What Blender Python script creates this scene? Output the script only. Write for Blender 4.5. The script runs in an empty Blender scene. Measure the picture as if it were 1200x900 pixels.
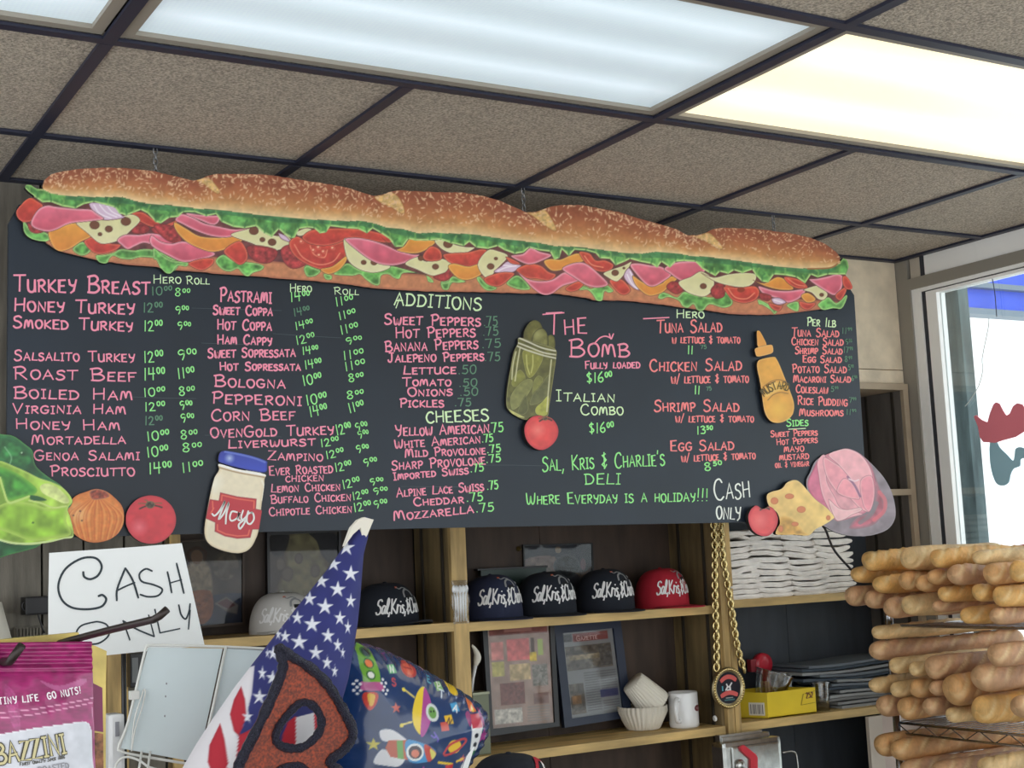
import bpy, bmesh, math, random
import numpy as np
from math import pi, sin, cos, radians as rad
random.seed(7); np.random.seed(7)
SC = bpy.context.scene
COL = SC.collection

# ------------------------------------------------------------ camera
H = 2.6                       # ceiling height
FPX = 1655.52                 # focal length in pixels of the 1200x900 frame
YAW, PITCH, ROLL = 0.53302, 0.12399, -0.045856
CX, CY, CZ = -0.64471, -2.47552, H - 0.96921
def cam_axes():
    f = np.array([sin(YAW)*cos(PITCH), cos(YAW)*cos(PITCH), sin(PITCH)])
    r = np.array([cos(YAW), -sin(YAW), 0.0]); u = np.cross(r, f)
    return cos(ROLL)*r + sin(ROLL)*u, -sin(ROLL)*r + cos(ROLL)*u, f
RX, UX, FX = cam_axes()
C0 = np.array([CX, CY, CZ])
from mathutils import Matrix, Vector
cd = bpy.data.cameras.new('camera'); cam = bpy.data.objects.new('camera', cd); COL.objects.link(cam)
M = Matrix(((RX[0], UX[0], -FX[0], CX), (RX[1], UX[1], -FX[1], CY), (RX[2], UX[2], -FX[2], CZ), (0, 0, 0, 1)))
cam.matrix_world = M
cd.sensor_fit = 'HORIZONTAL'; cd.sensor_width = 36.0; cd.lens = FPX*36/1200; cd.clip_start = 0.02; cd.clip_end = 200
SC.camera = cam

# ------------------------------------------------------------ world, exposure
W = bpy.data.worlds.new('world'); SC.world = W; W.use_nodes = True
bg = W.node_tree.nodes['Background']; bg.inputs[0].default_value = (0.93, 0.97, 1.0, 1); bg.inputs[1].default_value = 1.35
SC.view_settings.view_transform = 'Standard'; SC.view_settings.look = 'None'
SC.view_settings.gamma = 1.0; SC.view_settings.exposure = 0.72; SC.view_settings.use_curve_mapping = False
LAMP_COOL, LAMP_WARM = 0.40, 0.68     # strength of the two kinds of ceiling fixture

# ------------------------------------------------------------ geometry on the photograph's rays
def ray(px, py): return RX*(px-600)/FPX + UX*(450-py)/FPX + FX
def atY(px, py, Y): d = ray(px, py); return C0 + d*(Y-CY)/d[1]
def atX(px, py, X): d = ray(px, py); return C0 + d*(X-CX)/d[0]
def atZ(px, py, Z): d = ray(px, py); return C0 + d*(Z-CZ)/d[2]
def atP(px, py, P, n): d = ray(px, py); n = np.asarray(n, float); return C0 + d*((np.asarray(P)-C0)@n)/(d@n)
def proj(P):
    d = np.asarray(P, float) - C0; z = d@FX
    return np.stack([600+FPX*(d@RX)/z, 450-FPX*(d@UX)/z], -1)

# ------------------------------------------------------------ colour and materials
def lin(c):
    c = np.asarray(c, float)/255.0
    return np.where(c <= 0.04045, c/12.92, ((c+0.055)/1.055)**2.4)
def L4(c): return tuple(float(v) for v in lin(c)) + (1.0,)
MATS = {}
def mat(name, col=(128, 128, 128), rough=0.6, metal=0.0, var=0.0, vscale=20.0, bump=0.0, bscale=80.0, stretch=None, col2=None, emit=None, estr=0.0, alpha=None, spec=0.5, coat=0.0, detail=4.0):
    if name in MATS: return MATS[name]
    m = bpy.data.materials.new(name); m.use_nodes = True; MATS[name] = m
    nt = m.node_tree; N = nt.nodes; K = nt.links; b = N['Principled BSDF']
    b.inputs['Base Color'].default_value = L4(col); b.inputs['Roughness'].default_value = rough; b.inputs['Metallic'].default_value = metal
    b.inputs['Specular IOR Level'].default_value = spec
    if coat: b.inputs['Coat Weight'].default_value = coat
    tc = None
    if var or bump:
        tc = N.new('ShaderNodeTexCoord'); mp = N.new('ShaderNodeMapping'); K.new(tc.outputs['Object'], mp.inputs[0])
        if stretch: mp.inputs['Scale'].default_value = stretch
    if var:
        n = N.new('ShaderNodeTexNoise'); n.inputs['Scale'].default_value = vscale; n.inputs['Detail'].default_value = detail; K.new(mp.outputs[0], n.inputs['Vector'])
        r = N.new('ShaderNodeValToRGB'); c = np.array(col, float); d = np.array(col2, float) if col2 is not None else c*(1-var)
        e = c if col2 is not None else np.clip(c*(1+var*.6), 0, 255)
        r.color_ramp.elements[0].position = 0.32; r.color_ramp.elements[0].color = L4(d)
        r.color_ramp.elements[1].position = 0.68; r.color_ramp.elements[1].color = L4(e)
        K.new(n.outputs['Fac'], r.inputs[0]); K.new(r.outputs[0], b.inputs['Base Color'])
    if bump:
        n2 = N.new('ShaderNodeTexNoise'); n2.inputs['Scale'].default_value = bscale; n2.inputs['Detail'].default_value = 3; K.new(mp.outputs[0], n2.inputs['Vector'])
        bp = N.new('ShaderNodeBump'); bp.inputs['Strength'].default_value = bump; bp.inputs['Distance'].default_value = 0.01
        K.new(n2.outputs['Fac'], bp.inputs['Height']); K.new(bp.outputs[0], b.inputs['Normal'])
    if emit is not None:
        b.inputs['Emission Color'].default_value = L4(emit); b.inputs['Emission Strength'].default_value = estr
    return m
def painted_mat(name, rough=0.45, coat=0.0, metal=0.0):
    if name in MATS: return MATS[name]
    m = bpy.data.materials.new(name); m.use_nodes = True; MATS[name] = m
    nt = m.node_tree; b = nt.nodes['Principled BSDF']; a = nt.nodes.new('ShaderNodeAttribute'); a.attribute_name = 'paint'
    nt.links.new(a.outputs['Color'], b.inputs['Base Color']); b.inputs['Roughness'].default_value = rough; b.inputs['Coat Weight'].default_value = coat; b.inputs['Metallic'].default_value = metal
    return m
def clear_mat(name, tint=(255, 255, 255), gloss=0.12, rough=0.05, edge=0.5):
    if name in MATS: return MATS[name]
    m = bpy.data.materials.new(name); m.use_nodes = True; MATS[name] = m
    nt = m.node_tree; N = nt.nodes; K = nt.links
    for n in list(N): N.remove(n)
    o = N.new('ShaderNodeOutputMaterial'); t = N.new('ShaderNodeBsdfTransparent'); g = N.new('ShaderNodeBsdfGlossy'); mx = N.new('ShaderNodeMixShader'); lw = N.new('ShaderNodeLayerWeight'); ma = N.new('ShaderNodeMath')
    t.inputs[0].default_value = L4(tint); g.inputs['Roughness'].default_value = rough; lw.inputs[0].default_value = 0.35
    ma.operation = 'MULTIPLY_ADD'; ma.inputs[1].default_value = edge; ma.inputs[2].default_value = gloss
    K.new(lw.outputs['Facing'], ma.inputs[0]); K.new(ma.outputs[0], mx.inputs[0]); K.new(t.outputs[0], mx.inputs[1]); K.new(g.outputs[0], mx.inputs[2]); K.new(mx.outputs[0], o.inputs[0])
    return m

# ------------------------------------------------------------ object helpers
def tag(o, label=None, cat=None, group=None, kind=None):
    if label: o['label'] = label
    if cat: o['category'] = cat
    if group: o['group'] = group
    if kind: o['kind'] = kind
    return o
def empty(name, loc, label, cat, group=None, rz=0.0):
    o = bpy.data.objects.new(name, None); COL.objects.link(o); o.location = Vector([float(v) for v in loc]); o.rotation_euler = (0, 0, rz)
    o.empty_display_size = 0.02
    return tag(o, label, cat, group)
def smooth_on(me): me.polygons.foreach_set('use_smooth', [True]*len(me.polygons))

class MB:
    """collects shapes in world coordinates; build() links them as one mesh object"""
    def __init__(s): s.v = []; s.f = []; s.m = []; s.sm = []
    def add(s, vs, fs, mi=0, sm=False):
        k = len(s.v); s.v += [tuple(float(c) for c in v) for v in vs]; s.f += [tuple(i+k for i in f) for f in fs]; s.m += [mi]*len(fs); s.sm += [sm]*len(fs); return s
    def box(s, a, b, mi=0, bev=0.0, rz=0.0, about=None):
        x0, y0, z0 = a; x1, y1, z1 = b
        if bev <= 0:
            vs = [(x0,y0,z0),(x1,y0,z0),(x1,y1,z0),(x0,y1,z0),(x0,y0,z1),(x1,y0,z1),(x1,y1,z1),(x0,y1,z1)]
            fs = [(0,3,2,1),(4,5,6,7),(0,1,5,4),(1,2,6,5),(2,3,7,6),(3,0,4,7)]
        else:
            bm = bmesh.new(); bmesh.ops.create_cube(bm, size=1)
            for v in bm.verts: v.co = Vector((x0+(x1-x0)*(v.co.x+.5), y0+(y1-y0)*(v.co.y+.5), z0+(z1-z0)*(v.co.z+.5)))
            bmesh.ops.bevel(bm, geom=list(bm.edges), offset=bev, segments=2, profile=.7, affect='EDGES')
            bm.verts.index_update(); vs = [tuple(v.co) for v in bm.verts]; fs = [tuple(v.index for v in f.verts) for f in bm.faces]; bm.free()
        if rz:
            ox, oy = about if about else ((x0+x1)/2, (y0+y1)/2); c, q = cos(rz), sin(rz)
            vs = [(ox+(v[0]-ox)*c-(v[1]-oy)*q, oy+(v[0]-ox)*q+(v[1]-oy)*c, v[2]) for v in vs]
        return s.add(vs, fs, mi)
    def tube(s, pts, r, n=8, mi=0, closed=False, cap=True):
        P = [np.asarray(p, float) for p in pts]; m = len(P); R = r if hasattr(r, '__len__') else [r]*m
        vs = []; prev = None
        for i, p in enumerate(P):
            a = P[(i-1) % m] if (closed or i > 0) else p; b = P[(i+1) % m] if (closed or i < m-1) else p
            t = b-a; t = t/(np.linalg.norm(t)+1e-12)
            if prev is None:
                h = np.array([0, 0, 1.0]) if abs(t[2]) < .9 else np.array([1.0, 0, 0]); n1 = np.cross(t, h)
            else: n1 = prev - t*(prev@t)
            n1 /= np.linalg.norm(n1)+1e-12; prev = n1; n2 = np.cross(t, n1)
            vs += [p + R[i]*(n1*cos(2*pi*k/n)+n2*sin(2*pi*k/n)) for k in range(n)]
        fs = []
        for i in range(m if closed else m-1):
            j = (i+1) % m
            fs += [(i*n+k, i*n+(k+1) % n, j*n+(k+1) % n, j*n+k) for k in range(n)]
        if cap and not closed: fs += [tuple(range(n))[::-1], tuple((m-1)*n+k for k in range(n))]
        return s.add(vs, fs, mi, True)
    def lathe(s, prof, c, n=28, mi=0, axis=(0, 0, 1), flute=None, cap0=True, cap1=False):
        ax = np.asarray(axis, float); ax /= np.linalg.norm(ax); h = np.array([1.0, 0, 0]) if abs(ax[0]) < .9 else np.array([0, 1.0, 0])
        e1 = np.cross(ax, h); e1 /= np.linalg.norm(e1); e2 = np.cross(ax, e1); c = np.asarray(c, float); vs = []
        for j, (r, z) in enumerate(prof):
            for k in range(n):
                q = r*(1+(flute(k, j) if flute else 0)); vs.append(c+ax*z+e1*q*cos(2*pi*k/n)+e2*q*sin(2*pi*k/n))
        fs = [(j*n+k, j*n+(k+1) % n, (j+1)*n+(k+1) % n, (j+1)*n+k) for j in range(len(prof)-1) for k in range(n)]
        if cap0: fs.append(tuple(range(n))[::-1])
        if cap1: fs.append(tuple((len(prof)-1)*n+k for k in range(n)))
        return s.add(vs, fs, mi, True)
    def ball(s, c, r, n=10, mi=0, sc=(1, 1, 1)):
        pr = [(max(1e-4, sin(pi*j/n)), -cos(pi*j/n)) for j in range(n+1)]; k = len(s.v)
        s.lathe(pr, (0, 0, 0), 2*n, mi, cap0=False)
        for i in range(k, len(s.v)): v = s.v[i]; s.v[i] = (c[0]+v[0]*r*sc[0], c[1]+v[1]*r*sc[1], c[2]+v[2]*r*sc[2])
        return s
    def prism(s, pts, off, mi=0, side_mi=None):
        """pts: 3-D outline in order; off: vector to the back face"""
        n = len(pts); o = np.asarray(off, float); A = [np.asarray(p, float) for p in pts]
        k = len(s.v); s.v += [tuple(p) for p in A]+[tuple(p+o) for p in A]
        s.f += [tuple(k+i for i in range(n)), tuple(k+n+i for i in range(n))[::-1]]; s.m += [mi, mi]; s.sm += [False]*2
        for i in range(n):
            j = (i+1) % n; s.f.append((k+i, k+n+i, k+n+j, k+j)); s.m.append(mi if side_mi is None else side_mi); s.sm.append(False)
        return s
    def build(s, name, mats, parent=None, origin=None, label=None):
        me = bpy.data.meshes.new(name)
        if parent is not None: o0 = np.array(parent_world(parent))
        elif origin is not None: o0 = np.asarray(origin, float)
        else: o0 = np.zeros(3)
        V = np.array(s.v, float).reshape(-1, 3) - o0
        me.from_pydata(V.tolist(), [], s.f)
        for mm in (mats if isinstance(mats, (list, tuple)) else [mats]): me.materials.append(mm)
        me.polygons.foreach_set('material_index', s.m); me.polygons.foreach_set('use_smooth', s.sm); me.update()
        bm = bmesh.new(); bm.from_mesh(me); bmesh.ops.recalc_face_normals(bm, faces=bm.faces); bm.to_mesh(me); bm.free()
        o = bpy.data.objects.new(name, me); COL.objects.link(o)
        if parent is not None: o.parent = parent
        elif origin is not None: o.location = o0
        if label: o['label'] = label
        return o
def parent_world(p):
    v = np.zeros(3)
    while p is not None: v += np.array(p.location); p = p.parent
    return v
def copy_tree(o, parent=None):
    c = o.copy(); COL.objects.link(c)
    if parent is not None: c.parent = parent
    for ch in list(o.children): copy_tree(ch, c)
    return c

# ------------------------------------------------------------ curves and the hand-lettering stroke font
def catmull(P, n=5, closed=False):
    P = [np.asarray(p, float) for p in P]; m = len(P); out = []
    if m < 3: return P
    rng = range(m) if closed else range(m-1)
    for i in rng:
        if closed: a, b, c, d = P[(i-1) % m], P[i], P[(i+1) % m], P[(i+2) % m]
        else: b, c = P[i], P[i+1]; a = P[i-1] if i > 0 else 2*b-c; d = P[i+2] if i < m-2 else 2*c-b
        for k in range(n):
            t = k/n; out.append(.5*((2*b)+(c-a)*t+(2*a-5*b+4*c-d)*t*t+(3*b-a-3*c+d)*t**3))
    if not closed: out.append(P[-1])
    return out
GL = {
'A': (.66, '0,0 .33,1 .66,0|.1,.36 .58,.4'), 'B': (.6, '.06,0 .04,1|~-.06,.94 .35,1.02 .52,.8 .33,.56 .06,.52|~.06,.52 .45,.5 .62,.26 .42,.02 -.02,.02'),
'C': (.6, '~.58,.82 .42,1 .15,.9 0,.5 .12,.1 .38,-.02 .62,.14'), 'D': (.64, '.06,0 .05,1|~-.05,.98 .38,.95 .62,.55 .45,.1 -.02,.01'),
'E': (.52, '.5,1 .03,.97 .04,.02 .54,0|.04,.5 .42,.53'), 'F': (.5, '.05,0 .04,.97 .54,1|.05,.52 .4,.54'),
'G': (.66, '~.6,.84 .4,1 .12,.88 0,.5 .12,.1 .4,-.02 .6,.16 .6,.42|.34,.44 .68,.44'), 'H': (.62, '.04,0 .03,1|.58,1.02 .58,0|.03,.48 .58,.54'),
'I': (.3, '.15,.98 .15,.02|0,1 .3,1|0,0 .3,0'), 'J': (.5, '~.34,1 .34,.3 .24,.02 .06,.05 0,.25|.1,1 .52,1'),
'K': (.58, '.05,0 .03,1|.55,1 .06,.46 .6,0'), 'L': (.5, '.1,1 .03,.03 .55,.02'), 'M': (.8, '~0,0 .08,.8 .16,.95 .26,.85 .36,.2|~.36,.2 .46,.85 .58,.95 .68,.8 .78,0'),
'N': (.62, '.03,0 .03,1 .56,.02 .58,1'), 'O': (.62, '~.3,1 .06,.84 .02,.4 .24,0 .5,.08 .62,.5 .5,.9 .3,1'), 'P': (.54, '.08,-.02 .06,1|~-.06,.92 .34,1.02 .54,.76 .36,.48 .07,.46'),
'Q': (.66, '~.3,1 .06,.84 .02,.4 .24,0 .5,.08 .62,.5 .5,.9 .3,1|.4,.25 .7,-.1'), 'R': (.6, '.06,0 .05,1|~-.05,.94 .34,1.02 .52,.78 .34,.52 .06,.5|.2,.5 .6,0'),
'S': (.54, '~.52,.86 .34,1 .08,.9 .08,.64 .36,.5 .52,.26 .4,.04 .14,-.02 -.02,.14'), 'T': (.6, '.32,1 .3,0|-.04,1 .66,1.03'), 'U': (.6, '~.03,1 .03,.3 .14,.02 .4,0 .54,.25 .57,1|.57,1 .6,0'),
'V': (.6, '0,1 .28,0 .6,1'), 'W': (.82, '~0,1 .08,.2 .2,0 .34,.2 .4,.7 .46,.2 .6,0 .74,.3 .8,1'), 'X': (.58, '0,1 .56,0|.56,1 0,0'), 'Y': (.56, '0,1 .1,.6 .3,.5 .5,.6|.56,1 .42,.1 .2,-.08'),
'Z': (.58, '0,.98 .54,1 0,.02 .6,0'), '0': (.5, '~.25,1 .04,.8 .02,.3 .2,0 .42,.14 .48,.6 .4,.9 .25,1'), '1': (.2, '.12,1 .08,0'), '2': (.5, '~.02,.78 .2,1 .42,.86 .34,.5 .02,.04|.02,.04 .5,.02'),
'3': (.48, '~.04,.9 .3,1 .44,.78 .2,.54|~.2,.54 .48,.4 .38,.04 .02,.06'), '4': (.54, '.08,1 .04,.5 .52,.5|.42,1 .36,0'), '5': (.5, '.48,1 .12,.98 .08,.58|~.08,.58 .36,.62 .48,.3 .3,.02 0,.08'),
'6': (.48, '~.4,1 .1,.6 .04,.2 .24,0 .44,.18 .36,.44 .08,.36'), '7': (.5, '0,.98 .48,1 .2,0'), '8': (.48, '~.4,.86 .22,1 .06,.82 .2,.56 .42,.3 .3,.02 .08,.1 .06,.32 .3,.58 .42,.84'),
'9': (.46, '~.42,.86 .2,1 .02,.78 .14,.54 .4,.66 .42,.9 .4,.4 .28,0'), '.': (.16, '.06,.06 .1,.0'), ',': (.2, '.12,.1 .02,-.2'), "'": (.14, '.08,1 .04,.75'), '&': (.5, '.4,.9 .1,.82 .42,.5 .04,.2 .3,0 .46,.2|.26,1 .24,-.08'),
'!': (.24, '.16,1.1 .12,.3|.1,.04 .1,.0'), '/': (.4, '.4,1.1 0,-.1'), '$': (.44, '~.4,.84 .22,.92 .06,.76 .22,.52 .4,.3 .22,.1 .02,.2|.24,1.05 .2,-.05'), '+': (.44, '.22,.95 .2,.0|.02,.5 .42,.52'), '-': (.4, '0,.5 .34,.52'), ' ': (.42, ''),
'*': (.5, '~0,0 .1,.5 .5,.6 .5,1|.3,.8 .7,.85')}
_parsed = {}
def glyph(ch):
    if ch not in _parsed:
        w, s = GL[ch]; st = []
        for q in s.split('|') if s else []:
            sm = q.startswith('~'); q = q.lstrip('~'); P = [tuple(float(c) for c in t.split(',')) for t in q.split()]
            st.append([np.asarray(p, float) for p in (catmull(P, 5) if sm else P)])
        _parsed[ch] = (w, st)
    return _parsed[ch]
GS = {'a': (.42, '~.36,.5 .2,.58 .02,.36 .06,.06 .26,.06 .38,.4|.4,.56 .36,.1 .46,.02'), 'l': (.26, '~.04,.1 .26,.8 .2,1.05 .1,.8 .08,.2 .24,0'), 'r': (.3, '~0,.02 .08,.5 .12,.58 .2,.5 .34,.54'), 'i': (.16, '.1,.52 .08,.04|.12,.76 .13,.82'),
's': (.3, '~.3,.5 .14,.56 .08,.4 .26,.24 .22,.02 .02,.06'), 'h': (.36, '~.02,0 .16,1.0|~.06,.3 .24,.58 .32,.4 .32,0'), 'e': (.34, '~.04,.28 .3,.34 .26,.54 .1,.5 .04,.2 .18,.0 .36,.14')}
def text_strokes(txt, low=0.74, gap=0.16, jit=0.03, rng=None, slant=0.0, script=False):
    """upper case letters are full height; lower case letters come out as small capitals; ^ raises the following digits"""
    rng = rng or random.Random(hash(txt) % 1000 if False else sum(map(ord, txt))); x = 0; out = []; sup = False
    for ch in txt:
        if ch == '^': sup = True; continue
        if ch in ' ': sup = False
        s = low if ch.islower() else 1.0; base = 0.0
        if sup: s = 0.5; base = .48
        if script and ch in GS:
            GL['_'+ch] = GS[ch]; w, st = glyph('_'+ch); s = 1.0
        else: w, st = glyph(ch.upper())
        s *= 1+rng.uniform(-jit, jit)*1.6; dy = rng.uniform(-jit, jit)+base; sl = slant+rng.uniform(-.04, .04)
        for P in st: out.append([np.array([x+(p[0]+sl*p[1])*s*.98, dy+p[1]*s]) for p in P])
        x += w*s+gap*(.9 if ch.islower() else 1.05)*(0.7 if sup else 1)
    return out, max(x-gap, .1)
LAY = [0.0]
def ribbon(mb, P, w, tf, mi=0):
    """a flat pen stroke of half width w along 2-D points, tf maps 2-D to 3-D"""
    LAY[0] = (LAY[0]+4e-5) % 3.2e-4; P = [np.asarray(p, float) for p in P]; Q = [P[0]]
    for p in P[1:]:
        if np.linalg.norm(p-Q[-1]) > 1e-6: Q.append(p)
    if len(Q) < 2: Q.append(Q[0]+np.array([w*.5, 0]))
    d0 = Q[1]-Q[0]; Q[0] = Q[0]-d0/np.linalg.norm(d0)*w*.4; d1 = Q[-1]-Q[-2]; Q[-1] = Q[-1]+d1/np.linalg.norm(d1)*w*.4
    vs = []; fs = []
    for i in range(len(Q)):
        a = Q[max(i-1, 0)]; b = Q[min(i+1, len(Q)-1)]; t = b-a; t /= np.linalg.norm(t)+1e-9; nn = np.array([-t[1], t[0]])
        k = 1.0
        if 0 < i < len(Q)-1:
            t1 = Q[i]-Q[i-1]; t1 /= np.linalg.norm(t1); k = min(1.5, 1/max(.45, abs(t1@t)))
        ww = w*k*(.8 if i in (0, len(Q)-1) else 1)
        for q_ in (Q[i]+nn*ww, Q[i]-nn*ww):
            t3 = tf(q_); vs.append((t3[0], t3[1]-LAY[0], t3[2]))      # each pen stroke lies a hair above the last
    for i in range(len(Q)-1): fs.append((2*i, 2*i+1, 2*i+3, 2*i+2))
    mb.add(vs, fs, mi)
def write(mb, txt, p0, p1, cap, w, tf, mi=0, **kw):
    """text between two baseline points given in the tf's 2-D space (y down, as in a picture)"""
    st, W_ = text_strokes(txt, **kw); p0 = np.asarray(p0, float); p1 = np.asarray(p1, float); d = p1-p0; Ln = np.linalg.norm(d); e = d/Ln; n_ = np.array([e[1], -e[0]])
    sx = Ln/W_
    for P in st: ribbon(mb, [p0+e*q[0]*sx+n_*q[1]*cap for q in P], w, tf, mi)

# ------------------------------------------------------------ painted cut-outs: paint is stored per vertex of a fine sheet
def _inside(PX, PY, poly):
    ins = np.zeros(PX.shape, bool); n = len(poly)
    for i in range(n):
        x0, y0 = poly[i]; x1, y1 = poly[(i+1) % n]
        if y0 == y1: continue
        c = ((y0 > PY) != (y1 > PY)) & (PX < (x1-x0)*(PY-y0)/(y1-y0)+x0); ins ^= c
    return ins
def _dist(PX, PY, poly, closed=True):
    D = np.full(PX.shape, 1e9); n = len(poly)
    for i in range(n if closed else n-1):
        x0, y0 = poly[i]; x1, y1 = poly[(i+1) % n]; dx, dy = x1-x0, y1-y0; q = dx*dx+dy*dy+1e-9
        t = np.clip(((PX-x0)*dx+(PY-y0)*dy)/q, 0, 1); D = np.minimum(D, (PX-x0-t*dx)**2+(PY-y0-t*dy)**2)
    return np.sqrt(D)
def vnoise(X, Y, s, seed=0):
    X = X/s; Y = Y/s; xi = np.floor(X).astype(int); yi = np.floor(Y).astype(int); fx = X-xi; fy = Y-yi; fx = fx*fx*(3-2*fx); fy = fy*fy*(3-2*fy)
    def h(a, b): q = (a*374761393+b*668265263+seed*974634777) & 0x7fffffff; q = ((q ^ (q >> 13))*1274126177) & 0x7fffffff; return (q % 10007)/10007.0
    return (h(xi, yi)*(1-fx)+h(xi+1, yi)*fx)*(1-fy)+(h(xi, yi+1)*(1-fx)+h(xi+1, yi+1)*fx)*fy
class Paint:
    def __init__(s, PX, PY, base=None):
        s.PX, s.PY = PX, PY; s.rgb = np.zeros(PX.shape+(3,)); s.a = np.zeros(PX.shape); s.id = np.zeros(PX.shape, int); s.names = ['']
        if base is not None: s.rgb[:] = base; s.a[:] = 1
    def part(s, name):
        s.names.append(name); return len(s.names)-1
    def region(s, poly, m=3):
        P = np.array(poly); x0, y0 = P.min(0)-m; x1, y1 = P.max(0)+m
        return np.nonzero((s.PX >= x0) & (s.PX <= x1) & (s.PY >= y0) & (s.PY <= y1))
    def blend(s, I, col, al):
        a = al[..., None]; s.rgb[I] = s.rgb[I]*(1-a)+np.asarray(col, float)*a
    def fill(s, poly, base, edge=None, ew=4.0, line=None, lw=1.0, grad=None, gdir=(0, 1), noise=0.0, ns=6, part=None, sm=True, clip=False, alpha=1.0, hi=None):
        poly = [tuple(p) for p in (catmull(poly, 4, True) if sm else poly)]; I = s.region(poly); X, Y = s.PX[I], s.PY[I]
        if X.size == 0: return
        ins = _inside(X, Y, poly); D = _dist(X, Y, poly); sd = np.where(ins, D, -D); al = np.clip(sd/.8+.5, 0, 1)*alpha
        if clip: al = al*s.a[I]
        c = np.tile(np.asarray(base, float), (X.size, 1))
        P = np.array(poly)
        if grad is not None:
            g = X*gdir[0]+Y*gdir[1]; gp = P@np.array(gdir, float); t = np.clip((g-gp.min())/(gp.max()-gp.min()+1e-6), 0, 1)[:, None]; c = c*(1-t)+np.asarray(grad, float)*t
        if noise: c = c*(1+noise*(vnoise(X, Y, ns, 3)+.5*vnoise(X, Y, ns/2.3, 5)-.75))[:, None]
        if edge is not None:
            t = np.clip(1-np.maximum(sd, 0)/ew, 0, 1)[:, None]; c = c*(1-t)+np.asarray(edge, float)*t
        if hi is not None:
            hx, hy, hr, hc = hi; t = np.clip(1-np.hypot(X-hx, Y-hy)/hr, 0, 1)[:, None]; c = c*(1-t)+np.asarray(hc, float)*t
        if line is not None:
            t = np.clip(1-np.abs(sd)/lw, 0, 1)[:, None]; c = c*(1-t)+np.asarray(line, float)*t
        s.rgb[I] = s.rgb[I]*(1-al[:, None])+c*al[:, None]
        if not clip:
            s.a[I] = np.maximum(s.a[I], np.clip(sd/.8+.5, 0, 1)*1.0)
            if part is not None:
                q = s.id[I]; q[sd > 0] = part; s.id[I] = q
    def line(s, pts, col, w=1.0, sm=True, alpha=1.0):
        pts = [tuple(p) for p in (catmull(pts, 4) if sm else pts)]; I = s.region(pts, w+2); X, Y = s.PX[I], s.PY[I]
        if X.size == 0: return
        D = _dist(X, Y, pts, False); al = np.clip((w-D)/.8+.5, 0, 1)*alpha*(s.a[I] > .5); s.blend(I, col, al)
    def dot(s, x, y, rx, ry, ang, col, alpha=1.0):
        m = max(rx, ry)+1.5; I = np.nonzero((abs(s.PX-x) < m) & (abs(s.PY-y) < m)) if s.PX.ndim == 1 else s.win(x, y, m)
        X, Y = s.PX[I]-x, s.PY[I]-y; c, q = cos(ang), sin(ang); u = (X*c+Y*q)/rx; v = (-X*q+Y*c)/ry; d = 1-np.sqrt(u*u+v*v)
        al = np.clip(d*min(rx, ry)/.7+.5, 0, 1)*alpha*(s.a[I] > .5); s.blend(I, col, al)
    def win(s, x, y, m):
        # fast window on a regular sheet
        j = np.nonzero(np.abs(s.PX[s.PX.shape[0]//2]-x) < m+4)[0]
        if len(j) == 0: return np.nonzero(np.zeros(s.PX.shape, bool))
        sub = (np.abs(s.PX[:, j]-x) < m) & (np.abs(s.PY[:, j]-y) < m); a, b = np.nonzero(sub); return (a, j[b])
def sheet(px0, py0, px1, py1, Y, step):
    """regular sheet of points on the vertical plane y=Y that covers a picture rectangle"""
    c = [atY(a, b, Y) for a in (px0, px1) for b in (py0, py1)]; c = np.array(c); xs = np.arange(c[:, 0].min(), c[:, 0].max()+step, step); zs = np.arange(c[:, 2].min(), c[:, 2].max()+step, step)
    X, Z = np.meshgrid(xs, zs); P = np.stack([X, np.full_like(X, Y), Z], -1); q = proj(P); return P, Paint(q[..., 0], q[..., 1])
def set_paint(me, rgb):
    at = me.color_attributes.new('paint', 'FLOAT_COLOR', 'POINT'); n = len(rgb); L = np.ones((n, 4), np.float32); L[:, :3] = lin(np.clip(rgb, 0, 255)); at.data.foreach_set('color', L.ravel())
def mesh_np(name, V, F, mats, rgb=None, smooth=False):
    me = bpy.data.meshes.new(name); nf = len(F); F = np.asarray(F, np.int32); k = F.shape[1]
    me.vertices.add(len(V)); me.vertices.foreach_set('co', np.asarray(V, np.float32).ravel()); me.loops.add(nf*k); me.loops.foreach_set('vertex_index', F.ravel())
    me.polygons.add(nf); me.polygons.foreach_set('loop_start', np.arange(nf, dtype=np.int32)*k); me.polygons.foreach_set('loop_total', np.full(nf, k, np.int32))
    for m in mats: me.materials.append(m)
    me.update(calc_edges=True)
    if smooth: smooth_on(me)
    if rgb is not None: set_paint(me, rgb)
    return me
def obj_of(me, name, parent=None, loc=(0, 0, 0)):
    o = bpy.data.objects.new(name, me); COL.objects.link(o); o.location = Vector([float(c) for c in loc])
    if parent is not None: o.parent = parent
    return o
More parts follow.
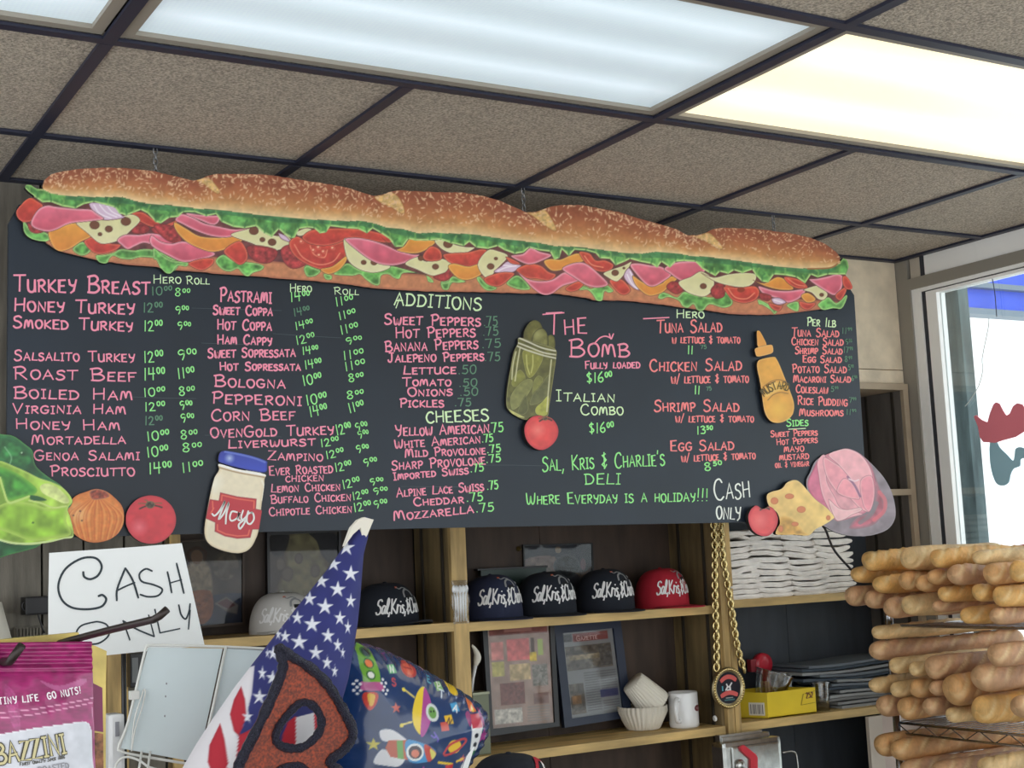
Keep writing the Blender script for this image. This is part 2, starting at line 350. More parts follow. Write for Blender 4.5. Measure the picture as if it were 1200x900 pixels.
def cutout(name, label, P, pt, thick, mt, edge_mt, cat='sign', group=None, parts=True, default='painted_face'):
    """turns a painted sheet into a sawn-out board: front faces split by painted part, one backing with the sawn edge"""
    ny, nx = pt.a.shape; A = pt.a > .5; keep = A[:-1, :-1] & A[1:, :-1] & A[:-1, 1:] & A[1:, 1:]
    idx = np.arange(ny*nx).reshape(ny, nx); J, I = np.nonzero(keep); F = np.stack([idx[J, I], idx[J, I+1], idx[J+1, I+1], idx[J+1, I]], 1)
    V = P.reshape(-1, 3).copy(); E = np.concatenate([F[:, [0, 1]], F[:, [1, 2]], F[:, [2, 3]], F[:, [3, 0]]]); key = np.sort(E, 1); kk = key[:, 0].astype(np.int64)*(ny*nx)+key[:, 1]
    u, inv, cnt = np.unique(kk, return_inverse=True, return_counts=True); B = E[cnt[inv] == 1]
    for _ in range(6):                     # even out the stair-steps of the sawn outline
        S = np.zeros_like(V); n = np.zeros(len(V)); np.add.at(S, B[:, 0], V[B[:, 1]]); np.add.at(S, B[:, 1], V[B[:, 0]]); np.add.at(n, B[:, 0], 1); np.add.at(n, B[:, 1], 1)
        m = n > 0; V[m] = V[m]*.5+.5*S[m]/n[m][:, None]
    c0 = V[np.unique(F)].mean(0); c0[1] = P[0, 0, 1]; root = empty(name, c0, label, cat, group)
    ids = pt.id.reshape(-1)[F[:, 0]]; rgb = pt.rgb.reshape(-1, 3)
    for k in (np.unique(ids) if parts else [None]):
        f = F if k is None else F[ids == k]; nm = default if (k is None or k == 0) else pt.names[k]
        us, iv = np.unique(f, return_inverse=True); f2 = iv.reshape(f.shape)
        obj_of(mesh_np(nm, V[us]-c0, f2, [mt], rgb[us]), nm, root)
    back = V+np.array([0, thick, 0]); us, iv = np.unique(F, return_inverse=True); f2 = iv.reshape(F.shape)[:, ::-1]; n0 = len(us); mp = np.full(len(V), -1); mp[us] = np.arange(n0)
    VV = np.concatenate([back[us], V[us]]); side = np.stack([mp[B[:, 0]]+n0, mp[B[:, 0]], mp[B[:, 1]], mp[B[:, 1]]+n0], 1)
    obj_of(mesh_np('backing_board', VV-c0, np.concatenate([f2, side]), [edge_mt]), 'backing_board', root)
    return root
# ============================================================ the room
T = 0.6096; XR = 2.975; YW = 1.003
M_tile = mat('ceiling tile mineral fibre', (176, 164, 149), .95, var=.24, vscale=190, bump=.5, bscale=220, detail=2)
M_bar = mat('dark painted ceiling grid', (36, 39, 58), .5)
M_rim = mat('fixture rim grey', (150, 142, 130), .5)
M_plen = mat('plenum dark', (60, 56, 52), .9)
root_c = MB().box((-2.2, -4.4, H+.02), (XR+.1, 1.3, H+.07)).build('ceiling', M_plen); tag(root_c, kind='structure')
ROWS = [-7*T+.0+k*T for k in range(9)] + [YW]       # ..., -T, 0, T, wall
COLS = [k*T for k in range(-3, 5)] + [XR]
LIGHTS = [(-2, -1, 'c'), (0, -1, 'c'), (2, -1, 'w'), (-2, -5, 'c'), (0, -5, 'c'), (2, -5, 'c')]  # the rear row is unseen, added to light the sandwich from the front
lightcells = {}
for (i, j, k) in LIGHTS:
    for d in (0, 1): lightcells[(i+d, j)] = True
tile_me = {}
for a in range(len(COLS)-1):
    for b in range(len(ROWS)-1):
        i = a-3; j = b-7
        if (i, j) in lightcells: continue
        x0, x1, y0, y1 = COLS[a], COLS[a+1], ROWS[b], ROWS[b+1]
        key = (round(x1-x0, 3), round(y1-y0, 3)); g = .004
        if key not in tile_me:
            w, d = x1-x0, y1-y0; mb = MB(); mb.box((g, g, 0.002), (w-g, d-g, .016)); o = mb.build('ceiling_tile', M_tile, None); tile_me[key] = o.data; o.parent = root_c; o.location = (x0, y0, H)
        else:
            o = bpy.data.objects.new('ceiling_tile', tile_me[key]); COL.objects.link(o); o.parent = root_c; o.location = (x0, y0, H)
for a, x in enumerate(COLS):
    x_ = min(x, XR-.012); i = a-3
    for b in range(len(ROWS)-1):          # a run of bar stops where a long fixture crosses the line
        if (i-1, b-7) in lightcells and (i, b-7) in lightcells and any(L[0]+1 == i and L[1] == b-7 for L in LIGHTS): continue
        MB().box((x_-.0125, ROWS[b]+.0125, H-.006), (x_+.0125, ROWS[b+1]-.0125, H+.001)).build('grid_bar', M_bar, root_c)
for b, y in enumerate(ROWS):
    y_ = min(y, YW-.012); MB().box((COLS[0], y_-.0125, H-.0055), (XR, y_+.0125, H+.0008)).build('grid_bar', M_bar, root_c)

def lens_mat(name, tint, s, band_hi, dark):
    m = bpy.data.materials.new(name); m.use_nodes = True; nt = m.node_tree; N = nt.nodes; K = nt.links; b = N['Principled BSDF']
    b.inputs['Base Color'].default_value = L4((215, 220, 222)); b.inputs['Roughness'].default_value = .35
    tc = N.new('ShaderNodeTexCoord'); sp = N.new('ShaderNodeSeparateXYZ'); K.new(tc.outputs['Object'], sp.inputs[0])
    # two tubes behind the lens: brighter bands along the fixture
    def M2(op, a, bb=None, c=None):
        n = N.new('ShaderNodeMath'); n.operation = op
        for i, q in enumerate((a, bb, c)):
            if q is None: continue
            if isinstance(q, (int, float)): n.inputs[i].default_value = q
            else: K.new(q, n.inputs[i])
        return n.outputs[0]
    yy = sp.outputs['Y']; out = None
    for c0 in band_hi:
        d = M2('ABSOLUTE', M2('SUBTRACT', yy, c0)); g = M2('POWER', M2('MAXIMUM', M2('SUBTRACT', 1.0, M2('MULTIPLY', d, 9.0)), 0.0), 1.5); out = g if out is None else M2('ADD', out, g)
    ends = M2('MINIMUM', 1.0, M2('MULTIPLY', M2('SUBTRACT', .6096, M2('ABSOLUTE', sp.outputs['X'])), 7.0))
    pr = M2('MULTIPLY', M2('ADD', M2('SINE', M2('MULTIPLY', sp.outputs['X'], 700.0)), M2('SINE', M2('MULTIPLY', yy, 700.0))), .03)
    f = M2('ADD', M2('MULTIPLY', M2('ADD', M2('MULTIPLY', out, ends), 0), .42), M2('ADD', dark, pr))
    mx = N.new('ShaderNodeMixRGB'); mx.inputs[1].default_value = tint[0]+(1,); mx.inputs[2].default_value = tint[1]+(1,); K.new(M2('MINIMUM', out, 1.0), mx.inputs[0])
    K.new(mx.outputs[0], b.inputs['Emission Color']); K.new(M2('MULTIPLY', f, s), b.inputs['Emission Strength'])
    bp = N.new('ShaderNodeBump'); bp.inputs['Strength'].default_value = .4; bp.inputs['Distance'].default_value = .002; K.new(pr, bp.inputs['Height']); K.new(bp.outputs[0], b.inputs['Normal'])
    return m
L_cool = lens_mat('prismatic lens lit cool white', ((.52, .70, .80), (.70, .88, 1.0)), LAMP_COOL, (-.17, .0, .17), .62)
L_warm = lens_mat('prismatic lens lit warm white', ((1.0, .86, .52), (1.0, .93, .68)), LAMP_WARM, (-.14, .13), .82)
LAB = {(-2, -1): 'cool white prismatic ceiling light in the top left corner', (0, -1): 'long cool blue-white prismatic ceiling light above the sandwich sign', (2, -1): 'long warm yellow prismatic ceiling light near the window wall'}
for n_, (i, j, k) in enumerate(LIGHTS):
    cx_ = (i+1)*T; cy_ = (j+.5)*T
    e = empty('ceiling_light', (cx_, cy_, H), LAB.get((i, j), 'added unseen ceiling light behind the viewer, number %d from the left wall' % (n_-2)), 'ceiling light', 'recessed fluorescent ceiling lights')
    e['label'] = LAB.get((i, j), ['added unseen cool ceiling light of the rear row, leftmost', 'added unseen cool ceiling light of the rear row, middle one', 'added unseen cool ceiling light of the rear row, nearest the window wall'][max(0, n_-3)])
    w, d = T-.016, T/2-.016; mb = MB()
    for (a, b) in (((-w, -d), (w, -d+.022)), ((-w, d-.022), (w, d)), ((-w, -d+.022), (-w+.022, d-.022)), ((w-.022, -d+.022), (w, d-.022))):
        mb.box((cx_+a[0], cy_+a[1], H+.001), (cx_+b[0], cy_+b[1], H+.016))
    mb.build('frame', M_rim, e)
    MB().box((cx_-w+.022, cy_-d+.022, H+.010), (cx_+w-.022, cy_+d-.022, H+.014)).build('diffuser', L_cool if k == 'c' else L_warm, e)

# ---- floor
M_floor = mat('floor pale tile', (196, 188, 176), .5, var=.15, vscale=8)
tag(MB().box((-2.2, -4.4, -.05), (XR+.1, 1.3, 0)).build('floor', M_floor), kind='structure')

# ---- back wall: beige stone panels above the shelving, grey boards left of it
M_beige = mat('beige stone panel', (226, 210, 184), .75, var=.10, vscale=9, bump=.1)
M_plank = mat('grey stained plank', (118, 112, 101), .7, var=.16, vscale=6, stretch=(8, 8, 1), bump=.15, bscale=60)
M_dark = mat('dark joint', (34, 31, 29), .9)
wb = MB().box((-2.2, 1.03, 0), (.40, 1.25, H)).box((.40, 1.03, 2.30), (XR, 1.28, H)).build('wall_back', M_dark); tag(wb, kind='structure')
x = -2.1495
while x < .39:
    MB().box((x+.002, 1.004, 0.1), (min(x+.0945, .398), 1.035, H-.003), bev=.0015).build('wall_plank', M_plank, wb); x += .0975
zj = float(atY(1030, 433, YW)[2])
for (x0, x1) in ((.40, 1.20), (1.20, 2.03), (2.03, XR-.001)):
    MB().box((x0+.001, YW, zj+.0015), (x1-.001, 1.035, H-.003), bev=.001).build('stone_panel', M_beige, wb)
    MB().box((x0+.001, YW, 2.172), (x1-.001, 1.035, zj-.0015), bev=.001).build('stone_panel', M_beige, wb)

# ---- the window wall at the right
M_alu = mat('grey anodised frame', (150, 145, 136), .45, metal=.2)
M_white = mat('white painted trim', (250, 249, 246), .4)
M_gask = mat('dark gasket', (52, 54, 62), .6)
M_lowall = mat('low wall paint', (170, 168, 164), .7)
def yx(px, py): return float(atX(px, py, XR)[1])
def zx(px, py): return float(atX(px, py, XR)[2])
zt = {k: zx(1100, v) for k, v in dict(pb=318, gb=331.5, w1=336, dk=337.5, w2=341).items()}
ye = -3.4                                   # how far the window runs towards the viewer
wr = MB().box((XR, ye, 0), (XR+.14, YW+.25, .62)).build('wall_right', M_lowall); tag(wr, kind='structure')
wn = MB(); y0 = yx(1079, 500)
wn.box((XR, y0, .62), (XR+.06, YW+.02, zt['gb'])); wn.box((XR, ye, zt['gb']), (XR+.06, YW+.02, zt['pb'])); wn.box((XR, ye, .60), (XR+.08, YW, .66)); wn.box((XR, yx(1063.5, 330), zt['pb']), (XR+.06, YW+.02, H))
win = wn.build('window_1', M_alu); tag(win, kind='structure')
MB().box((XR+.01, ye, zt['pb']), (XR+.04, yx(1080.5, 310), H-.001)).build('header_panel', M_white, win)
MB().box((XR+.012, yx(1080.5, 310), zt['pb']), (XR+.04, yx(1075, 312), H-.001)).build('gasket', M_gask, win)
MB().box((XR+.01, yx(1075, 312), zt['pb']), (XR+.04, yx(1064, 316), H-.001)).build('header_panel', mat('beige infill', (190, 180, 165), .6), win)
yA, yB, yC, yD = yx(1079, 500), yx(1089.5, 500), yx(1095.5, 500), yx(1108, 500)
MB().box((XR+.008, yB, .66), (XR+.05, yA, zt['gb'])).build('sash_strip', M_white, win)
MB().box((XR+.014, yC, .66), (XR+.05, yB, zt['gb'])).build('gasket', M_gask, win)
MB().box((XR+.008, yD, .66), (XR+.05, yC, zt['w2'])).build('sash_strip', M_white, win)
MB().box((XR+.008, ye, zt['w1']), (XR+.05, yB, zt['gb'])).build('head_strip', M_white, win)
MB().box((XR+.014, ye, zt['dk']), (XR+.05, yC, zt['w1'])).build('gasket', M_gask, win)
MB().box((XR+.008, ye, zt['w2']), (XR+.05, yC, zt['dk'])).build('head_strip', M_white, win)
MB().box((XR+.025, ye, .66), (XR+.031, yD, zt['w2'])).build('glass_pane', clear_mat('window glass', (246, 250, 250), .03), win)

# ---- outside: teal pilaster, blue fascia of the neighbouring shop, pavement
M_teal = mat('teal grey weathered paint', (96, 112, 114), .7, var=.22, vscale=5, stretch=(6, 6, 1))
X2 = XR+.16
pl = MB().box((X2, float(atX(1136, 500, X2)[1]), 0), (X2+.05, float(atX(1098, 500, X2)[1]), 3.1), bev=.004).build('outside_pilaster', M_teal)
tag(pl, 'teal-grey weathered pilaster outside, just right of the white window strips', 'pillar')
Yf = 2.2; M_blue = mat('blue shop fascia', (72, 104, 235), .6, var=.08, vscale=3); M_fas = mat('fascia rail grey', (120, 135, 150), .5)
zf = [float(atY(1160, v, Yf)[2]) for v in (371, 364, 340, 334, 290)]
e = empty('shop_fascia', (6.2, Yf, zf[0]), 'bright blue shop fascia with grey rails, seen outside at the top of the window', 'awning')
x0, x1 = 4.2, 12.0
MB().box((x0, Yf, zf[1]), (x1, Yf+.05, zf[2])).build('blue_panel', M_blue, e); MB().box((x0, Yf, zf[3]), (x1, Yf+.05, zf[4]+.4)).build('blue_panel', M_blue, e)
MB().box((x0, Yf-.04, zf[0]), (x1, Yf+.05, zf[1])).build('rail', M_fas, e); MB().box((x0, Yf-.04, zf[2]), (x1, Yf+.05, zf[3])).build('rail', M_fas, e)
for xs_ in (4.3, 11.8): MB().box((xs_-.06, Yf, -.1), (xs_+.06, Yf+.06, zf[0])).build('post', M_fas, e)
tag(MB().box((XR+.15, -8, -.15), (20, 8, -.1)).build('pavement', mat('pale pavement', (235, 235, 232), .8)), kind='structure')
# cord on the glass and decals
def flat_x(poly, X, th, name, m, parent=None, origin=None): return MB().prism([atX(a, b, X) for a, b in poly], (th, 0, 0)).build(name, m, parent, origin)
P = [atX(a, b, XR+.012) for a, b in ((1163, 317), (1162.5, 324), (1164, 332), (1166, 345), (1167, 358), (1168, 371))]
tag(MB().tube(catmull(P, 3), .0016, 6).build('window_cord', mat('thin dark cord', (70, 72, 84), .7), origin=P[0]), 'thin dark cord hanging from the window head over the blue fascia', 'cord')
P = [atX(a, b, XR+.02) for a, b in ((1159, 373), (1158, 385), (1151, 420), (1152, 432), (1147, 452), (1136, 470), (1131, 476))]
tag(MB().tube(catmull(P, 3), .0016, 6).build('window_cord', mat('pale cord', (205, 208, 205), .7), origin=P[0]), 'pale grey cord trailing down the window left of the red crown decal', 'cord')
crown = [(1141, 488), (1143.5, 486.5), (1150, 492), (1157, 495), (1160, 484), (1164, 474), (1167, 471.5), (1171, 473), (1175, 481), (1179, 487), (1183, 485), (1187, 476), (1192, 472.5), (1198, 474), (1201, 480), (1203, 492), (1201, 505), (1190, 512), (1175, 516), (1166, 519), (1152, 518), (1148, 512), (1146, 500)]
dec = empty('crown_decal', atX(1172, 500, XR+.02), 'red crown decal over a grey-blue shape stuck on the window glass', 'decal')
flat_x(crown, XR+.019, .003, 'crown', mat('red decal', (232, 128, 142), .6), dec)
flat_x([tuple(p) for p in catmull([(1160, 519), (1167, 516), (1171, 524), (1180, 533), (1187, 540), (1189, 532), (1190, 526), (1196, 524), (1203, 528), (1203, 536), (1196, 538), (1195, 546), (1188, 549), (1184, 556), (1182, 565), (1176, 569), (1168, 567), (1163, 556), (1160, 540)], 3, True)], XR+.020, .003, 'lower_shape', mat('grey blue decal', (156, 196, 212), .6), dec)
tag(flat_x([(1182, 641), (1203, 637), (1203, 650), (1182, 650)], XR+.02, .003, 'red_sticker', mat('red sticker', (225, 110, 105), .6), None, atX(1192, 643, XR+.02)), 'red sticker at the foot of the window just above the bread', 'decal')
# ============================================================ wall shelving
M_pine = mat('pine shelf edge', (204, 172, 112), .55, var=.16, vscale=5, stretch=(1, 6, 6), bump=.08, bscale=30)
M_pinev = mat('pine post', (196, 164, 106), .55, var=.2, vscale=5, stretch=(7, 7, 1), bump=.1, bscale=30)
M_side = mat('aged olive brown side panel', (116, 98, 66), .6, var=.22, vscale=5, stretch=(6, 6, 1))
M_back = mat('dark brown back panel', (70, 56, 47), .65, var=.2, vscale=4, stretch=(5, 5, 1))
M_grey = mat('taupe painted side panel', (104, 98, 92), .65, var=.1, vscale=5, stretch=(5, 5, 1))
M_taupe = mat('pale taupe edge', (176, 158, 134), .6, var=.08, vscale=6)
M_slot = mat('bronze shelf standard', (62, 56, 48), .5, metal=.3)
M_steel = mat('brushed steel', (190, 190, 186), .25, metal=1.0, var=.08, vscale=40)
YB = 1.215; X0, XA, XB, XC, XD, XE = .41, 1.176, 1.224, 2.088, 2.151, 2.945
ZT = 2.165
unit = empty('wall_shelving', (1.7, 1.1, 0), 'tall built-in wooden wall shelving with three bays behind the menu board', 'shelving')
M_haze_grey = mat('haze-tinted grey back panel', (62, 68, 76), .6, var=.12, vscale=4, stretch=(5, 5, 1))  # grey panel colour with the right bay's bluish glare haze mixed in
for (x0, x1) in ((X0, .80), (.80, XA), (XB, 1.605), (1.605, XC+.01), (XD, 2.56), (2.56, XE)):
    MB().box((x0+.001, YB, .05), (x1-.001, YB+.012, ZT)).build('back_panel', M_back if x1 < 2.2 else M_haze_grey, unit)
MB().box((X0-.02, YB+.014, .0), (XR, YB+.03, ZT)).build('back_sheet', M_dark, unit)
for (x0, x1, m) in ((XA+.004, XA+.022, M_side), (XA+.026, XB-.004, M_side), (XC+.002, XC+.022, M_side), (XC+.026, XD-.004, M_side), (XE, XE+.018, M_grey)):
    MB().box((x0, 1.0, 0), (x1, YB, ZT)).build('side_panel', m, unit)
MB().box((X0-.022, 1.0, 0), (X0, YB, ZT)).build('side_panel', M_side, unit)
MB().box((XA, .982, 0), (XB, .9995, ZT), bev=.002).build('post', M_pinev, unit)
MB().box((XC+.012, .982, 0), (XC+.038, .9995, ZT), bev=.002).build('post', M_pinev, unit)
MB().box((XC+.040, .982, 0), (XD, .9995, ZT), bev=.002).build('post', M_pinev, unit)
MB().box((XE+.002, .985, 0), (XE+.026, .9995, ZT), bev=.0015).build('post', M_taupe, unit)
MB().box((.398, .985, 0), (X0+.012, .9995, ZT), bev=.0015).build('post', M_pinev, unit)
MB().box((X0-.02, .9835, ZT-.018), (XE+.026, YB, ZT+.004), bev=.001).build('top_rail', M_taupe, unit)
for (x, y) in ((XA-.001, 1.035), (XA-.001, 1.16), (XC-.003, 1.035), (XC-.003, 1.16), (XE-.003, 1.035), (XE-.003, 1.16)):
    MB().box((x-.002, y-.005, .1), (x+.003, y+.005, ZT-.02)).build('shelf_standard', M_slot, unit)
def zof(px, py): return float(atY(px, py, .985)[2])
S1 = [zof(415, 737.5), zof(690, 719.8), zof(925, 707)+.022]; S2 = [zof(629, 877)-.01, zof(740, 864.5), zof(1017, 829)]; S0 = zof(1055, 573)
BAY = [(X0, XA+.003), (XB-.003, XC+.001), (XD-.003, XE)]
SH = {}
for b in range(3):
    for nm, z in (('a', S1[b]), ('b', S2[b]), ('c', .62)):
        MB().box((BAY[b][0], .983, z-.0245), (BAY[b][1], YB, z), bev=.001).build('shelf_board', M_pine, unit); SH[(b, nm)] = z
MB().box((BAY[2][0], .983, S0-.021), (BAY[2][1], YB, S0), bev=.001).build('shelf_board', M_taupe, unit)
MB().box((BAY[1][0], .983, S0-.021), (BAY[1][1], YB, S0), bev=.001).build('shelf_board', M_pine, unit)
pg = atY(837, 841, 1.04); MB().lathe([(.0, 0), (.009, .001), (.009, .004), (.005, .006)], (XC-.006, 1.02, pg[2]), 14, axis=(-1, 0, 0)).build('white_plug', M_white, unit)
xp = float(atY(1019, 860, .985)[0]); MB().box((xp, .985, .02), (xp+.06, .9995, S2[2]-.03), bev=.001).build('end_board', mat('pale board', (206, 194, 180), .6), unit); MB().box((xp+.062, .990, .02), (XE+.02, .9995, S2[2]-.03), bev=.001).build('end_board', mat('pale rosy board', (200, 182, 172), .6, var=.08, vscale=5), unit)
xq, xr_ = float(atY(126, 800, .98)[0]), float(atY(150, 800, .98)[0]); MB().box((xq, .978, .1), (xr_, 1.0, float(atY(140, 750, .98)[2])), bev=.001).build('end_board', M_pinev, unit)
# low cupboard doors below, out of the photograph's frame but part of the same unit
for b in range(3): MB().box((BAY[b][0]+.004, .984, .02), (BAY[b][1]-.004, 1.0, .58), bev=.002).build('cupboard_door', M_side, unit)

# ============================================================ the menu board
YBD = .600
M_chalk = mat('chalkboard slate', (28, 38, 50), .42, var=.16, vscale=2.2, bump=.03, bscale=200, spec=.45)
M_chain = mat('steel chain', (150, 150, 150), .35, metal=.9)
bp = [(9, 632), (8, 560), (10, 262), (22, 240), (60, 232), (500, 300), (965, 316), (990, 329), (1001, 346), (1017.5, 609.5), (875, 612), (700, 615.3), (500, 619), (302, 623.5)]
B3 = [atY(a, b, YBD) for a, b in bp]; bc = np.mean(B3, 0)
board = empty('menu_board', bc, 'large black menu board hand-lettered in pink and green, hanging from the ceiling', 'menu board')
MB().prism(B3, (0, .012, 0)).build('board_panel', M_chalk, board)
def chain(p0, p1, name, root, mt, link=.016, wire=.0016, w=.0045):
    p0 = np.asarray(p0, float); p1 = np.asarray(p1, float); L_ = np.linalg.norm(p1-p0); n = max(2, int(L_/(link*.72))); d = (p1-p0)/L_
    mb = MB(); a = np.array([1.0, 0, 0]) if abs(d[0]) < .9 else np.array([0, 1.0, 0]); e1 = np.cross(d, a); e1 /= np.linalg.norm(e1); e2 = np.cross(d, e1)
    for i in range(n):
        c = p0+d*L_*(i+.5)/n; e = e1 if i % 2 else e2
        mb.tube([c+d*(link/2-w)*np.sign(cos(t))*min(1, abs(cos(t))*3)+d*w*cos(t)+e*w*sin(t) for t in np.linspace(0, 2*pi, 13)[:-1]], wire, 5, closed=True)
    return mb.build(name, mt, root)
for (a, b, dx) in ((177, 176, 0), (597, 226, 0), (898, 253, 0)):
    p = atZ(a, b, H); chain((p[0], YBD+.004, H-.004), (p[0], YBD+.004, atY(a, b+40, YBD)[2]), 'hanging_chain', board, M_chain)

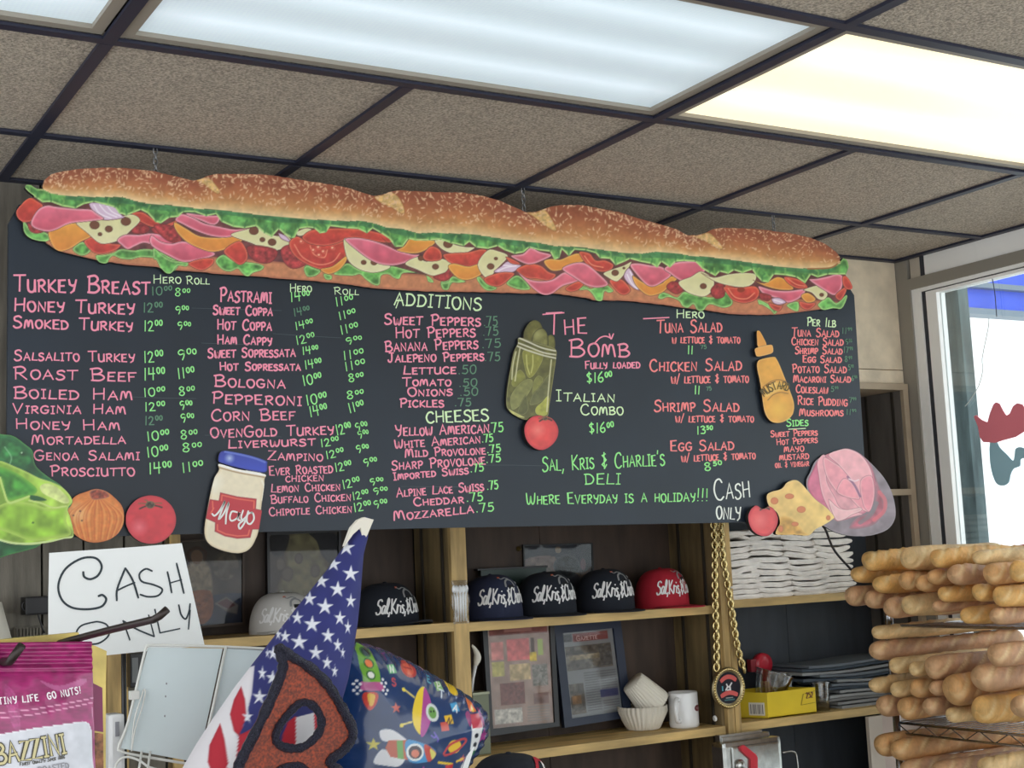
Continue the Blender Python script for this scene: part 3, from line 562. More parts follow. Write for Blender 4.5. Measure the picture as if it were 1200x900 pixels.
PINK, GREEN, PALE, WHITE, DIM = (250, 152, 176), (158, 240, 146), (222, 246, 196), (240, 244, 236), (98, 142, 112)
CORAL = (250, 140, 140)
M_ink = {k: mat('chalk marker '+n, c, .55) for k, c, n in ((PINK, PINK, 'pink'), (CORAL, CORAL, 'coral'), (GREEN, GREEN, 'green'), (PALE, PALE, 'pale green'), (WHITE, WHITE, 'white'), (DIM, DIM, 'rubbed green'))}
YI = YBD-.0007
def tfb(p): return atY(p[0], p[1], YI)
TX = [  # text, x0, y0, x1, y1 (baseline on the board, picture units), capital height, colour, half pen width
('Turkey Breast', 17, 341, 175, 345, 19, PINK, 1.25), ('Honey Turkey', 17, 364, 157, 368, 15, PINK, 1.15), ('Smoked Turkey', 16, 384, 155, 388, 13.5, PINK, 1.05),
('Salsalito Turkey', 17, 422, 157, 424, 12, PINK, .9), ('Roast Beef', 17, 444, 159, 447, 14, PINK, .95), ('Boiled Ham', 17, 466.5, 154.6, 469, 13.5, PINK, .95), ('Virginia Ham', 15, 484, 147, 485, 11.5, PINK, .9),
('Honey Ham', 19, 502.6, 140, 504, 12, PINK, .9), ('Mortadella', 37.5, 521, 147, 520, 11, PINK, .85), ('Genoa Salami', 40, 539, 163, 539, 11.5, PINK, .85), ('Prosciutto', 60, 558, 157.5, 557.5, 12, PINK, .9),
('Hero', 180, 332, 212, 332, 9.5, PALE, .6), ('Roll', 219, 333, 245, 333, 9, PALE, .6),
('10^00', 178, 346, 201, 345, 10, DIM, .6), ('8^00', 205, 347, 222, 347, 9, GREEN, .55), ('12^00', 168, 366, 190, 365, 11, DIM, .7), ('9^00', 206, 368, 221, 367, 9, GREEN, .6), ('12^00', 169, 388, 190, 387, 12, GREEN, .7), ('9^00', 208, 386, 223, 386, 9, GREEN, .6),
('12^00', 169, 425, 191, 423, 13, GREEN, .7), ('9^00', 209, 422, 230, 420, 12, GREEN, .7), ('14^00', 169, 446, 193, 444, 14, GREEN, .75), ('11^00', 209, 444, 228, 441, 12, GREEN, .75), ('10^00', 169, 465, 193, 463, 10, GREEN, .7), ('8^00', 210, 464, 228, 462, 10, GREEN, .65),
('12^00', 170, 482, 193, 480, 10, GREEN, .7), ('9^00', 211, 480, 225, 479, 10, GREEN, .7), ('12^00', 170, 498, 190, 497, 10, DIM, .7), ('9^00', 212, 495, 227, 494, 10, GREEN, .65), ('10^00', 173, 517, 198, 514, 11, GREEN, .75), ('8^00', 212, 515, 231, 513, 10, GREEN, .65),
('10^00', 173, 536, 197, 533, 12, GREEN, .75), ('8^00', 214, 530, 236, 528, 10, GREEN, .65), ('14^00', 175, 556, 201, 553, 13, GREEN, .8), ('11^00', 214, 554, 238, 550, 11, GREEN, .75),
('Pastrami', 258, 353, 318, 355, 16, PINK, 1.05), ('Sweet Coppa', 250, 368, 319, 370, 11, PINK, 1.0), ('Hot Coppa', 255, 386, 318, 387.5, 12, PINK, .95), ('Ham Cappy', 255, 403, 318, 404.5, 11, PINK, .95),
('Sweet Sopressata', 244, 419, 346, 418, 11, PINK, .95), ('Hot Sopressata', 258, 434, 352, 434, 9.5, PINK, .95), ('Bologna', 252, 453, 334, 455, 13, PINK, .95), ('Pepperoni', 249, 472.5, 353, 475.5, 14, PINK, .95),
('Corn Beef', 248, 493, 345, 492, 13, PINK, .9), ('OvenGold Turkey', 247, 513, 391, 509, 12, PINK, .9), ('Liverwurst', 268, 525, 369, 522, 10, PINK, .9), ('Zampino', 314, 539, 378, 540, 10.5, PINK, .8), ('Ever Roasted', 316, 557, 390, 554, 10.5, PINK, .8), ('chicken', 335, 564.5, 379, 563.5, 9, PINK, .7),
('Lemon Chicken', 318, 577, 398.6, 574.5, 9.5, PINK, .75), ('Buffalo Chicken', 318, 590, 411, 586.5, 9.5, PINK, .75), ('Chipotle Chicken', 316, 604.5, 412, 600.5, 9.5, PINK, .75),
('Hero', 340, 342, 365, 342, 9, PALE, .6), ('Roll', 392, 345, 420, 345.5, 8, PALE, .55),
('14^00', 341, 354, 363, 351, 11, GREEN, .65), ('11^00', 394, 359, 414, 355, 10, GREEN, .65), ('14^00', 345, 371, 363, 367, 9, DIM, .6), ('11^00', 398, 375, 417, 370, 9, GREEN, .65), ('14^00', 347, 387, 367, 382, 9, GREEN, .6), ('11^00', 400, 392, 420, 387, 10, GREEN, .65),
('12^00', 348, 404, 369, 399, 10, GREEN, .6), ('9^00', 406, 404, 424, 401, 8, GREEN, .6), ('14^00', 355, 416, 373, 413, 9, GREEN, .65), ('11^00', 403, 422, 426, 418, 10, GREEN, .65), ('14^00', 358, 433, 377, 429, 10, GREEN, .65), ('11^00', 405, 435, 428, 430, 10, GREEN, .65),
('10^00', 356, 452, 377, 448, 12, GREEN, .7), ('8^00', 409, 448, 426, 445, 9, GREEN, .65), ('10^00', 360, 475, 383, 471, 12, GREEN, .75), ('8^00', 407, 468, 426, 465, 9, GREEN, .65), ('14^00', 364, 489, 384, 484, 12, GREEN, .7), ('11^00', 410, 484, 427, 479, 11, GREEN, .7),
('12^00', 395, 510, 412, 506, 12, GREEN, .7), ('9^00', 417.6, 506, 431, 503, 10, GREEN, .6), ('12^00', 376.5, 524, 397, 520, 9, GREEN, .65), ('9^00', 420, 514, 432, 512, 9, GREEN, .55), ('12^00', 383, 538, 403, 533, 9, GREEN, .65), ('9^00', 418, 531, 432, 529, 9, GREEN, .65),
('12^00', 393.5, 553, 412, 549, 10, GREEN, .65), ('9^00', 427, 547, 442, 544, 9, GREEN, .65), ('12^00', 402.5, 573, 422, 568, 10, GREEN, .65), ('9^00', 434, 569, 449, 567, 8, GREEN, .65), ('12^00', 414, 586, 432, 582, 9, GREEN, .65), ('9^00', 438, 580, 454, 578, 8, GREEN, .65), ('12^00', 415.5, 600, 435, 596, 10, GREEN, .65), ('9^00', 439, 596, 454, 593, 9, GREEN, .65),
('ADDITIONS', 462, 357, 564, 364, 14, PALE, .95), ('Sweet Peppers', 451, 380, 563, 382, 12, PINK, .95), ('Hot Peppers', 464, 396, 557, 394.5, 12, PINK, .9), ('Banana Peppers', 452, 412, 560, 408.5, 12, PINK, .9), ('Jalepeno Peppers', 455, 424.5, 567, 422.5, 10.5, PINK, .9),
('Lettuce', 473, 438.5, 534, 437.5, 10, PINK, .9), ('Tomato', 472, 452.5, 528, 452, 9.5, PINK, .9), ('Onions', 478, 464, 530, 463.5, 9.5, PINK, .9), ('Pickles', 469, 477, 520, 477, 10, PINK, .9),
('.75', 567, 382, 583, 382, 11, DIM, .65), ('.75', 566, 393.5, 584, 393, 10, DIM, .65), ('.75', 565, 408, 587, 407, 10, DIM, .65), ('.75', 568, 423, 586, 423, 10, DIM, .65), ('.50', 537, 438, 558, 438, 10, DIM, .65), ('.50', 538, 453, 559, 453, 9, DIM, .65), ('.50', 539, 463.5, 560, 463.5, 9, DIM, .65), ('.75', 533, 476, 552, 476, 9, DIM, .7),
('CHEESES', 500, 495.5, 573, 493, 13, PALE, .95), ('Yellow American', 464, 511, 573, 507, 12, PINK, .9), ('White American', 463, 525.5, 563, 519, 10, PINK, .85), ('Mild Provolone', 475, 536, 569, 532, 9.5, PINK, .85), ('Sharp Provolone', 459.5, 551, 568.6, 544, 11, PINK, .85), ('Imported Swiss', 461.5, 562.5, 549, 555, 8.5, PINK, .85),
('Alpine Lace Swiss', 465, 582.5, 567, 574.5, 10, PINK, .85), ('Cheddar', 485.5, 593, 543.6, 589.5, 9.5, PINK, .85), ('Mozzarella', 462, 610, 555, 601, 10.5, PINK, .9),
('.75', 573, 507, 590, 506, 11, GREEN, .75), ('.75', 565, 518.5, 578, 517.5, 9, GREEN, .75), ('.75', 571, 531, 587, 529.5, 9, GREEN, .75), ('.75', 570, 542.5, 587, 541, 9, GREEN, .75), ('.75', 551.6, 553.5, 567, 552, 9, GREEN, .75), ('.75', 571, 574, 584, 573, 10, GREEN, .75), ('.75', 547, 588, 566, 587, 10, GREEN, .75), ('.75', 558, 600.5, 579, 599, 10, GREEN, .75),
('The', 641, 391.5, 687, 391, 24, PINK, 1.0), ('Bomb', 668, 418, 737, 418, 20, PINK, 1.05), ('Fully loaded', 686, 432, 750, 431, 9, PINK, .8), ('$16^00', 688, 449, 717, 447, 12, GREEN, .75), ('Italian', 652, 470, 720, 471, 12.5, PALE, .75), ('Combo', 681, 486, 730, 486, 12, PALE, .75), ('$16^00', 691, 508, 719, 506, 12, GREEN, .7),
("Sal, Kris & Charlie's", 636, 552, 779, 545, 17, GREEN, .8), ('DELI', 686, 567.5, 727, 567, 12, GREEN, .75), ('Where Everyday is a holiday!!!', 617, 591, 830, 587, 13, GREEN, .75), ('Cash', 838, 586, 879, 583, 24, WHITE, .85), ('ONLY', 839.5, 608, 868, 608.5, 14, WHITE, .85),
('Hero', 793, 372.5, 825, 372.5, 9.5, PALE, .7), ('Tuna Salad', 770, 390, 846, 389, 14, PINK, .9), ('w lettuce & tomato', 788, 402, 867, 402, 9, PINK, .75), ('11', 806, 415, 812, 415, 10, GREEN, .75), ('75', 821, 409, 828, 408.5, 4.5, DIM, .5), ('Chicken Salad', 762, 435, 869, 434, 14, PINK, .9), ('w/ lettuce & tomato', 787, 449, 877, 448, 10, PINK, .8), ('11', 814, 462, 820, 462, 10, GREEN, .75), ('75', 828, 458, 834, 457, 4.5, DIM, .5),
('Shrimp Salad', 767, 482, 866, 482, 13, PINK, .9), ('w/ lettuce & tomato', 792, 494.5, 883, 494.5, 9, PINK, .75), ('13^50', 817, 509, 835, 507.5, 9, GREEN, .7), ('Egg Salad', 786, 528.5, 860, 527, 12, PINK, .85), ('w/ lettuce & tomato', 799, 541, 885, 537.5, 9, PINK, .75), ('8^50', 826, 552, 846, 549, 9.5, GREEN, .7),
('Per 1lb', 946, 382, 979, 383, 10, PALE, .7), ('Tuna Salad', 928, 394, 983, 395, 9.5, PINK, .75), ('Chicken Salad', 928, 404, 988, 405, 9, PINK, .75), ('Shrimp Salad', 932, 414.5, 987, 415, 8.5, PINK, .75), ('Egg Salad', 941, 424.5, 986, 425, 8, PINK, .75), ('Potato Salad', 929, 436.5, 992, 437, 9.5, PINK, .75), ('Macaroni Salad', 930, 448, 997, 448, 8.5, PINK, .75), ('Coleslaw', 933, 460, 970, 461, 9, PINK, .75), ('Rice Pudding', 935, 474, 993, 475.5, 9.5, PINK, .75), ('Mushrooms', 937, 487, 988, 487.5, 8.5, PINK, .75),
('11^99', 987, 391, 998, 391, 7, DIM, .45), ('9^99', 991, 404, 998, 404, 6.5, DIM, .45), ('17^99', 989, 413.5, 999, 413.5, 7, DIM, .45), ('8^99', 990, 424, 998, 424, 6.5, DIM, .45), ('5^99', 994, 434, 1000, 434, 6.5, DIM, .45), ('6^99', 998, 446, 1004, 446, 6, DIM, .45), ('5^99', 974, 459, 982, 459, 6, DIM, .45), ('7^99', 995, 472, 1003, 472, 6, DIM, .45), ('11^99', 992, 486, 1003, 486, 6.5, DIM, .45),
('Sides', 922, 499.5, 947, 498.5, 8.5, GREEN, .7), ('Sweet Peppers', 903.6, 512, 958, 510, 7, PINK, .7), ('Hot Peppers', 910.5, 521.5, 958, 518.5, 7, PINK, .65), ('mayo', 919, 530, 942, 528.5, 8.5, PINK, .65), ('mustard', 913.5, 539.5, 948, 537.5, 8, PINK, .65), ('oil & vinegar', 908.6, 548, 948, 546, 7, PINK, .6),
]
for (t, x0, y0, x1, y1, cap, c, w) in TX:
    if c == PINK and x0 > 740: c = CORAL
    st, W_ = text_strokes(t); e_ = np.array([x1-x0, y1-y0], float); n_ = np.array([e_[1], -e_[0]])/np.linalg.norm(e_); words = {}
    xs_ = 0.0; bounds = []; tt = t.replace('^', '')
    for wd in t.split(' '):
        _, ww = text_strokes(wd) if wd else ([], 0); bounds.append(ww)
    # strokes are grouped into words by the spaces between them
    rel = np.cumsum([0]+[b_+glyph(' ')[0]+.32 for b_ in bounds]); rel = rel[:-1]/(rel[-1]-glyph(' ')[0]-.32)*W_
    for P in st:
        cx_ = np.mean([q[0] for q in P]); k_ = int(np.searchsorted(rel, cx_+.12, side='right'))-1; words.setdefault(k_, []).append(P)
    for k_, Ps in words.items():
        mb = MB()
        for P in Ps: ribbon(mb, [np.array([x0, y0])+e_*q[0]/W_+n_*q[1]*cap for q in P], w*1.08, tfb)
        mb.build('lettering', M_ink[c], board)
mb = MB()
for P in ([(697, 402), (703, 396), (710, 394), (717, 397)], [(714, 391), (716, 397), (719, 391)]): ribbon(mb, catmull(P, 4), .8, tfb)
for P in ([(636, 368.5), (661, 366.5)], [(754, 373.5), (784, 372)]): ribbon(mb, P, .9, tfb)
mb.build('lettering', M_ink[PINK], board)
mb = MB(); ribbon(mb, [(924, 503), (944, 502)], .6, tfb); ribbon(mb, [(464, 361), (468, 350)], .7, tfb); mb.build('lettering', M_ink[PALE], board)
# chalk ghosts and fine scratches on the slate
M_ghost = mat('chalk residue', (84, 94, 98), .7); rr = random.Random(5); mb = MB()
for i_, (a, b, c, d) in enumerate(((225, 361, 330, 364), (236, 402, 300, 404), (320, 391, 400, 396), (150, 465, 230, 467), (30, 455, 60, 455), (240, 510, 330, 512), (560, 545, 640, 546), (470, 570, 560, 571))):
    mb = MB(); ribbon(mb, [(a, b), ((a+c)/2, (b+d)/2+rr.uniform(-.5, .5)), (c, d)], .22, tfb); mb.build('chalk_scratch', M_ghost, board)
# ============================================================ painted plywood cut-outs on and around the board
M_paint = painted_mat('painted plywood', .4, .15); M_edge = mat('dark sawn edge', (38, 34, 32), .7)
def cr(k, s):       # points measured on six overlapping close-ups of the sandwich
    o = ((10, 185), (180, 190), (340, 200), (500, 210), (660, 225), (820, 240))[k-1]
    return [(o[0]+float(a.split(',')[0])/6, o[1]+float(a.split(',')[1])/6) for a in s.split()]
YS = YBD-.014
P, pt = sheet(14, 188, 1004, 372, YS, .0018)
topE = cr(1, '232,205 250,150 300,110 380,90 520,72 700,65 850,70 1000,85')+cr(2, '60,75 150,95 250,120 290,125 330,115 370,95 430,80 600,80 800,85')+cr(3, '60,60 260,90 400,115 520,155 590,175 650,165 700,145 760,135 850,140')+cr(4, '100,90 250,90 400,115 520,150 620,195 700,230 760,228 820,208 870,190 950,178 1100,180')+cr(5, '240,110 400,140 520,180 650,215 800,260 870,300 930,303 1000,285 1040,262 1100,250')+cr(6, '200,160 350,165 500,180 650,200 780,230 880,270 960,330 990,370 985,400')
botE = cr(1, '250,225 300,250 400,265 600,275 800,275 900,305 1000,325')+cr(2, '100,300 300,325 500,340 700,365 900,385')+cr(3, '80,338 200,345 400,355 500,352 600,372 680,400 800,412 900,440')+cr(4, '50,375 150,380 320,385 380,395 540,420 640,430 800,450 900,470')+cr(5, '100,385 300,410 450,430 560,432 650,420 800,430 900,450')+cr(6, '50,365 250,390 450,420 600,440 750,448 900,445 960,425')
ruf = cr(1, '115,215 150,250 200,285 240,312 300,310 380,340 470,355 530,325 600,310 700,335 750,350 780,390 830,405 880,385 930,365 980,390')+cr(2, '15,420 50,430 110,390 170,385 210,350 290,350 370,380 440,365 480,420 560,455 640,465 720,450 780,500 830,525 880,470 920,505 970,535')+cr(3, '30,470 60,410 120,400 170,405 210,440 250,435 280,390 400,405 480,410 540,440 580,405 640,440 700,480 740,535 790,535 830,480 880,490 980,490 1060,485')+cr(4, '170,450 200,455 260,470 300,440 350,480 430,490 500,470 550,500 620,525 680,515 720,480 790,500 870,510 900,565 930,555 950,490')+cr(5, '40,450 80,405 160,410 230,430 260,465 330,470 370,515 430,490 470,470 540,490 620,505 660,530 690,490 750,530 790,490 850,485 930,490 980,540 1030,570')+cr(6, '110,500 140,470 200,485 240,460 300,480 370,455 400,500 440,540 480,545 520,490 600,495 680,510 740,550 780,490 830,510 900,490 980,490 1030,490 1050,440 1040,390 1010,370 975,410')
bunB = cr(1, '260,600 340,655 480,690 620,722 800,750 1050,772')+cr(2, '100,760 250,768 450,788 650,800')+cr(3, '0,768 200,782 400,802 550,825 720,838 900,847')+cr(4, '0,792 400,797 700,806 900,806 1000,820 1150,842')+cr(5, '200,762 450,768 700,795 850,818 1000,832')+cr(6, '50,745 200,768 400,778 550,774 700,757 850,737 985,720')
topB = [(x, y-min(20, 6+.12*abs(x-50), 6+.2*abs(x-985))) for x, y in bunB]
N_ = pt.part
bg_poly = cr(1, '200,270 110,300 90,400 130,500 260,590')+bunB[3:-1]+cr(6, '960,720 1010,640 1045,560 1020,470')+[(x, y-2) for x, y in reversed(botE)]
pt.fill(bg_poly, (108, 58, 58), noise=.35, ns=7, part=N_('filling_shadow'), sm=False)
bb = N_('bottom_bun'); pt.fill(bunB+topB[::-1], (196, 126, 90), edge=(168, 96, 74), ew=3, noise=.16, ns=5, part=bb, sm=False, grad=(206, 140, 98), gdir=(0, -1))
G1, G2, GD = (120, 190, 96), (196, 232, 150), (40, 104, 62)
def lettuce(poly, nm='lettuce_leaf', sm=True, base=(104, 168, 84), folds=True):
    k = N_(nm); pt.fill(poly, base, edge=G2, ew=3.0, line=(58, 92, 52), lw=.8, noise=.55, ns=6, part=k, sm=sm)
for s in ((1, '105,440 130,470 170,520 250,520 300,560 260,590 180,580 120,545 100,490'), (1, '450,640 520,590 580,640 550,680 500,685'), (1, '615,685 680,680 740,665 790,640 880,650 950,640 1040,650 1120,690 1200,740 1150,810 1100,810 1060,760 1030,710 930,700 860,715 790,710 740,690 710,710 690,745 640,740 620,715'),
          (2, '0,600 60,650 130,690 240,705 230,735 170,730 130,780 90,785 50,750 20,690 0,680'), (2, '435,695 490,650 560,690 640,700 720,710 775,730 760,760 700,780 660,808 620,780 590,750 540,770 480,755'), (2, '1060,735 1110,720 1175,760 1130,800 1080,795'),
          (3, '95,690 120,665 160,680 215,705 180,740 120,745'), (3, '235,725 290,735 290,765 250,765'), (3, '310,715 400,650 480,690 600,705 700,670 800,690 900,720 980,745 1010,785 970,780 940,730 800,720 770,760 730,755 690,730 640,740 630,800 590,805 530,765 490,730 440,740 330,735'), (3, '1060,780 1120,770 1180,740 1200,770 1140,790 1110,835 1070,830'),
          (4, '100,730 150,720 170,685 220,690 275,720 230,730 170,730 155,775 115,775'), (4, '350,700 375,685 420,730 495,765 450,785 400,770'), (4, '560,730 630,675 690,710 730,770 680,780 610,765'), (4, '1070,780 1110,750 1160,770 1200,760 1200,850 1165,810 1130,770'),
          (5, '110,690 140,660 190,680 250,660 310,655 355,695 320,710 290,700 275,765 235,765 205,720 170,690'), (5, '665,740 690,705 740,715 800,740 850,700 930,720 1050,740 1140,700 1190,760 1180,800 1120,815 1030,790 985,835 945,835 915,790 880,815 840,805 810,765 740,740 690,755'),
          (6, '410,665 470,690 510,720 545,745 525,770 495,740 440,705 415,700'), (6, '610,705 690,680 695,745 660,745'), (6, '830,700 870,665 910,650 960,690 1010,650 1030,630 1040,650 1000,730 940,730 870,742 840,720')):
    lettuce(cr(*s))
FILL = []
HAM, TOM, CHD, SWS, ONI, SAL = 'ham_slice', 'tomato_slice', 'cheddar_slice', 'swiss_slice', 'onion_slice', 'salami_slice'
STY = {HAM: dict(base=(236, 120, 142), edge=(250, 192, 200), ew=3.4, grad=(206, 88, 108), noise=.12, ns=9), TOM: dict(base=(218, 82, 62), edge=(236, 126, 96), ew=3, grad=(184, 58, 54), noise=.18, ns=6),
       CHD: dict(base=(238, 164, 70), edge=(246, 198, 116), ew=2.6, grad=(222, 138, 62), noise=.08, ns=8), SWS: dict(base=(222, 216, 158), edge=(240, 236, 196), ew=2.4, grad=(232, 224, 178), noise=.05, ns=8),
       ONI: dict(base=(224, 196, 218), edge=(176, 130, 170), ew=1.6), SAL: dict(base=(170, 62, 62), edge=(150, 52, 56), ew=3, noise=.5, ns=4)}
def item(kind, k, s, holes=(), rings=()):
    poly = np.array(cr(k, s)); poly = [tuple(p) for p in poly.mean(0)+(poly-poly.mean(0))*1.09]; nm = N_(kind); pt.fill(poly, line=(84, 40, 36), lw=.9, part=nm, **STY[kind])
    for (hx, hy, hr) in holes:
        (cx, cy), = cr(k, '%g,%g' % (hx, hy)); r = hr/6; pt.fill([(cx+r*cos(t), cy+r*.85*sin(t)) for t in np.linspace(0, 2*pi, 9)[:-1]], (120, 72, 50), edge=(86, 50, 36), ew=1.2, clip=True)
    for q in rings: pt.line(cr(k, q), (250, 236, 246) if kind == ONI else (236, 140, 110), .7)
item(TOM, 1, '60,370 100,320 150,285 200,310 235,340 210,400 160,440 100,445 65,415')
item(SAL, 1, '140,460 200,500 240,520 190,530 150,510'); item(TOM, 1, '540,590 600,560 700,600 780,610 740,650 650,672 590,655')
item(TOM, 1, '880,395 950,385 1020,430 1080,465 1140,450 1180,430 1180,450 1100,490 1000,480 920,440'); item(SAL, 1, '870,520 900,450 960,470 990,500 950,530'); item(SAL, 1, '1010,500 1100,490 1190,510 1200,590 1120,590 1060,555')
item(CHD, 1, '290,520 360,490 450,465 520,480 575,545 500,590 430,635 360,650 315,610')
item(SWS, 1, '490,455 600,440 760,420 860,405 910,445 850,510 780,570 700,595 640,590 570,530', holes=((605, 472, 36), (705, 500, 28), (643, 537, 16), (825, 447, 36)))
item(ONI, 1, '575,330 640,320 740,345 790,400 810,418 700,435 640,420', rings=('600,330 640,390 720,425', '640,330 690,385 760,415', '690,335 730,380 790,410'))
item(HAM, 1, '175,450 220,370 280,340 350,350 480,362 560,365 600,390 650,430 560,445 430,460 340,500 280,512 200,490')
item(HAM, 1, '780,580 830,545 920,545 1010,535 1100,560 1200,620 1200,715 1130,690 1040,630 960,600 900,620 850,642 810,615')
item(SAL, 2, '10,450 80,440 150,470 190,545 150,565 90,545 40,500'); item(HAM, 2, '0,520 60,560 130,575 200,560 290,580 410,635 380,665 280,690 200,695 120,660 0,590')
item(TOM, 2, '250,710 340,680 415,680 410,720 350,758 290,745'); item(CHD, 2, '165,430 240,470 330,520 460,530 560,515 605,545 540,590 420,625 320,600 230,550 170,480')
item(HAM, 2, '240,360 330,370 400,375 455,380 450,420 410,440 330,410 260,385'); item(HAM, 2, '170,410 210,370 280,390 360,430 450,450 560,470 680,462 590,505 500,525 400,515 300,480 220,440')
item(TOM, 2, '500,625 600,560 650,620 655,680 610,718 560,690'); item(SWS, 2, '560,515 650,480 730,465 790,500 870,520 920,510 960,570 880,610 800,615 700,570', holes=((705, 483, 34), (765, 545, 20), (833, 563, 30)))
item(SAL, 2, '665,600 740,590 850,615 860,660 810,705 730,700 680,660'); item(ONI, 2, '880,500 930,520 960,560 900,540'); item(SAL, 2, '900,620 970,590 1060,680 1060,720 980,745 920,700')
item(SWS, 3, '50,430 110,405 150,420 90,455 55,455')
item(TOM, 3, '10,510 60,470 130,500 280,520 370,500 385,560 360,640 290,680 210,685 100,640 30,580', rings=('30,520 90,610 200,660 300,640 350,580', '140,530 170,590 240,610 260,560'))
for (cx, cy) in ((165, 560), (200, 540), (235, 570), (205, 595), (300, 545), (80, 500)):
    (a, b), = cr(3, '%g,%g' % (cx, cy)); pt.dot(a, b, 3.2, 2.6, .5, (214, 96, 78)); pt.dot(a-.6, b-.6, 1.2, 1, 0, (250, 196, 160))
item(TOM, 3, '110,460 170,420 280,410 400,410 520,420 640,450 700,500 600,500 460,475 400,480 330,510 250,525 170,515 120,490'); item(CHD, 3, '220,690 300,670 385,605 390,640 340,700 270,725')
item(SWS, 3, '385,500 420,490 470,560 560,620 690,665 640,700 560,710 470,680 410,620', holes=((517, 645, 20), (590, 645, 24))); item(HAM, 3, '405,490 470,478 560,490 660,520 750,560 840,585 890,590 830,630 740,658 650,655 570,625 480,560')
item(CHD, 3, '660,475 700,510 740,550 800,530 840,480 900,490 1010,495 970,540 900,575 820,575 740,550'); item(SWS, 3, '820,655 900,610 960,640 1050,620 1125,655 1080,720 1000,735 900,695', holes=((1022, 675, 24), (920, 615, 22)))
item(TOM, 3, '940,590 990,535 1050,560 1060,620 1000,635 950,625'); item(SAL, 3, '1010,745 1090,715 1120,680 1140,735 1080,775')
item(SWS, 4, '65,435 130,430 200,460 270,475 330,480 260,520 180,520 110,490', holes=((150, 455, 34),)); item(TOM, 4, '130,530 200,520 290,515 380,495 430,520 395,570 330,608 250,612 180,590 140,560')
item(CHD, 4, '160,620 200,595 290,615 360,600 400,640 360,680 290,705 220,690'); item(SWS, 4, '365,600 430,505 500,510 565,545 500,620 430,690', holes=((487, 558, 14), (450, 613, 26)))
item(ONI, 4, '480,650 530,610 570,580 640,600 660,610 620,645 570,660', rings=('500,645 560,620 630,610', '540,605 600,610')); item(TOM, 4, '410,700 470,670 540,655 610,665 570,710 510,750 440,740')
item(TOM, 4, '560,545 640,580 650,600 590,590'); item(TOM, 4, '640,640 720,600 800,610 850,650 900,670 860,710 780,700 700,690'); item(HAM, 4, '600,540 680,525 730,485 790,510 870,535 800,575 740,595 690,590'); item(HAM, 4, '650,650 720,700 800,715 880,705 950,660 1000,670 1060,715 950,750 880,800 820,808 760,770 700,710')
item(CHD, 4, '835,575 880,560 940,565 1000,540 1060,525 1120,560 1060,590 1000,605 950,635 890,640 850,610'); item(TOM, 4, '980,765 1060,720 1100,740 1060,780 1010,790')
item(TOM, 5, '120,430 190,435 230,480 290,480 345,510 320,550 250,555 180,520', rings=('150,450 200,510 280,530',)); item(HAM, 5, '5,545 60,510 130,500 180,520 240,570 305,640 250,665 170,655 80,600')
item(TOM, 5, '330,625 400,615 440,640 470,690 430,722 380,700'); item(SWS, 5, '290,570 360,540 420,520 475,495 440,560 400,610 370,625 320,600', holes=((365, 568, 26), (427, 535, 10)))
item(ONI, 5, '430,600 460,540 490,570 520,640 540,685 490,670', rings=('450,580 480,640 520,680', '470,560 500,620')); item(CHD, 5, '500,590 560,630 620,655 690,640 730,600 800,600 740,660 690,705 610,725 550,690 510,640')
item(HAM, 5, '480,520 530,505 620,520 690,530 750,580 700,625 640,658 590,650 530,590'); item(HAM, 5, '720,540 790,500 880,490 950,495 990,550 930,590 860,628 810,610 760,575')
item(SAL, 5, '730,670 770,630 830,650 840,690 790,715'); item(SWS, 5, '985,570 1050,610 1130,600 1200,590 1200,650 1100,640 1030,610'); item(SWS, 5, '820,635 900,600 970,565 1050,620 1040,690 990,730 920,720 860,690', holes=((985, 662, 24),))
item(SAL, 5, '1040,690 1090,640 1130,660 1130,730 1070,745'); item(TOM, 5, '1140,660 1200,665 1200,750 1170,730')
item(SWS, 6, '25,480 110,510 200,490 300,480 380,490 375,540 320,575 230,570 120,540', rings=()); item(TOM, 6, '180,580 280,585 380,575 412,620 380,670 310,688 240,670 195,620', rings=('200,590 250,650 330,660 385,620',))
(a, b), = cr(6, '290,597'); pt.dot(a, b, 4.5, 3, 0, (150, 60, 40)); item(CHD, 6, '385,530 460,550 540,510 600,530 650,590 560,595 460,570'); item(TOM, 6, '600,510 680,520 740,555 750,585 680,585 620,550', rings=('620,520 680,560 740,572',))
item(HAM, 6, '425,575 520,600 620,605 730,595 700,650 620,685 540,655 460,630'); item(SAL, 6, '425,620 500,640 480,675 430,660'); item(TOM, 6, '490,690 570,710 590,690 560,745 510,730'); item(ONI, 6, '510,660 560,655 605,685 560,702 520,690', rings=('525,670 580,685',))
item(TOM, 6, '705,680 760,690 810,690 800,715 760,738 715,720'); item(CHD, 6, '715,640 760,620 810,655 800,680 750,685'); item(SWS, 6, '735,600 820,570 850,580 895,625 870,665 830,660 790,620', holes=((857, 633, 16),))
item(HAM, 6, '780,530 830,520 900,505 960,490 1000,510 990,590 945,630 880,600'); item(TOM, 6, '955,635 1020,580 1030,610 990,670'); item(TOM, 6, '1005,510 1040,510 1075,580 1040,595 1010,565')
lt = ruf+[(x, y-1.0) for x, y in reversed(botE)]+cr(1, '200,215 160,188 125,185 108,200')
kl = N_('lettuce_ruffle'); pt.fill(lt, (98, 158, 84), edge=(186, 224, 136), ew=3.0, line=(48, 90, 52), lw=.8, noise=.55, ns=7, part=kl, sm=False)
pt.fill([(x, y+6+1.5*sin(x*.23)) for x, y in botE[2:]]+[(x, y-2) for x, y in reversed(botE[2:])], (56, 108, 78), edge=(70, 122, 84), ew=3, noise=.4, ns=7, clip=True, sm=False, alpha=.6)
rr = random.Random(3)
pt.line([(x, y-.7) for x, y in ruf], (200, 234, 150), .75, sm=False, alpha=.9)
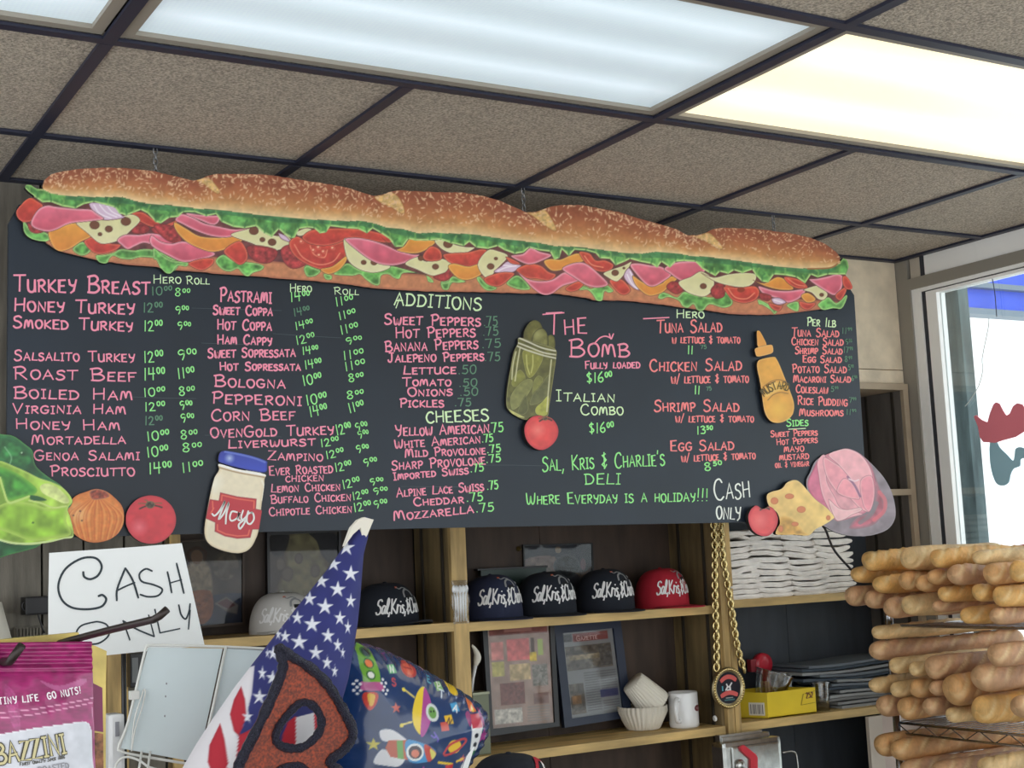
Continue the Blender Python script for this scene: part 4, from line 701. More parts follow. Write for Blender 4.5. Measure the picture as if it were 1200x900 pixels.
for i in range(0, len(ruf)-2, 1):
    x, y = ruf[i]; pt.line([(x, y-1), (x+rr.uniform(-1.5, 1.5), y-6), (x+rr.uniform(-3, 3), y-9)], (140, 196, 104) if i % 2 else (64, 120, 68), 1.1, alpha=.55)
bun = topE+botE[::-1]; kb = N_('top_bun'); pt.fill(bun, (150, 84, 60), edge=(132, 74, 58), ew=4, line=(70, 44, 34), lw=.9, noise=.12, ns=7, part=kb, sm=False, alpha=1)
# crust shading of the painting: brown top, golden flank, cream foot
bx = np.array(botE); I = pt.region(bun); X, Y_ = pt.PX[I], pt.PY[I]; yb = np.interp(X, bx[:, 0], bx[:, 1]); yt = np.interp(X, np.array(topE)[:, 0], np.array(topE)[:, 1]); t = np.clip((Y_-yt)/(yb-yt+1e-6), 0, 1)
cst = np.array([(152, 86, 62), (164, 94, 66), (186, 118, 76), (206, 146, 92), (226, 184, 130), (236, 208, 158)], float); ci = np.stack([np.interp(t, [0, .25, .5, .72, .88, 1], cst[:, k]) for k in range(3)], -1)
ci *= (1+.10*(vnoise(X, Y_, 9, 1)-.5)+.08*(vnoise(X, Y_, 3, 2)-.5))[:, None]; mk = (pt.id[I] == kb); pt.blend(I, ci, mk*1.0)
for (k, s) in ((2, '300,130 350,110 395,115 440,160 470,205 450,225 400,195 350,155'), (3, '590,185 650,170 700,148 760,180 800,250 805,300 770,300 720,265 640,230'), (4, '705,235 770,232 825,212 870,260 915,350 890,365 820,320 750,265'), (5, '890,305 950,305 1020,285 1070,320 1125,390 1095,405 1020,360 940,325')):
    pt.fill(cr(k, s), (224, 184, 120), edge=(170, 112, 66), ew=1.6, noise=.25, ns=3, clip=True)
pt.line(cr(6, '985,400 940,435 880,447 760,450'), (176, 108, 66), .8)
for i in range(1150):
    x = rr.uniform(48, 985); yt_ = np.interp(x, np.array(topE)[:, 0], np.array(topE)[:, 1]); yb_ = np.interp(x, bx[:, 0], bx[:, 1]); q = rr.random()**1.5*.75; y = yt_+1.2+(yb_-yt_)*q
    s = .8 if x > 820 else 1.0; pt.dot(x, y, rr.uniform(1.5, 2.7)*s, rr.uniform(.6, .95)*s, rr.uniform(0, pi), (236, 196, 156), rr.uniform(.55, .95))
for i in range(260):
    x = rr.uniform(60, 960); yy = np.interp(x, np.array(bunB)[:, 0], np.array(bunB)[:, 1])-rr.uniform(2, 10)
    if pt.PX.size: pt.dot(x, yy, 1.1, .7, rr.uniform(0, 3), (232, 184, 140), .7*float(rr.random() > .4)) if False else None
sand = cutout('sandwich_cutout', 'giant painted hero sandwich cut-out with sesame bun running along the board top', P, pt, .0132, M_paint, M_edge)
for _c in sand.children:
    if _c.name.startswith('filling_shadow'): _c['kind'] = 'stuff'

def simple_cut(name, label, box, Y, step, paint, thick=.010, cat='sign'):
    P, pt = sheet(*box, Y, step); paint(pt); thick = min(thick, YBD-Y-.0006); return cutout(name, label, P, pt, thick, M_paint, M_edge, cat, 'painted wooden cut-outs fixed around the menu board')
def ell(cx, cy, rx, ry, n=24, a=0.0): return [(cx+rx*cos(t)*cos(a)-ry*sin(t)*sin(a), cy+rx*cos(t)*sin(a)+ry*sin(t)*cos(a)) for t in np.linspace(0, 2*pi, n+1)[:-1]]
def oc(o, s, q): return [(o[0]+float(a.split(',')[0])/s, o[1]+float(a.split(',')[1])/s) for a in q.split()]

def p_lettuce(pt):
    O = (0, 490); S = 5.29; q = lambda s: oc(O, S, s)
    pt.fill(q('-260,560 -200,300 -60,110 20,98 90,110 160,160 205,200 212,250 230,300 300,360 380,415 450,500 430,560 300,700 250,790 180,820 60,850 -20,870 -200,850'), (34, 92, 48), edge=(86, 150, 70), ew=3, line=(30, 50, 34), lw=1, noise=.6, ns=12, part=pt.part('outer_leaf'))
    pt.fill(q('-180,180 -40,130 60,130 150,190 200,260 150,300 60,290 0,270 -120,300'), (50, 124, 60), noise=.7, ns=9, clip=True, edge=(34, 96, 52), ew=4)
    pt.line(q('30,180 70,240 60,290'), (150, 200, 150), .8, alpha=.6)
    pt.fill(q('-240,330 -60,280 0,265 80,295 160,330 240,370 330,400 400,440 450,510 420,560 440,620 460,735 400,750 300,775 160,785 60,770 -20,750 -240,700'), (132, 184, 52), edge=(196, 220, 110), ew=3, noise=.45, ns=12, part=pt.part('inner_leaf'), grad=(176, 206, 84), gdir=(1, 0))
    pt.fill(q('-200,330 -20,300 60,320 150,370 230,440 200,480 120,500 50,510 10,450 0,380 -100,400'), (72, 150, 52), clip=True, noise=.6, ns=10, edge=(120, 184, 60), ew=5)
    pt.fill(q('0,540 100,520 200,530 300,560 410,545 410,640 440,720 330,745 200,760 80,720 -100,640'), (150, 194, 60), clip=True, noise=.35, ns=12, edge=(186, 214, 96), ew=5)
    pt.fill(q('250,420 300,405 370,440 430,510 400,530 310,490 260,460'), (214, 226, 142), clip=True, noise=.2, ns=6); pt.fill(q('185,480 240,485 290,510 200,510'), (36, 92, 44), clip=True)
    pt.line(q('0,370 20,440 50,520 100,515 180,485'), (196, 222, 120), 1.3); pt.line(q('180,510 250,525 330,555 410,545'), (206, 224, 130), .9); pt.line(q('-20,750 80,775 200,778 330,760 460,735'), (216, 232, 160), 1.2)
    pt.dot(38.7, 612.5, 1.3, 1.3, 0, (80, 120, 40)); pt.dot(25.5, 530.5, 1, 1, 0, (190, 220, 180))
simple_cut('lettuce_cutout', 'painted green lettuce head cut-out at the left foot of the board', (-50, 505, 90, 660), YBD-.012, .0017, p_lettuce)
def p_onion(pt):
    o = [(78, 604), (80, 592), (88, 581), (100, 576), (112, 572.5), (124, 575), (134, 582), (143, 592), (146, 604), (144, 617), (136, 628), (122, 635), (105, 636), (90, 629), (81, 618)]
    pt.fill(o, (226, 134, 62), edge=(206, 110, 50), ew=4, line=(90, 44, 26), lw=1, noise=.12, ns=4, part=pt.part('onion_skin'), hi=(92, 602, 16, (240, 190, 132)))
    for i in range(26):
        a = -1.1+2.2*i/25; c = (200, 84, 36) if i % 3 == 0 else ((246, 178, 96) if i % 3 == 1 else (214, 112, 44))
        pt.line([(114+6*sin(a), 583), (112+36*sin(a), 604), (112+26*sin(a), 632)], c, .8, alpha=.45)
    pt.fill([(105, 577), (113, 573), (124, 576), (128, 582), (118, 585), (108, 585)], (150, 66, 44), edge=(190, 120, 90), ew=2, noise=.7, ns=3, clip=True)
    for (x, y) in ((86, 604), (94, 599), (96, 610)): pt.dot(x, y, 1.1, 1, 0, (96, 66, 40))
simple_cut('onion_cutout', 'painted orange-brown onion cut-out between the lettuce and the large tomato', (74, 568, 150, 640), YBD-.010, .0013, p_onion)
def tomato_paint(o, stem, hi, base=(214, 56, 66)):
    def f(pt):
        pt.fill(o, base, edge=(196, 48, 62), ew=4, line=(120, 30, 40), lw=.9, noise=.10, ns=8, part=pt.part('tomato_skin'), hi=hi)
        x, y, r = stem; 
        for a in (-2.8, -2.0, -.4, .3, 2.6): pt.line([(x, y), (x+r*1.6*cos(a), y+r*.9*sin(a)), (x+r*2.6*cos(a), y+r*1.3*sin(a)+1)], (150, 84, 60) if a < 0 else (70, 44, 36), .9)
        pt.fill(ell(x, y, r, r*.8, 8), (86, 66, 48), edge=(120, 110, 70), ew=1.2, noise=.8, ns=2, clip=True)
    return f
simple_cut('tomato_cutout', 'painted red tomato cut-out between the onion and the mayo jar', (140, 575, 212, 643), YBD-.010, .0013, tomato_paint(ell(176.8, 609, 30, 28.8, 20), (176, 591.5, 5.5), (163, 618, 12, (240, 110, 122))))
simple_cut('tomato_cutout', 'small painted red tomato cut-out at the foot of the pickle jar', (608, 480, 660, 532), YBD-.016, .0013, tomato_paint([(614, 505), (617, 494), (625, 487.5), (636, 487), (647, 490), (654, 500), (654, 511), (648, 521), (637, 527.5), (627, 526), (618, 518)], (639, 490.5, 3), (630, 504, 11, (246, 124, 116)), (226, 74, 72)), thick=.014)
def p_mayo(pt):
    O = (225, 515); S = 6.21; q = lambda s: oc(O, S, s); k = pt.part('jar_body')
    pt.fill(q('195,175 340,215 530,250 530,290 528,340 510,470 490,650 460,740 420,800 360,828 290,828 200,805 130,770 95,720 88,650 100,560 130,400 160,280 195,220'), (240, 226, 196), edge=(222, 200, 160), ew=3.5, line=(70, 60, 50), lw=.9, noise=.04, part=k, hi=(247, 565, 18, (250, 244, 226)))
    pt.line(q('190,180 330,222 530,258'), (250, 246, 238), 1.6); pt.line(q('200,205 330,240 525,275'), (180, 150, 110), .8)
    pt.line(q('510,300 524,350 512,440'), (250, 244, 226), 1.1, alpha=.8)
    k = pt.part('jar_label'); pt.fill(q('130,435 195,445 205,385 330,415 470,432 465,505 512,515 490,655 440,655 425,715 330,722 240,705 165,670 168,605 100,575'), (196, 44, 56), edge=(184, 38, 50), ew=2, line=(120, 30, 36), lw=.7, part=k, sm=False)
    for s in ('215,445 218,405 330,432 452,448 450,500', '418,660 408,698 330,703 245,688 185,660 185,620', '150,450 152,500', '158,500 135,540'): pt.line(q(s), (232, 106, 84), .8, sm=False)
    k = pt.part('jar_lid'); pt.fill(q('200,95 240,80 330,92 450,120 545,155 550,180 540,240 450,232 330,208 240,182 190,160'), (44, 58, 160), edge=(30, 40, 128), ew=2.5, line=(24, 28, 70), lw=.8, part=k, hi=(269, 537, 7, (180, 196, 230)), grad=(52, 76, 196))
    pt.line(q('240,90 340,108 450,135 530,165'), (96, 116, 204), 1.1)
mj = simple_cut('mayo_jar_cutout', 'painted mayonnaise jar cut-out with blue lid and red label', (234, 524, 318, 654), YBD-.012, .0013, p_mayo)
YM = YBD-.0135; mb = MB()
for s in ('~145,540 165,555 200,520 240,450 215,520 195,580 230,540 268,460 250,540 245,615', '~330,530 290,525 275,570 290,592 330,570 345,530 335,580 352,590', '~372,515 358,560 365,585 395,560 410,520|~410,520 385,600 350,650 340,620 372,590 400,575', '~440,530 405,545 400,600 425,615 450,580 445,540 430,535'):
    for w in s.split('|'): ribbon(mb, catmull(oc((225, 515), 6.21, w.lstrip('~')), 4), 1.05, lambda p: atY(p[0], p[1], YM))
mb.build('jar_lettering', mat('white sign paint', (244, 240, 236), .5), mj)
def p_pickle(pt):
    O = (580, 365); S = 5.29; q = lambda s: oc(O, S, s)
    k = pt.part('pickle')
    for s, c in (('175,150 195,90 230,55 270,58 295,95 300,150 280,240 200,240', (100, 96, 44)), ('330,230 325,160 345,142 370,160 375,220 360,250', (112, 110, 54)), ('230,240 235,150 270,108 305,108 328,150 320,240', (124, 122, 66))):
        pt.fill(q(s), c, edge=(78, 76, 36), ew=2.2, line=(48, 46, 24), lw=.8, noise=.2, ns=4, part=k, hi=(630, 392, 8, (160, 158, 100)))
    k = pt.part('jar'); body = q('150,160 250,190 375,230 380,300 372,360 355,480 340,580 320,660 200,675 130,650 80,610 68,560 75,470 95,350 115,250 140,200')
    pt.fill(body, (100, 98, 50), edge=(176, 172, 116), ew=1.8, line=(52, 50, 36), lw=.8, noise=.3, ns=6, part=k)
    for s, c in (('175,240 180,340 205,410 240,400 280,340 300,290 290,250', (138, 136, 62)), ('130,380 160,360 190,400 180,450 120,470 100,440', (128, 128, 60)), ('240,430 270,395 300,420 280,480 230,520', (134, 134, 70)), ('100,600 95,530 130,470 180,425 225,418 238,450 210,510 160,580 120,610', (134, 134, 78)), ('215,580 230,520 280,460 330,390 345,420 330,520 270,570', (104, 104, 62)), ('250,600 290,560 335,520 325,640 260,640', (168, 168, 74)), ('80,600 120,620 160,640 190,660 120,650', (190, 186, 110)), ('190,520 210,600 180,640 140,620', (92, 92, 50))):
        pt.fill(q(s), c, edge=(190, 190, 118), ew=1.1, line=(60, 58, 30), lw=.7, noise=.2, ns=5, clip=True)
    for s in ('195,270 200,340 215,390', '235,270 235,330 225,380'): pt.line(q(s), (190, 188, 110), .7)
    for s in ('150,165 210,190 290,225 375,245', '145,195 210,220 300,255 375,268', '140,215 200,240 300,272 378,290'): pt.line(q(s), (206, 202, 180), .9)
    for s in ('155,230 140,320 125,430', '350,300 335,450 322,620', '130,250 112,330 105,420'): pt.line(q(s), (214, 210, 170), .8, alpha=.85)
simple_cut('pickle_jar_cutout', 'painted glass jar of green pickles cut-out in the middle of the board', (588, 370, 656, 496), YBD-.010, .0013, p_pickle)
def p_mustard(pt):
    O = (870, 380); S = 7.2; q = lambda s: oc(O, S, s)
    k = pt.part('nozzle'); pt.fill(q('120,60 140,52 155,65 180,110 205,165 190,190 130,190 122,130'), (232, 158, 66), edge=(244, 186, 104), ew=1.6, line=(110, 70, 40), lw=.7, part=k)
    k = pt.part('bottle_body'); pt.fill(q('122,330 150,295 260,272 290,290 320,350 360,450 400,550 435,650 438,720 415,780 350,825 280,835 225,810 185,740 165,620 145,480 125,390'), (230, 166, 66), edge=(244, 192, 108), ew=2.2, line=(110, 72, 40), lw=.8, noise=.1, ns=9, part=k, hi=(912, 480, 16, (240, 188, 76)))
    pt.fill(q('225,500 300,480 375,500 385,560 300,570 210,620 175,580'), (238, 190, 96), clip=True, edge=(230, 168, 70), ew=2)
    for s in ('175,530 230,490 300,468 375,485', '215,640 260,595 320,575 385,585'): pt.line(q(s), (150, 106, 46), .5)
    k = pt.part('cap_collar'); pt.fill(q('105,205 160,185 240,170 260,190 258,240 200,262 125,275 108,245'), (236, 168, 80), edge=(250, 206, 134), ew=1.6, line=(120, 76, 40), lw=.7, part=k); pt.line(q('130,285 180,275 255,262'), (190, 110, 60), 1.2)
mu = simple_cut('mustard_bottle_cutout', 'painted yellow mustard squeeze bottle cut-out right of the salad prices', (880, 384, 936, 500), YBD-.012, .0013, p_mustard)
mb = MB(); YM2 = YBD-.0135
arc = catmull(oc((870, 380), 7.2, '185,610 240,570 310,545 385,565'), 6); arc = np.array(arc); Ls = np.concatenate([[0], np.cumsum(np.hypot(*np.diff(arc, axis=0).T))])
st, W_ = text_strokes('MUSTARD', gap=.1, jit=.01)
for s_ in st:
    pts = []
    for p in s_:
        u = p[0]/W_*Ls[-1]; x = np.interp(u, Ls, arc[:, 0]); y = np.interp(u, Ls, arc[:, 1]); u2 = min(u+.5, Ls[-1]); tx, ty = np.interp(u2, Ls, arc[:, 0])-np.interp(u2-.5, Ls, arc[:, 0]), np.interp(u2, Ls, arc[:, 1])-np.interp(u2-.5, Ls, arc[:, 1]); nn = math.hypot(tx, ty)+1e-9
        pts.append((x+ty/nn*p[1]*9, y-tx/nn*p[1]*9))
    ribbon(mb, pts, .62, lambda p: atY(p[0], p[1], YM2))
mb.build('bottle_lettering', mat('dark olive sign paint', (92, 78, 42), .5), mu)
O6 = (865, 515); S6 = 6.154
def q6(s): return oc(O6, S6, s)
def p_ham(pt):
    k = pt.part('ham_rind'); pt.fill(q6('490,330 520,230 560,150 640,105 740,70 800,65 880,100 960,170 1050,270 1110,380 1137,500 1130,580 1080,650 980,690 880,700 760,690 640,640 560,560'), (142, 130, 138), edge=(170, 160, 166), ew=1.6, line=(80, 76, 84), lw=.8, noise=.2, ns=9, part=k)
    pt.fill(q6('880,110 960,180 1000,290 1040,400 1060,500 1000,600 900,640 800,640 860,560 960,520 990,400 960,260'), (186, 104, 120), clip=True, noise=.35, ns=8, edge=(150, 120, 130), ew=4)
    pt.line(q6('1020,380 1060,440 1050,520 980,580'), (226, 110, 120), 2.2, alpha=.7); pt.line(q6('1000,460 960,540 880,600'), (120, 130, 134), 2.4, alpha=.6)
    k = pt.part('ham_slice')
    pt.fill(q6('505,330 540,220 600,120 740,70 860,90 950,190 985,300 980,440 930,520 830,560 720,585 640,540 560,450'), (226, 146, 162), noise=.2, ns=9, clip=True, edge=(206, 120, 140), ew=5, grad=(238, 176, 184))
    L = [('500,330 540,220 590,130 620,110 580,200 600,300 640,440 700,560 640,560 560,450', (214, 118, 146), (200, 90, 120)), ('570,160 620,105 640,180 640,300 700,420 740,490 850,520 900,540 820,560 740,585 700,580 640,480 600,380 580,260', (236, 168, 178), (244, 200, 204)),
         ('615,130 700,170 800,240 860,320 900,420 950,520 880,500 800,420 740,405 680,340 630,250', (238, 160, 172), (246, 206, 206)), ('650,110 740,70 800,68 880,105 940,180 970,260 970,340 950,430 880,410 830,320 790,260 720,180', (240, 176, 184), (248, 206, 208)),
         ('710,370 760,280 830,320 880,420 840,430 760,410', (238, 158, 170), (246, 196, 200)), ('880,300 960,260 985,360 975,460 945,520 900,470', (236, 152, 166), (244, 190, 196)), ('650,430 720,490 790,505 880,490 890,515 820,545 760,580 700,575', (240, 190, 194), (248, 214, 212))]
    for s, c, e in L: pt.fill(q6(s), c, edge=e, ew=2.4, line=(158, 84, 100), lw=.8, noise=.10, ns=7, part=k)
    pt.line(q6('790,270 840,330 880,410'), (136, 96, 130), 1.3, alpha=.8); pt.line(q6('800,285 840,300 870,290'), (246, 214, 222), .8)
simple_cut('ham_cutout', 'painted cut-out of folded pink ham slices at the right end of the board', (938, 518, 1056, 634), YBD-.006, .0014, p_ham)
def p_cheese(pt):
    k = pt.part('cheese_wedge'); pt.fill(q6('205,405 240,375 310,355 350,310 400,290 440,300 490,350 560,430 640,490 695,555 680,580 620,620 560,650 510,695 420,690 340,690 270,685 280,640 300,600 280,530 220,480'), (232, 192, 118), edge=(244, 216, 158), ew=1.8, line=(120, 84, 50), lw=.8, noise=.14, ns=9, part=k, grad=(240, 206, 126), gdir=(1, 0))
    pt.fill(q6('300,560 370,560 420,600 470,660 500,690 340,690 275,680'), (214, 164, 84), clip=True, noise=.3, ns=6, edge=(232, 190, 110), ew=3)
    for (x, y, a, b) in ((370, 410, 33, 20), (262, 443, 28, 25), (455, 505, 32, 24), (308, 645, 18, 24), (410, 610, 26, 16), (650, 565, 16, 18)):
        pt.fill(ell(O6[0]+x/S6, O6[1]+y/S6, a/S6, b/S6, 10), (214, 130, 84), edge=(184, 104, 66), ew=1, clip=True)
simple_cut('cheese_cutout', 'painted yellow holey cheese wedge cut-out left of the ham', (894, 558, 982, 632), YBD-.016, .0014, p_cheese)
simple_cut('tomato_cutout', 'small painted red tomato cut-out left of the cheese wedge', (872, 588, 914, 630), YBD-.022, .0012, tomato_paint([(876.5, 608), (879, 598), (886, 592), (894, 596), (902, 593), (909, 599), (912, 609), (909, 620), (901, 628), (891, 628), (881, 621)], (896, 595, 2.2), (890, 610, 12, (240, 116, 116)), (222, 82, 84)), thick=.012)
P = [atY(964, 616, YBD+.02), atY(968, 622, YBD+.03), atY(975, 640, YBD+.10), atY(984, 653, YBD+.14), atY(999, 669, YBD+.16)]
tag(MB().tube(catmull(P, 5), .0036, 8).build('black_cable', mat('black cord', (34, 34, 38), .5), origin=P[0]), 'black cord running from behind the ham cut-out down to the bread', 'cord')
# ============================================================ things on the shelves
def quad_sheet(c4, nu, nv, Wd, Hd, fn, bulge=None):
    """c4: top-left, top-right, bottom-right, bottom-left in 3-D; painted in a Wd x Hd picture"""
    c4 = [np.asarray(c, float) for c in c4]; u, v = np.meshgrid(np.linspace(0, 1, nu), np.linspace(0, 1, nv)); U, V = u[..., None], v[..., None]
    P = (c4[0]*(1-U)+c4[1]*U)*(1-V)+(c4[3]*(1-U)+c4[2]*U)*V
    if bulge is not None: P = P+bulge(u, v)
    pt = Paint(u*Wd, v*Hd, (128, 128, 128)); fn(pt); idx = np.arange(nu*nv).reshape(nv, nu); F = np.stack([idx[:-1, :-1].ravel(), idx[1:, :-1].ravel(), idx[1:, 1:].ravel(), idx[:-1, 1:].ravel()], 1)
    return P.reshape(-1, 3), F, pt.rgb.reshape(-1, 3)
def painted_panel(name, parent, c4, nu, nv, Wd, Hd, fn, mt, bulge=None):
    V, F, rgb = quad_sheet(c4, nu, nv, Wd, Hd, fn, bulge); return obj_of(mesh_np(name, V-parent_world(parent), F, [mt], rgb, bulge is not None), name, parent)
M_print = painted_mat('printed paper', .6); M_gloss = painted_mat('glossy print', .25, .3)
M_frame = mat('black picture frame', (24, 22, 24), .35); M_frameb = mat('dark blue picture frame', (34, 44, 66), .4); M_fbrown = mat('brown picture frame', (70, 52, 38), .5)
M_glass = clear_mat('picture glass', (250, 250, 250), .012, .04, .10)
def framed(label, outer, inner, P0, n, mt, fn, Wd, Hd, res=90, glass=True, name='framed_picture', cat='picture', depth=.018):
    n = np.asarray(n, float); n /= np.linalg.norm(n); O = [atP(a, b, P0, n) for a, b in outer]; I = [atP(a, b, P0, n) for a, b in inner]; base = (O[2]+O[3])/2
    e = empty(name, base, label, cat); mb = MB(); bk = -n*depth   # n faces the viewer
    for i in range(4):
        j = (i+1) % 4; mb.prism([O[i], O[j], I[j], I[i]], bk)
    mb.build('frame', mt, e); MB().prism([p+bk*.9 for p in I], bk*.08).build('backing', M_dark, e)
    painted_panel('print', e, [p+bk*.45 for p in I], res, int(res*Hd/Wd), Wd, Hd, fn, M_print)
    if glass: MB().prism([p+bk*.25 for p in I], bk*.04).build('glass', M_glass, e)
    return e
# --- caps
M_embW = mat('white embroidery', (240, 238, 236), .8); M_embG = mat('grey embroidery', (150, 150, 150), .8); M_embO = mat('orange embroidery', (220, 96, 50), .8); M_embK = mat('black embroidery', (18, 18, 20), .8)
def cap_thing(label, c, az, mt, mtb, h=.125, a=.088, b=.095, snap=True, group='shop caps', logo=True, brim=.068, under=None, droop=0.0):
    """c: centre of the crown's foot; az: heading of the brim (radians from +x)"""
    e = empty('baseball_cap', c, label, 'cap', group); ca, sa = cos(az), sin(az)
    def W3(f, s_, z): return (c[0]+f*ca-s_*sa, c[1]+f*sa+s_*ca, c[2]+z)
    def crown(th, t, off=0.0):
        cc = max(0, cos(t*pi/2))**.62; zz = sin(t*pi/2)**(.82 if snap else .95); k = 1+.10*max(0, cos(th))**2*(1 if snap else .2)
        return W3((b+off)*cc*cos(th)*(1 if t < .9 else 1), (a+off)*cc*sin(th), (h*(1 if not snap else (1+.06*cos(th)*cc)))*zz*1.0+off*.3)
    nt_, ns = 14, 48; vs = []; fs = []
    for j in range(nt_+1):
        for k in range(ns): vs.append(crown(2*pi*k/ns, j/nt_*.999, -.0012 if k % 8 == 0 else 0))
    for j in range(nt_):
        for k in range(ns): fs.append((j*ns+k, j*ns+(k+1) % ns, (j+1)*ns+(k+1) % ns, (j+1)*ns+k))
    crn = MB().add(vs, fs, 0, True).build('crown', mt, e); MB().ball(W3(0, 0, h*(1.0)), .007, 5, sc=(1, 1, .6)).build('button', mt, crn)
    # brim: a curved plate in front of the crown
    vs = []; fs = []; n1, n2 = 24, 6
    for s2 in (0, 1):
        for i in range(n1+1):
            th = -1.25+2.5*i/n1
            for j in range(n2+1):
                q = j/n2; r0x, r0y = (b-.004)*cos(th), (a-.004)*sin(th); ext = brim*(cos(th*.9)**.7 if abs(th) < 1.7 else 0)
                x_, y_ = r0x+q*ext, r0y*(1+.04*q); z_ = .004-droop*abs(y_/a)**2*q*.03-q*.004+(.003 if s2 else 0)+ (0.0 if snap else -.018*(y_/a)**2*q+.012*q)
                vs.append(W3(x_, y_, max(z_, .0005 if s2 == 0 else .0035)))
    m_ = (n1+1)*(n2+1)
    for s2 in (0, 1):
        for i in range(n1):
            for j in range(n2):
                q = s2*m_+i*(n2+1)+j; fs.append((q, q+1, q+n2+2, q+n2+1))
    for i in range(n1): q = i*(n2+1)+n2; fs.append((q, q+n2+1, q+n2+1+m_, q+m_))
    MB().add(vs, fs, 0, True).build('brim', mtb, e)
    if logo:
        st, W_ = text_strokes("Sal,Kris,&Charlie's", low=.62, gap=.06, jit=.02, slant=.25, script=True)
        def on(p, off=.0016):
            ph = (p[0]-.5)*2.05; v = p[1]; return crown(ph, min(.97, math.asin(min(.999, max(.02, v)))/(pi/2)), off)
        mb = MB()
        for P in st: ribbon(mb, [(p[0]/W_, .27+p[1]*.34) for p in P], .0150, lambda p: on(p))
        mb.build('lettering', M_embW, crn)
        mb = MB(); ribbon(mb, catmull([(.50, .64), (.52, .76), (.60, .82), (.70, .78), (.73, .66)], 4), .02, lambda p: on(p)); ribbon(mb, catmull([(.40, .88), (.46, .84), (.56, .87), (.66, .84)], 4), .012, lambda p: on(p)); mb.build('emblem', M_embG, crn)
        mb = MB(); ribbon(mb, [(.58, .64), (.66, .64)], .055, lambda p: on(p)); mb.build('emblem', M_embK, crn)
        mb = MB(); ribbon(mb, [(.385, .88), (.425, .88)], .024, lambda p: on(p)); mb.build('emblem', M_embO, crn)
        mb = MB(); ribbon(mb, [(.87, .74), (.95, .74)], .035, lambda p: on(p)); mb.build('patch', M_embW, crn)
    return e
M_navy = mat('navy twill', (34, 40, 66), .85, bump=.2, bscale=600); M_blk = mat('black navy twill', (22, 27, 38), .85, bump=.2, bscale=600); M_redc = mat('red twill', (176, 26, 46), .8, bump=.2, bscale=600); M_whc = mat('off white twill', (206, 202, 196), .85, bump=.2, bscale=600)
AZ = -pi/2
def hatpos(px, Y, z, b=1): q = atY(px, 715, Y); return (float(q[0]), Y, z)
cap_thing('indigo flat-brim cap beside the pine post, leftmost of the four shop caps', hatpos(576, 1.085, S1[1]), AZ+.05, M_navy, M_navy)
cap_thing('black flat-brim cap with white lettering, second in the row of four shop caps', hatpos(640, 1.085, S1[1]), AZ, M_blk, M_blk)
cap_thing('black flat-brim cap with white lettering, next to the red cap', hatpos(709, 1.085, S1[1]), AZ, M_blk, M_blk)
cap_thing('bright red flat-brim cap with white script lettering', hatpos(776, 1.09, S1[1]), AZ+.18, M_redc, M_redc, a=.080, b=.088, h=.118, brim=.075)
cap_thing('navy cap with curved brim on the left bay shelf, beside the flag cone', hatpos(452, 1.09, S1[0]), AZ+.25, M_blk, M_blk, snap=False, h=.115, brim=.07)
cap_thing('off-white cap on the left bay shelf, half hidden by the flag cone', hatpos(331, 1.09, S1[0]), AZ-.1, M_whc, M_whc, snap=False, h=.105, brim=.06)
# --- dark flat box and picture behind the caps
gb = atY(564, 690, 1.185); x1_ = float(atY(641, 690, 1.185)[0]); zt_ = float(atY(600, 664.5, 1.185)[2])
e = empty('plaque', (gb[0], 1.185, S1[1]), 'dark green plaque with black rim standing behind the black caps', 'plaque')
MB().box((gb[0], 1.183, S1[1]), (x1_, 1.20, zt_-.006)).build('face', mat('dark green face', (38, 58, 50), .4), e); MB().box((gb[0]-.012, 1.180, zt_-.006), (x1_+.004, 1.204, zt_), bev=.001).build('rim', M_frame, e)
def p_dark(pt):
    pt.rgb[:] = (40, 44, 52); n = vnoise(pt.PX, pt.PY, 9, 4); pt.rgb *= (1+.5*(n-.5))[..., None]
    pt.fill([(2, 16), (40, 14), (38, 34), (2, 36)], (120, 100, 92), noise=.4, ns=6, clip=True); pt.fill([(2, 30), (30, 26), (40, 40), (2, 42)], (96, 88, 80), noise=.4, ns=5, clip=True)
    pt.fill(ell(56, 26, 18, 14, 14), (34, 40, 44), noise=.8, ns=4, clip=True, edge=(70, 74, 78), ew=3); pt.dot(45, 6, 4, 4, 0, (130, 110, 84), .8); pt.dot(78, 24, 4, 7, 0, (104, 70, 80), .8); pt.dot(25, 34, 5, 4, .4, (150, 140, 130), .7)
framed('dark landscape picture high behind the caps in the middle bay', [(613, 638), (695, 636), (697, 694), (615, 697)], [(614.5, 639.5), (693.5, 637.5), (695.5, 692), (616.5, 695)], (0, 1.205, 1.6), (0, -1, 0), M_frame, p_dark, 90, 56, depth=.008)
e = MB().lathe([(.0, 0), (.008, .001), (.008, .006), (.003, .012)], (float(atY(609, 643, 1.205)[0]), 1.214, float(atY(609, 643, 1.205)[2])), 12, axis=(0, -1, 0)).build('wall_hook', mat('brass', (150, 130, 80), .4, metal=.8), origin=atY(609, 643, 1.205)); tag(e, 'small round brass hook beside the dark picture behind the caps', 'hook')
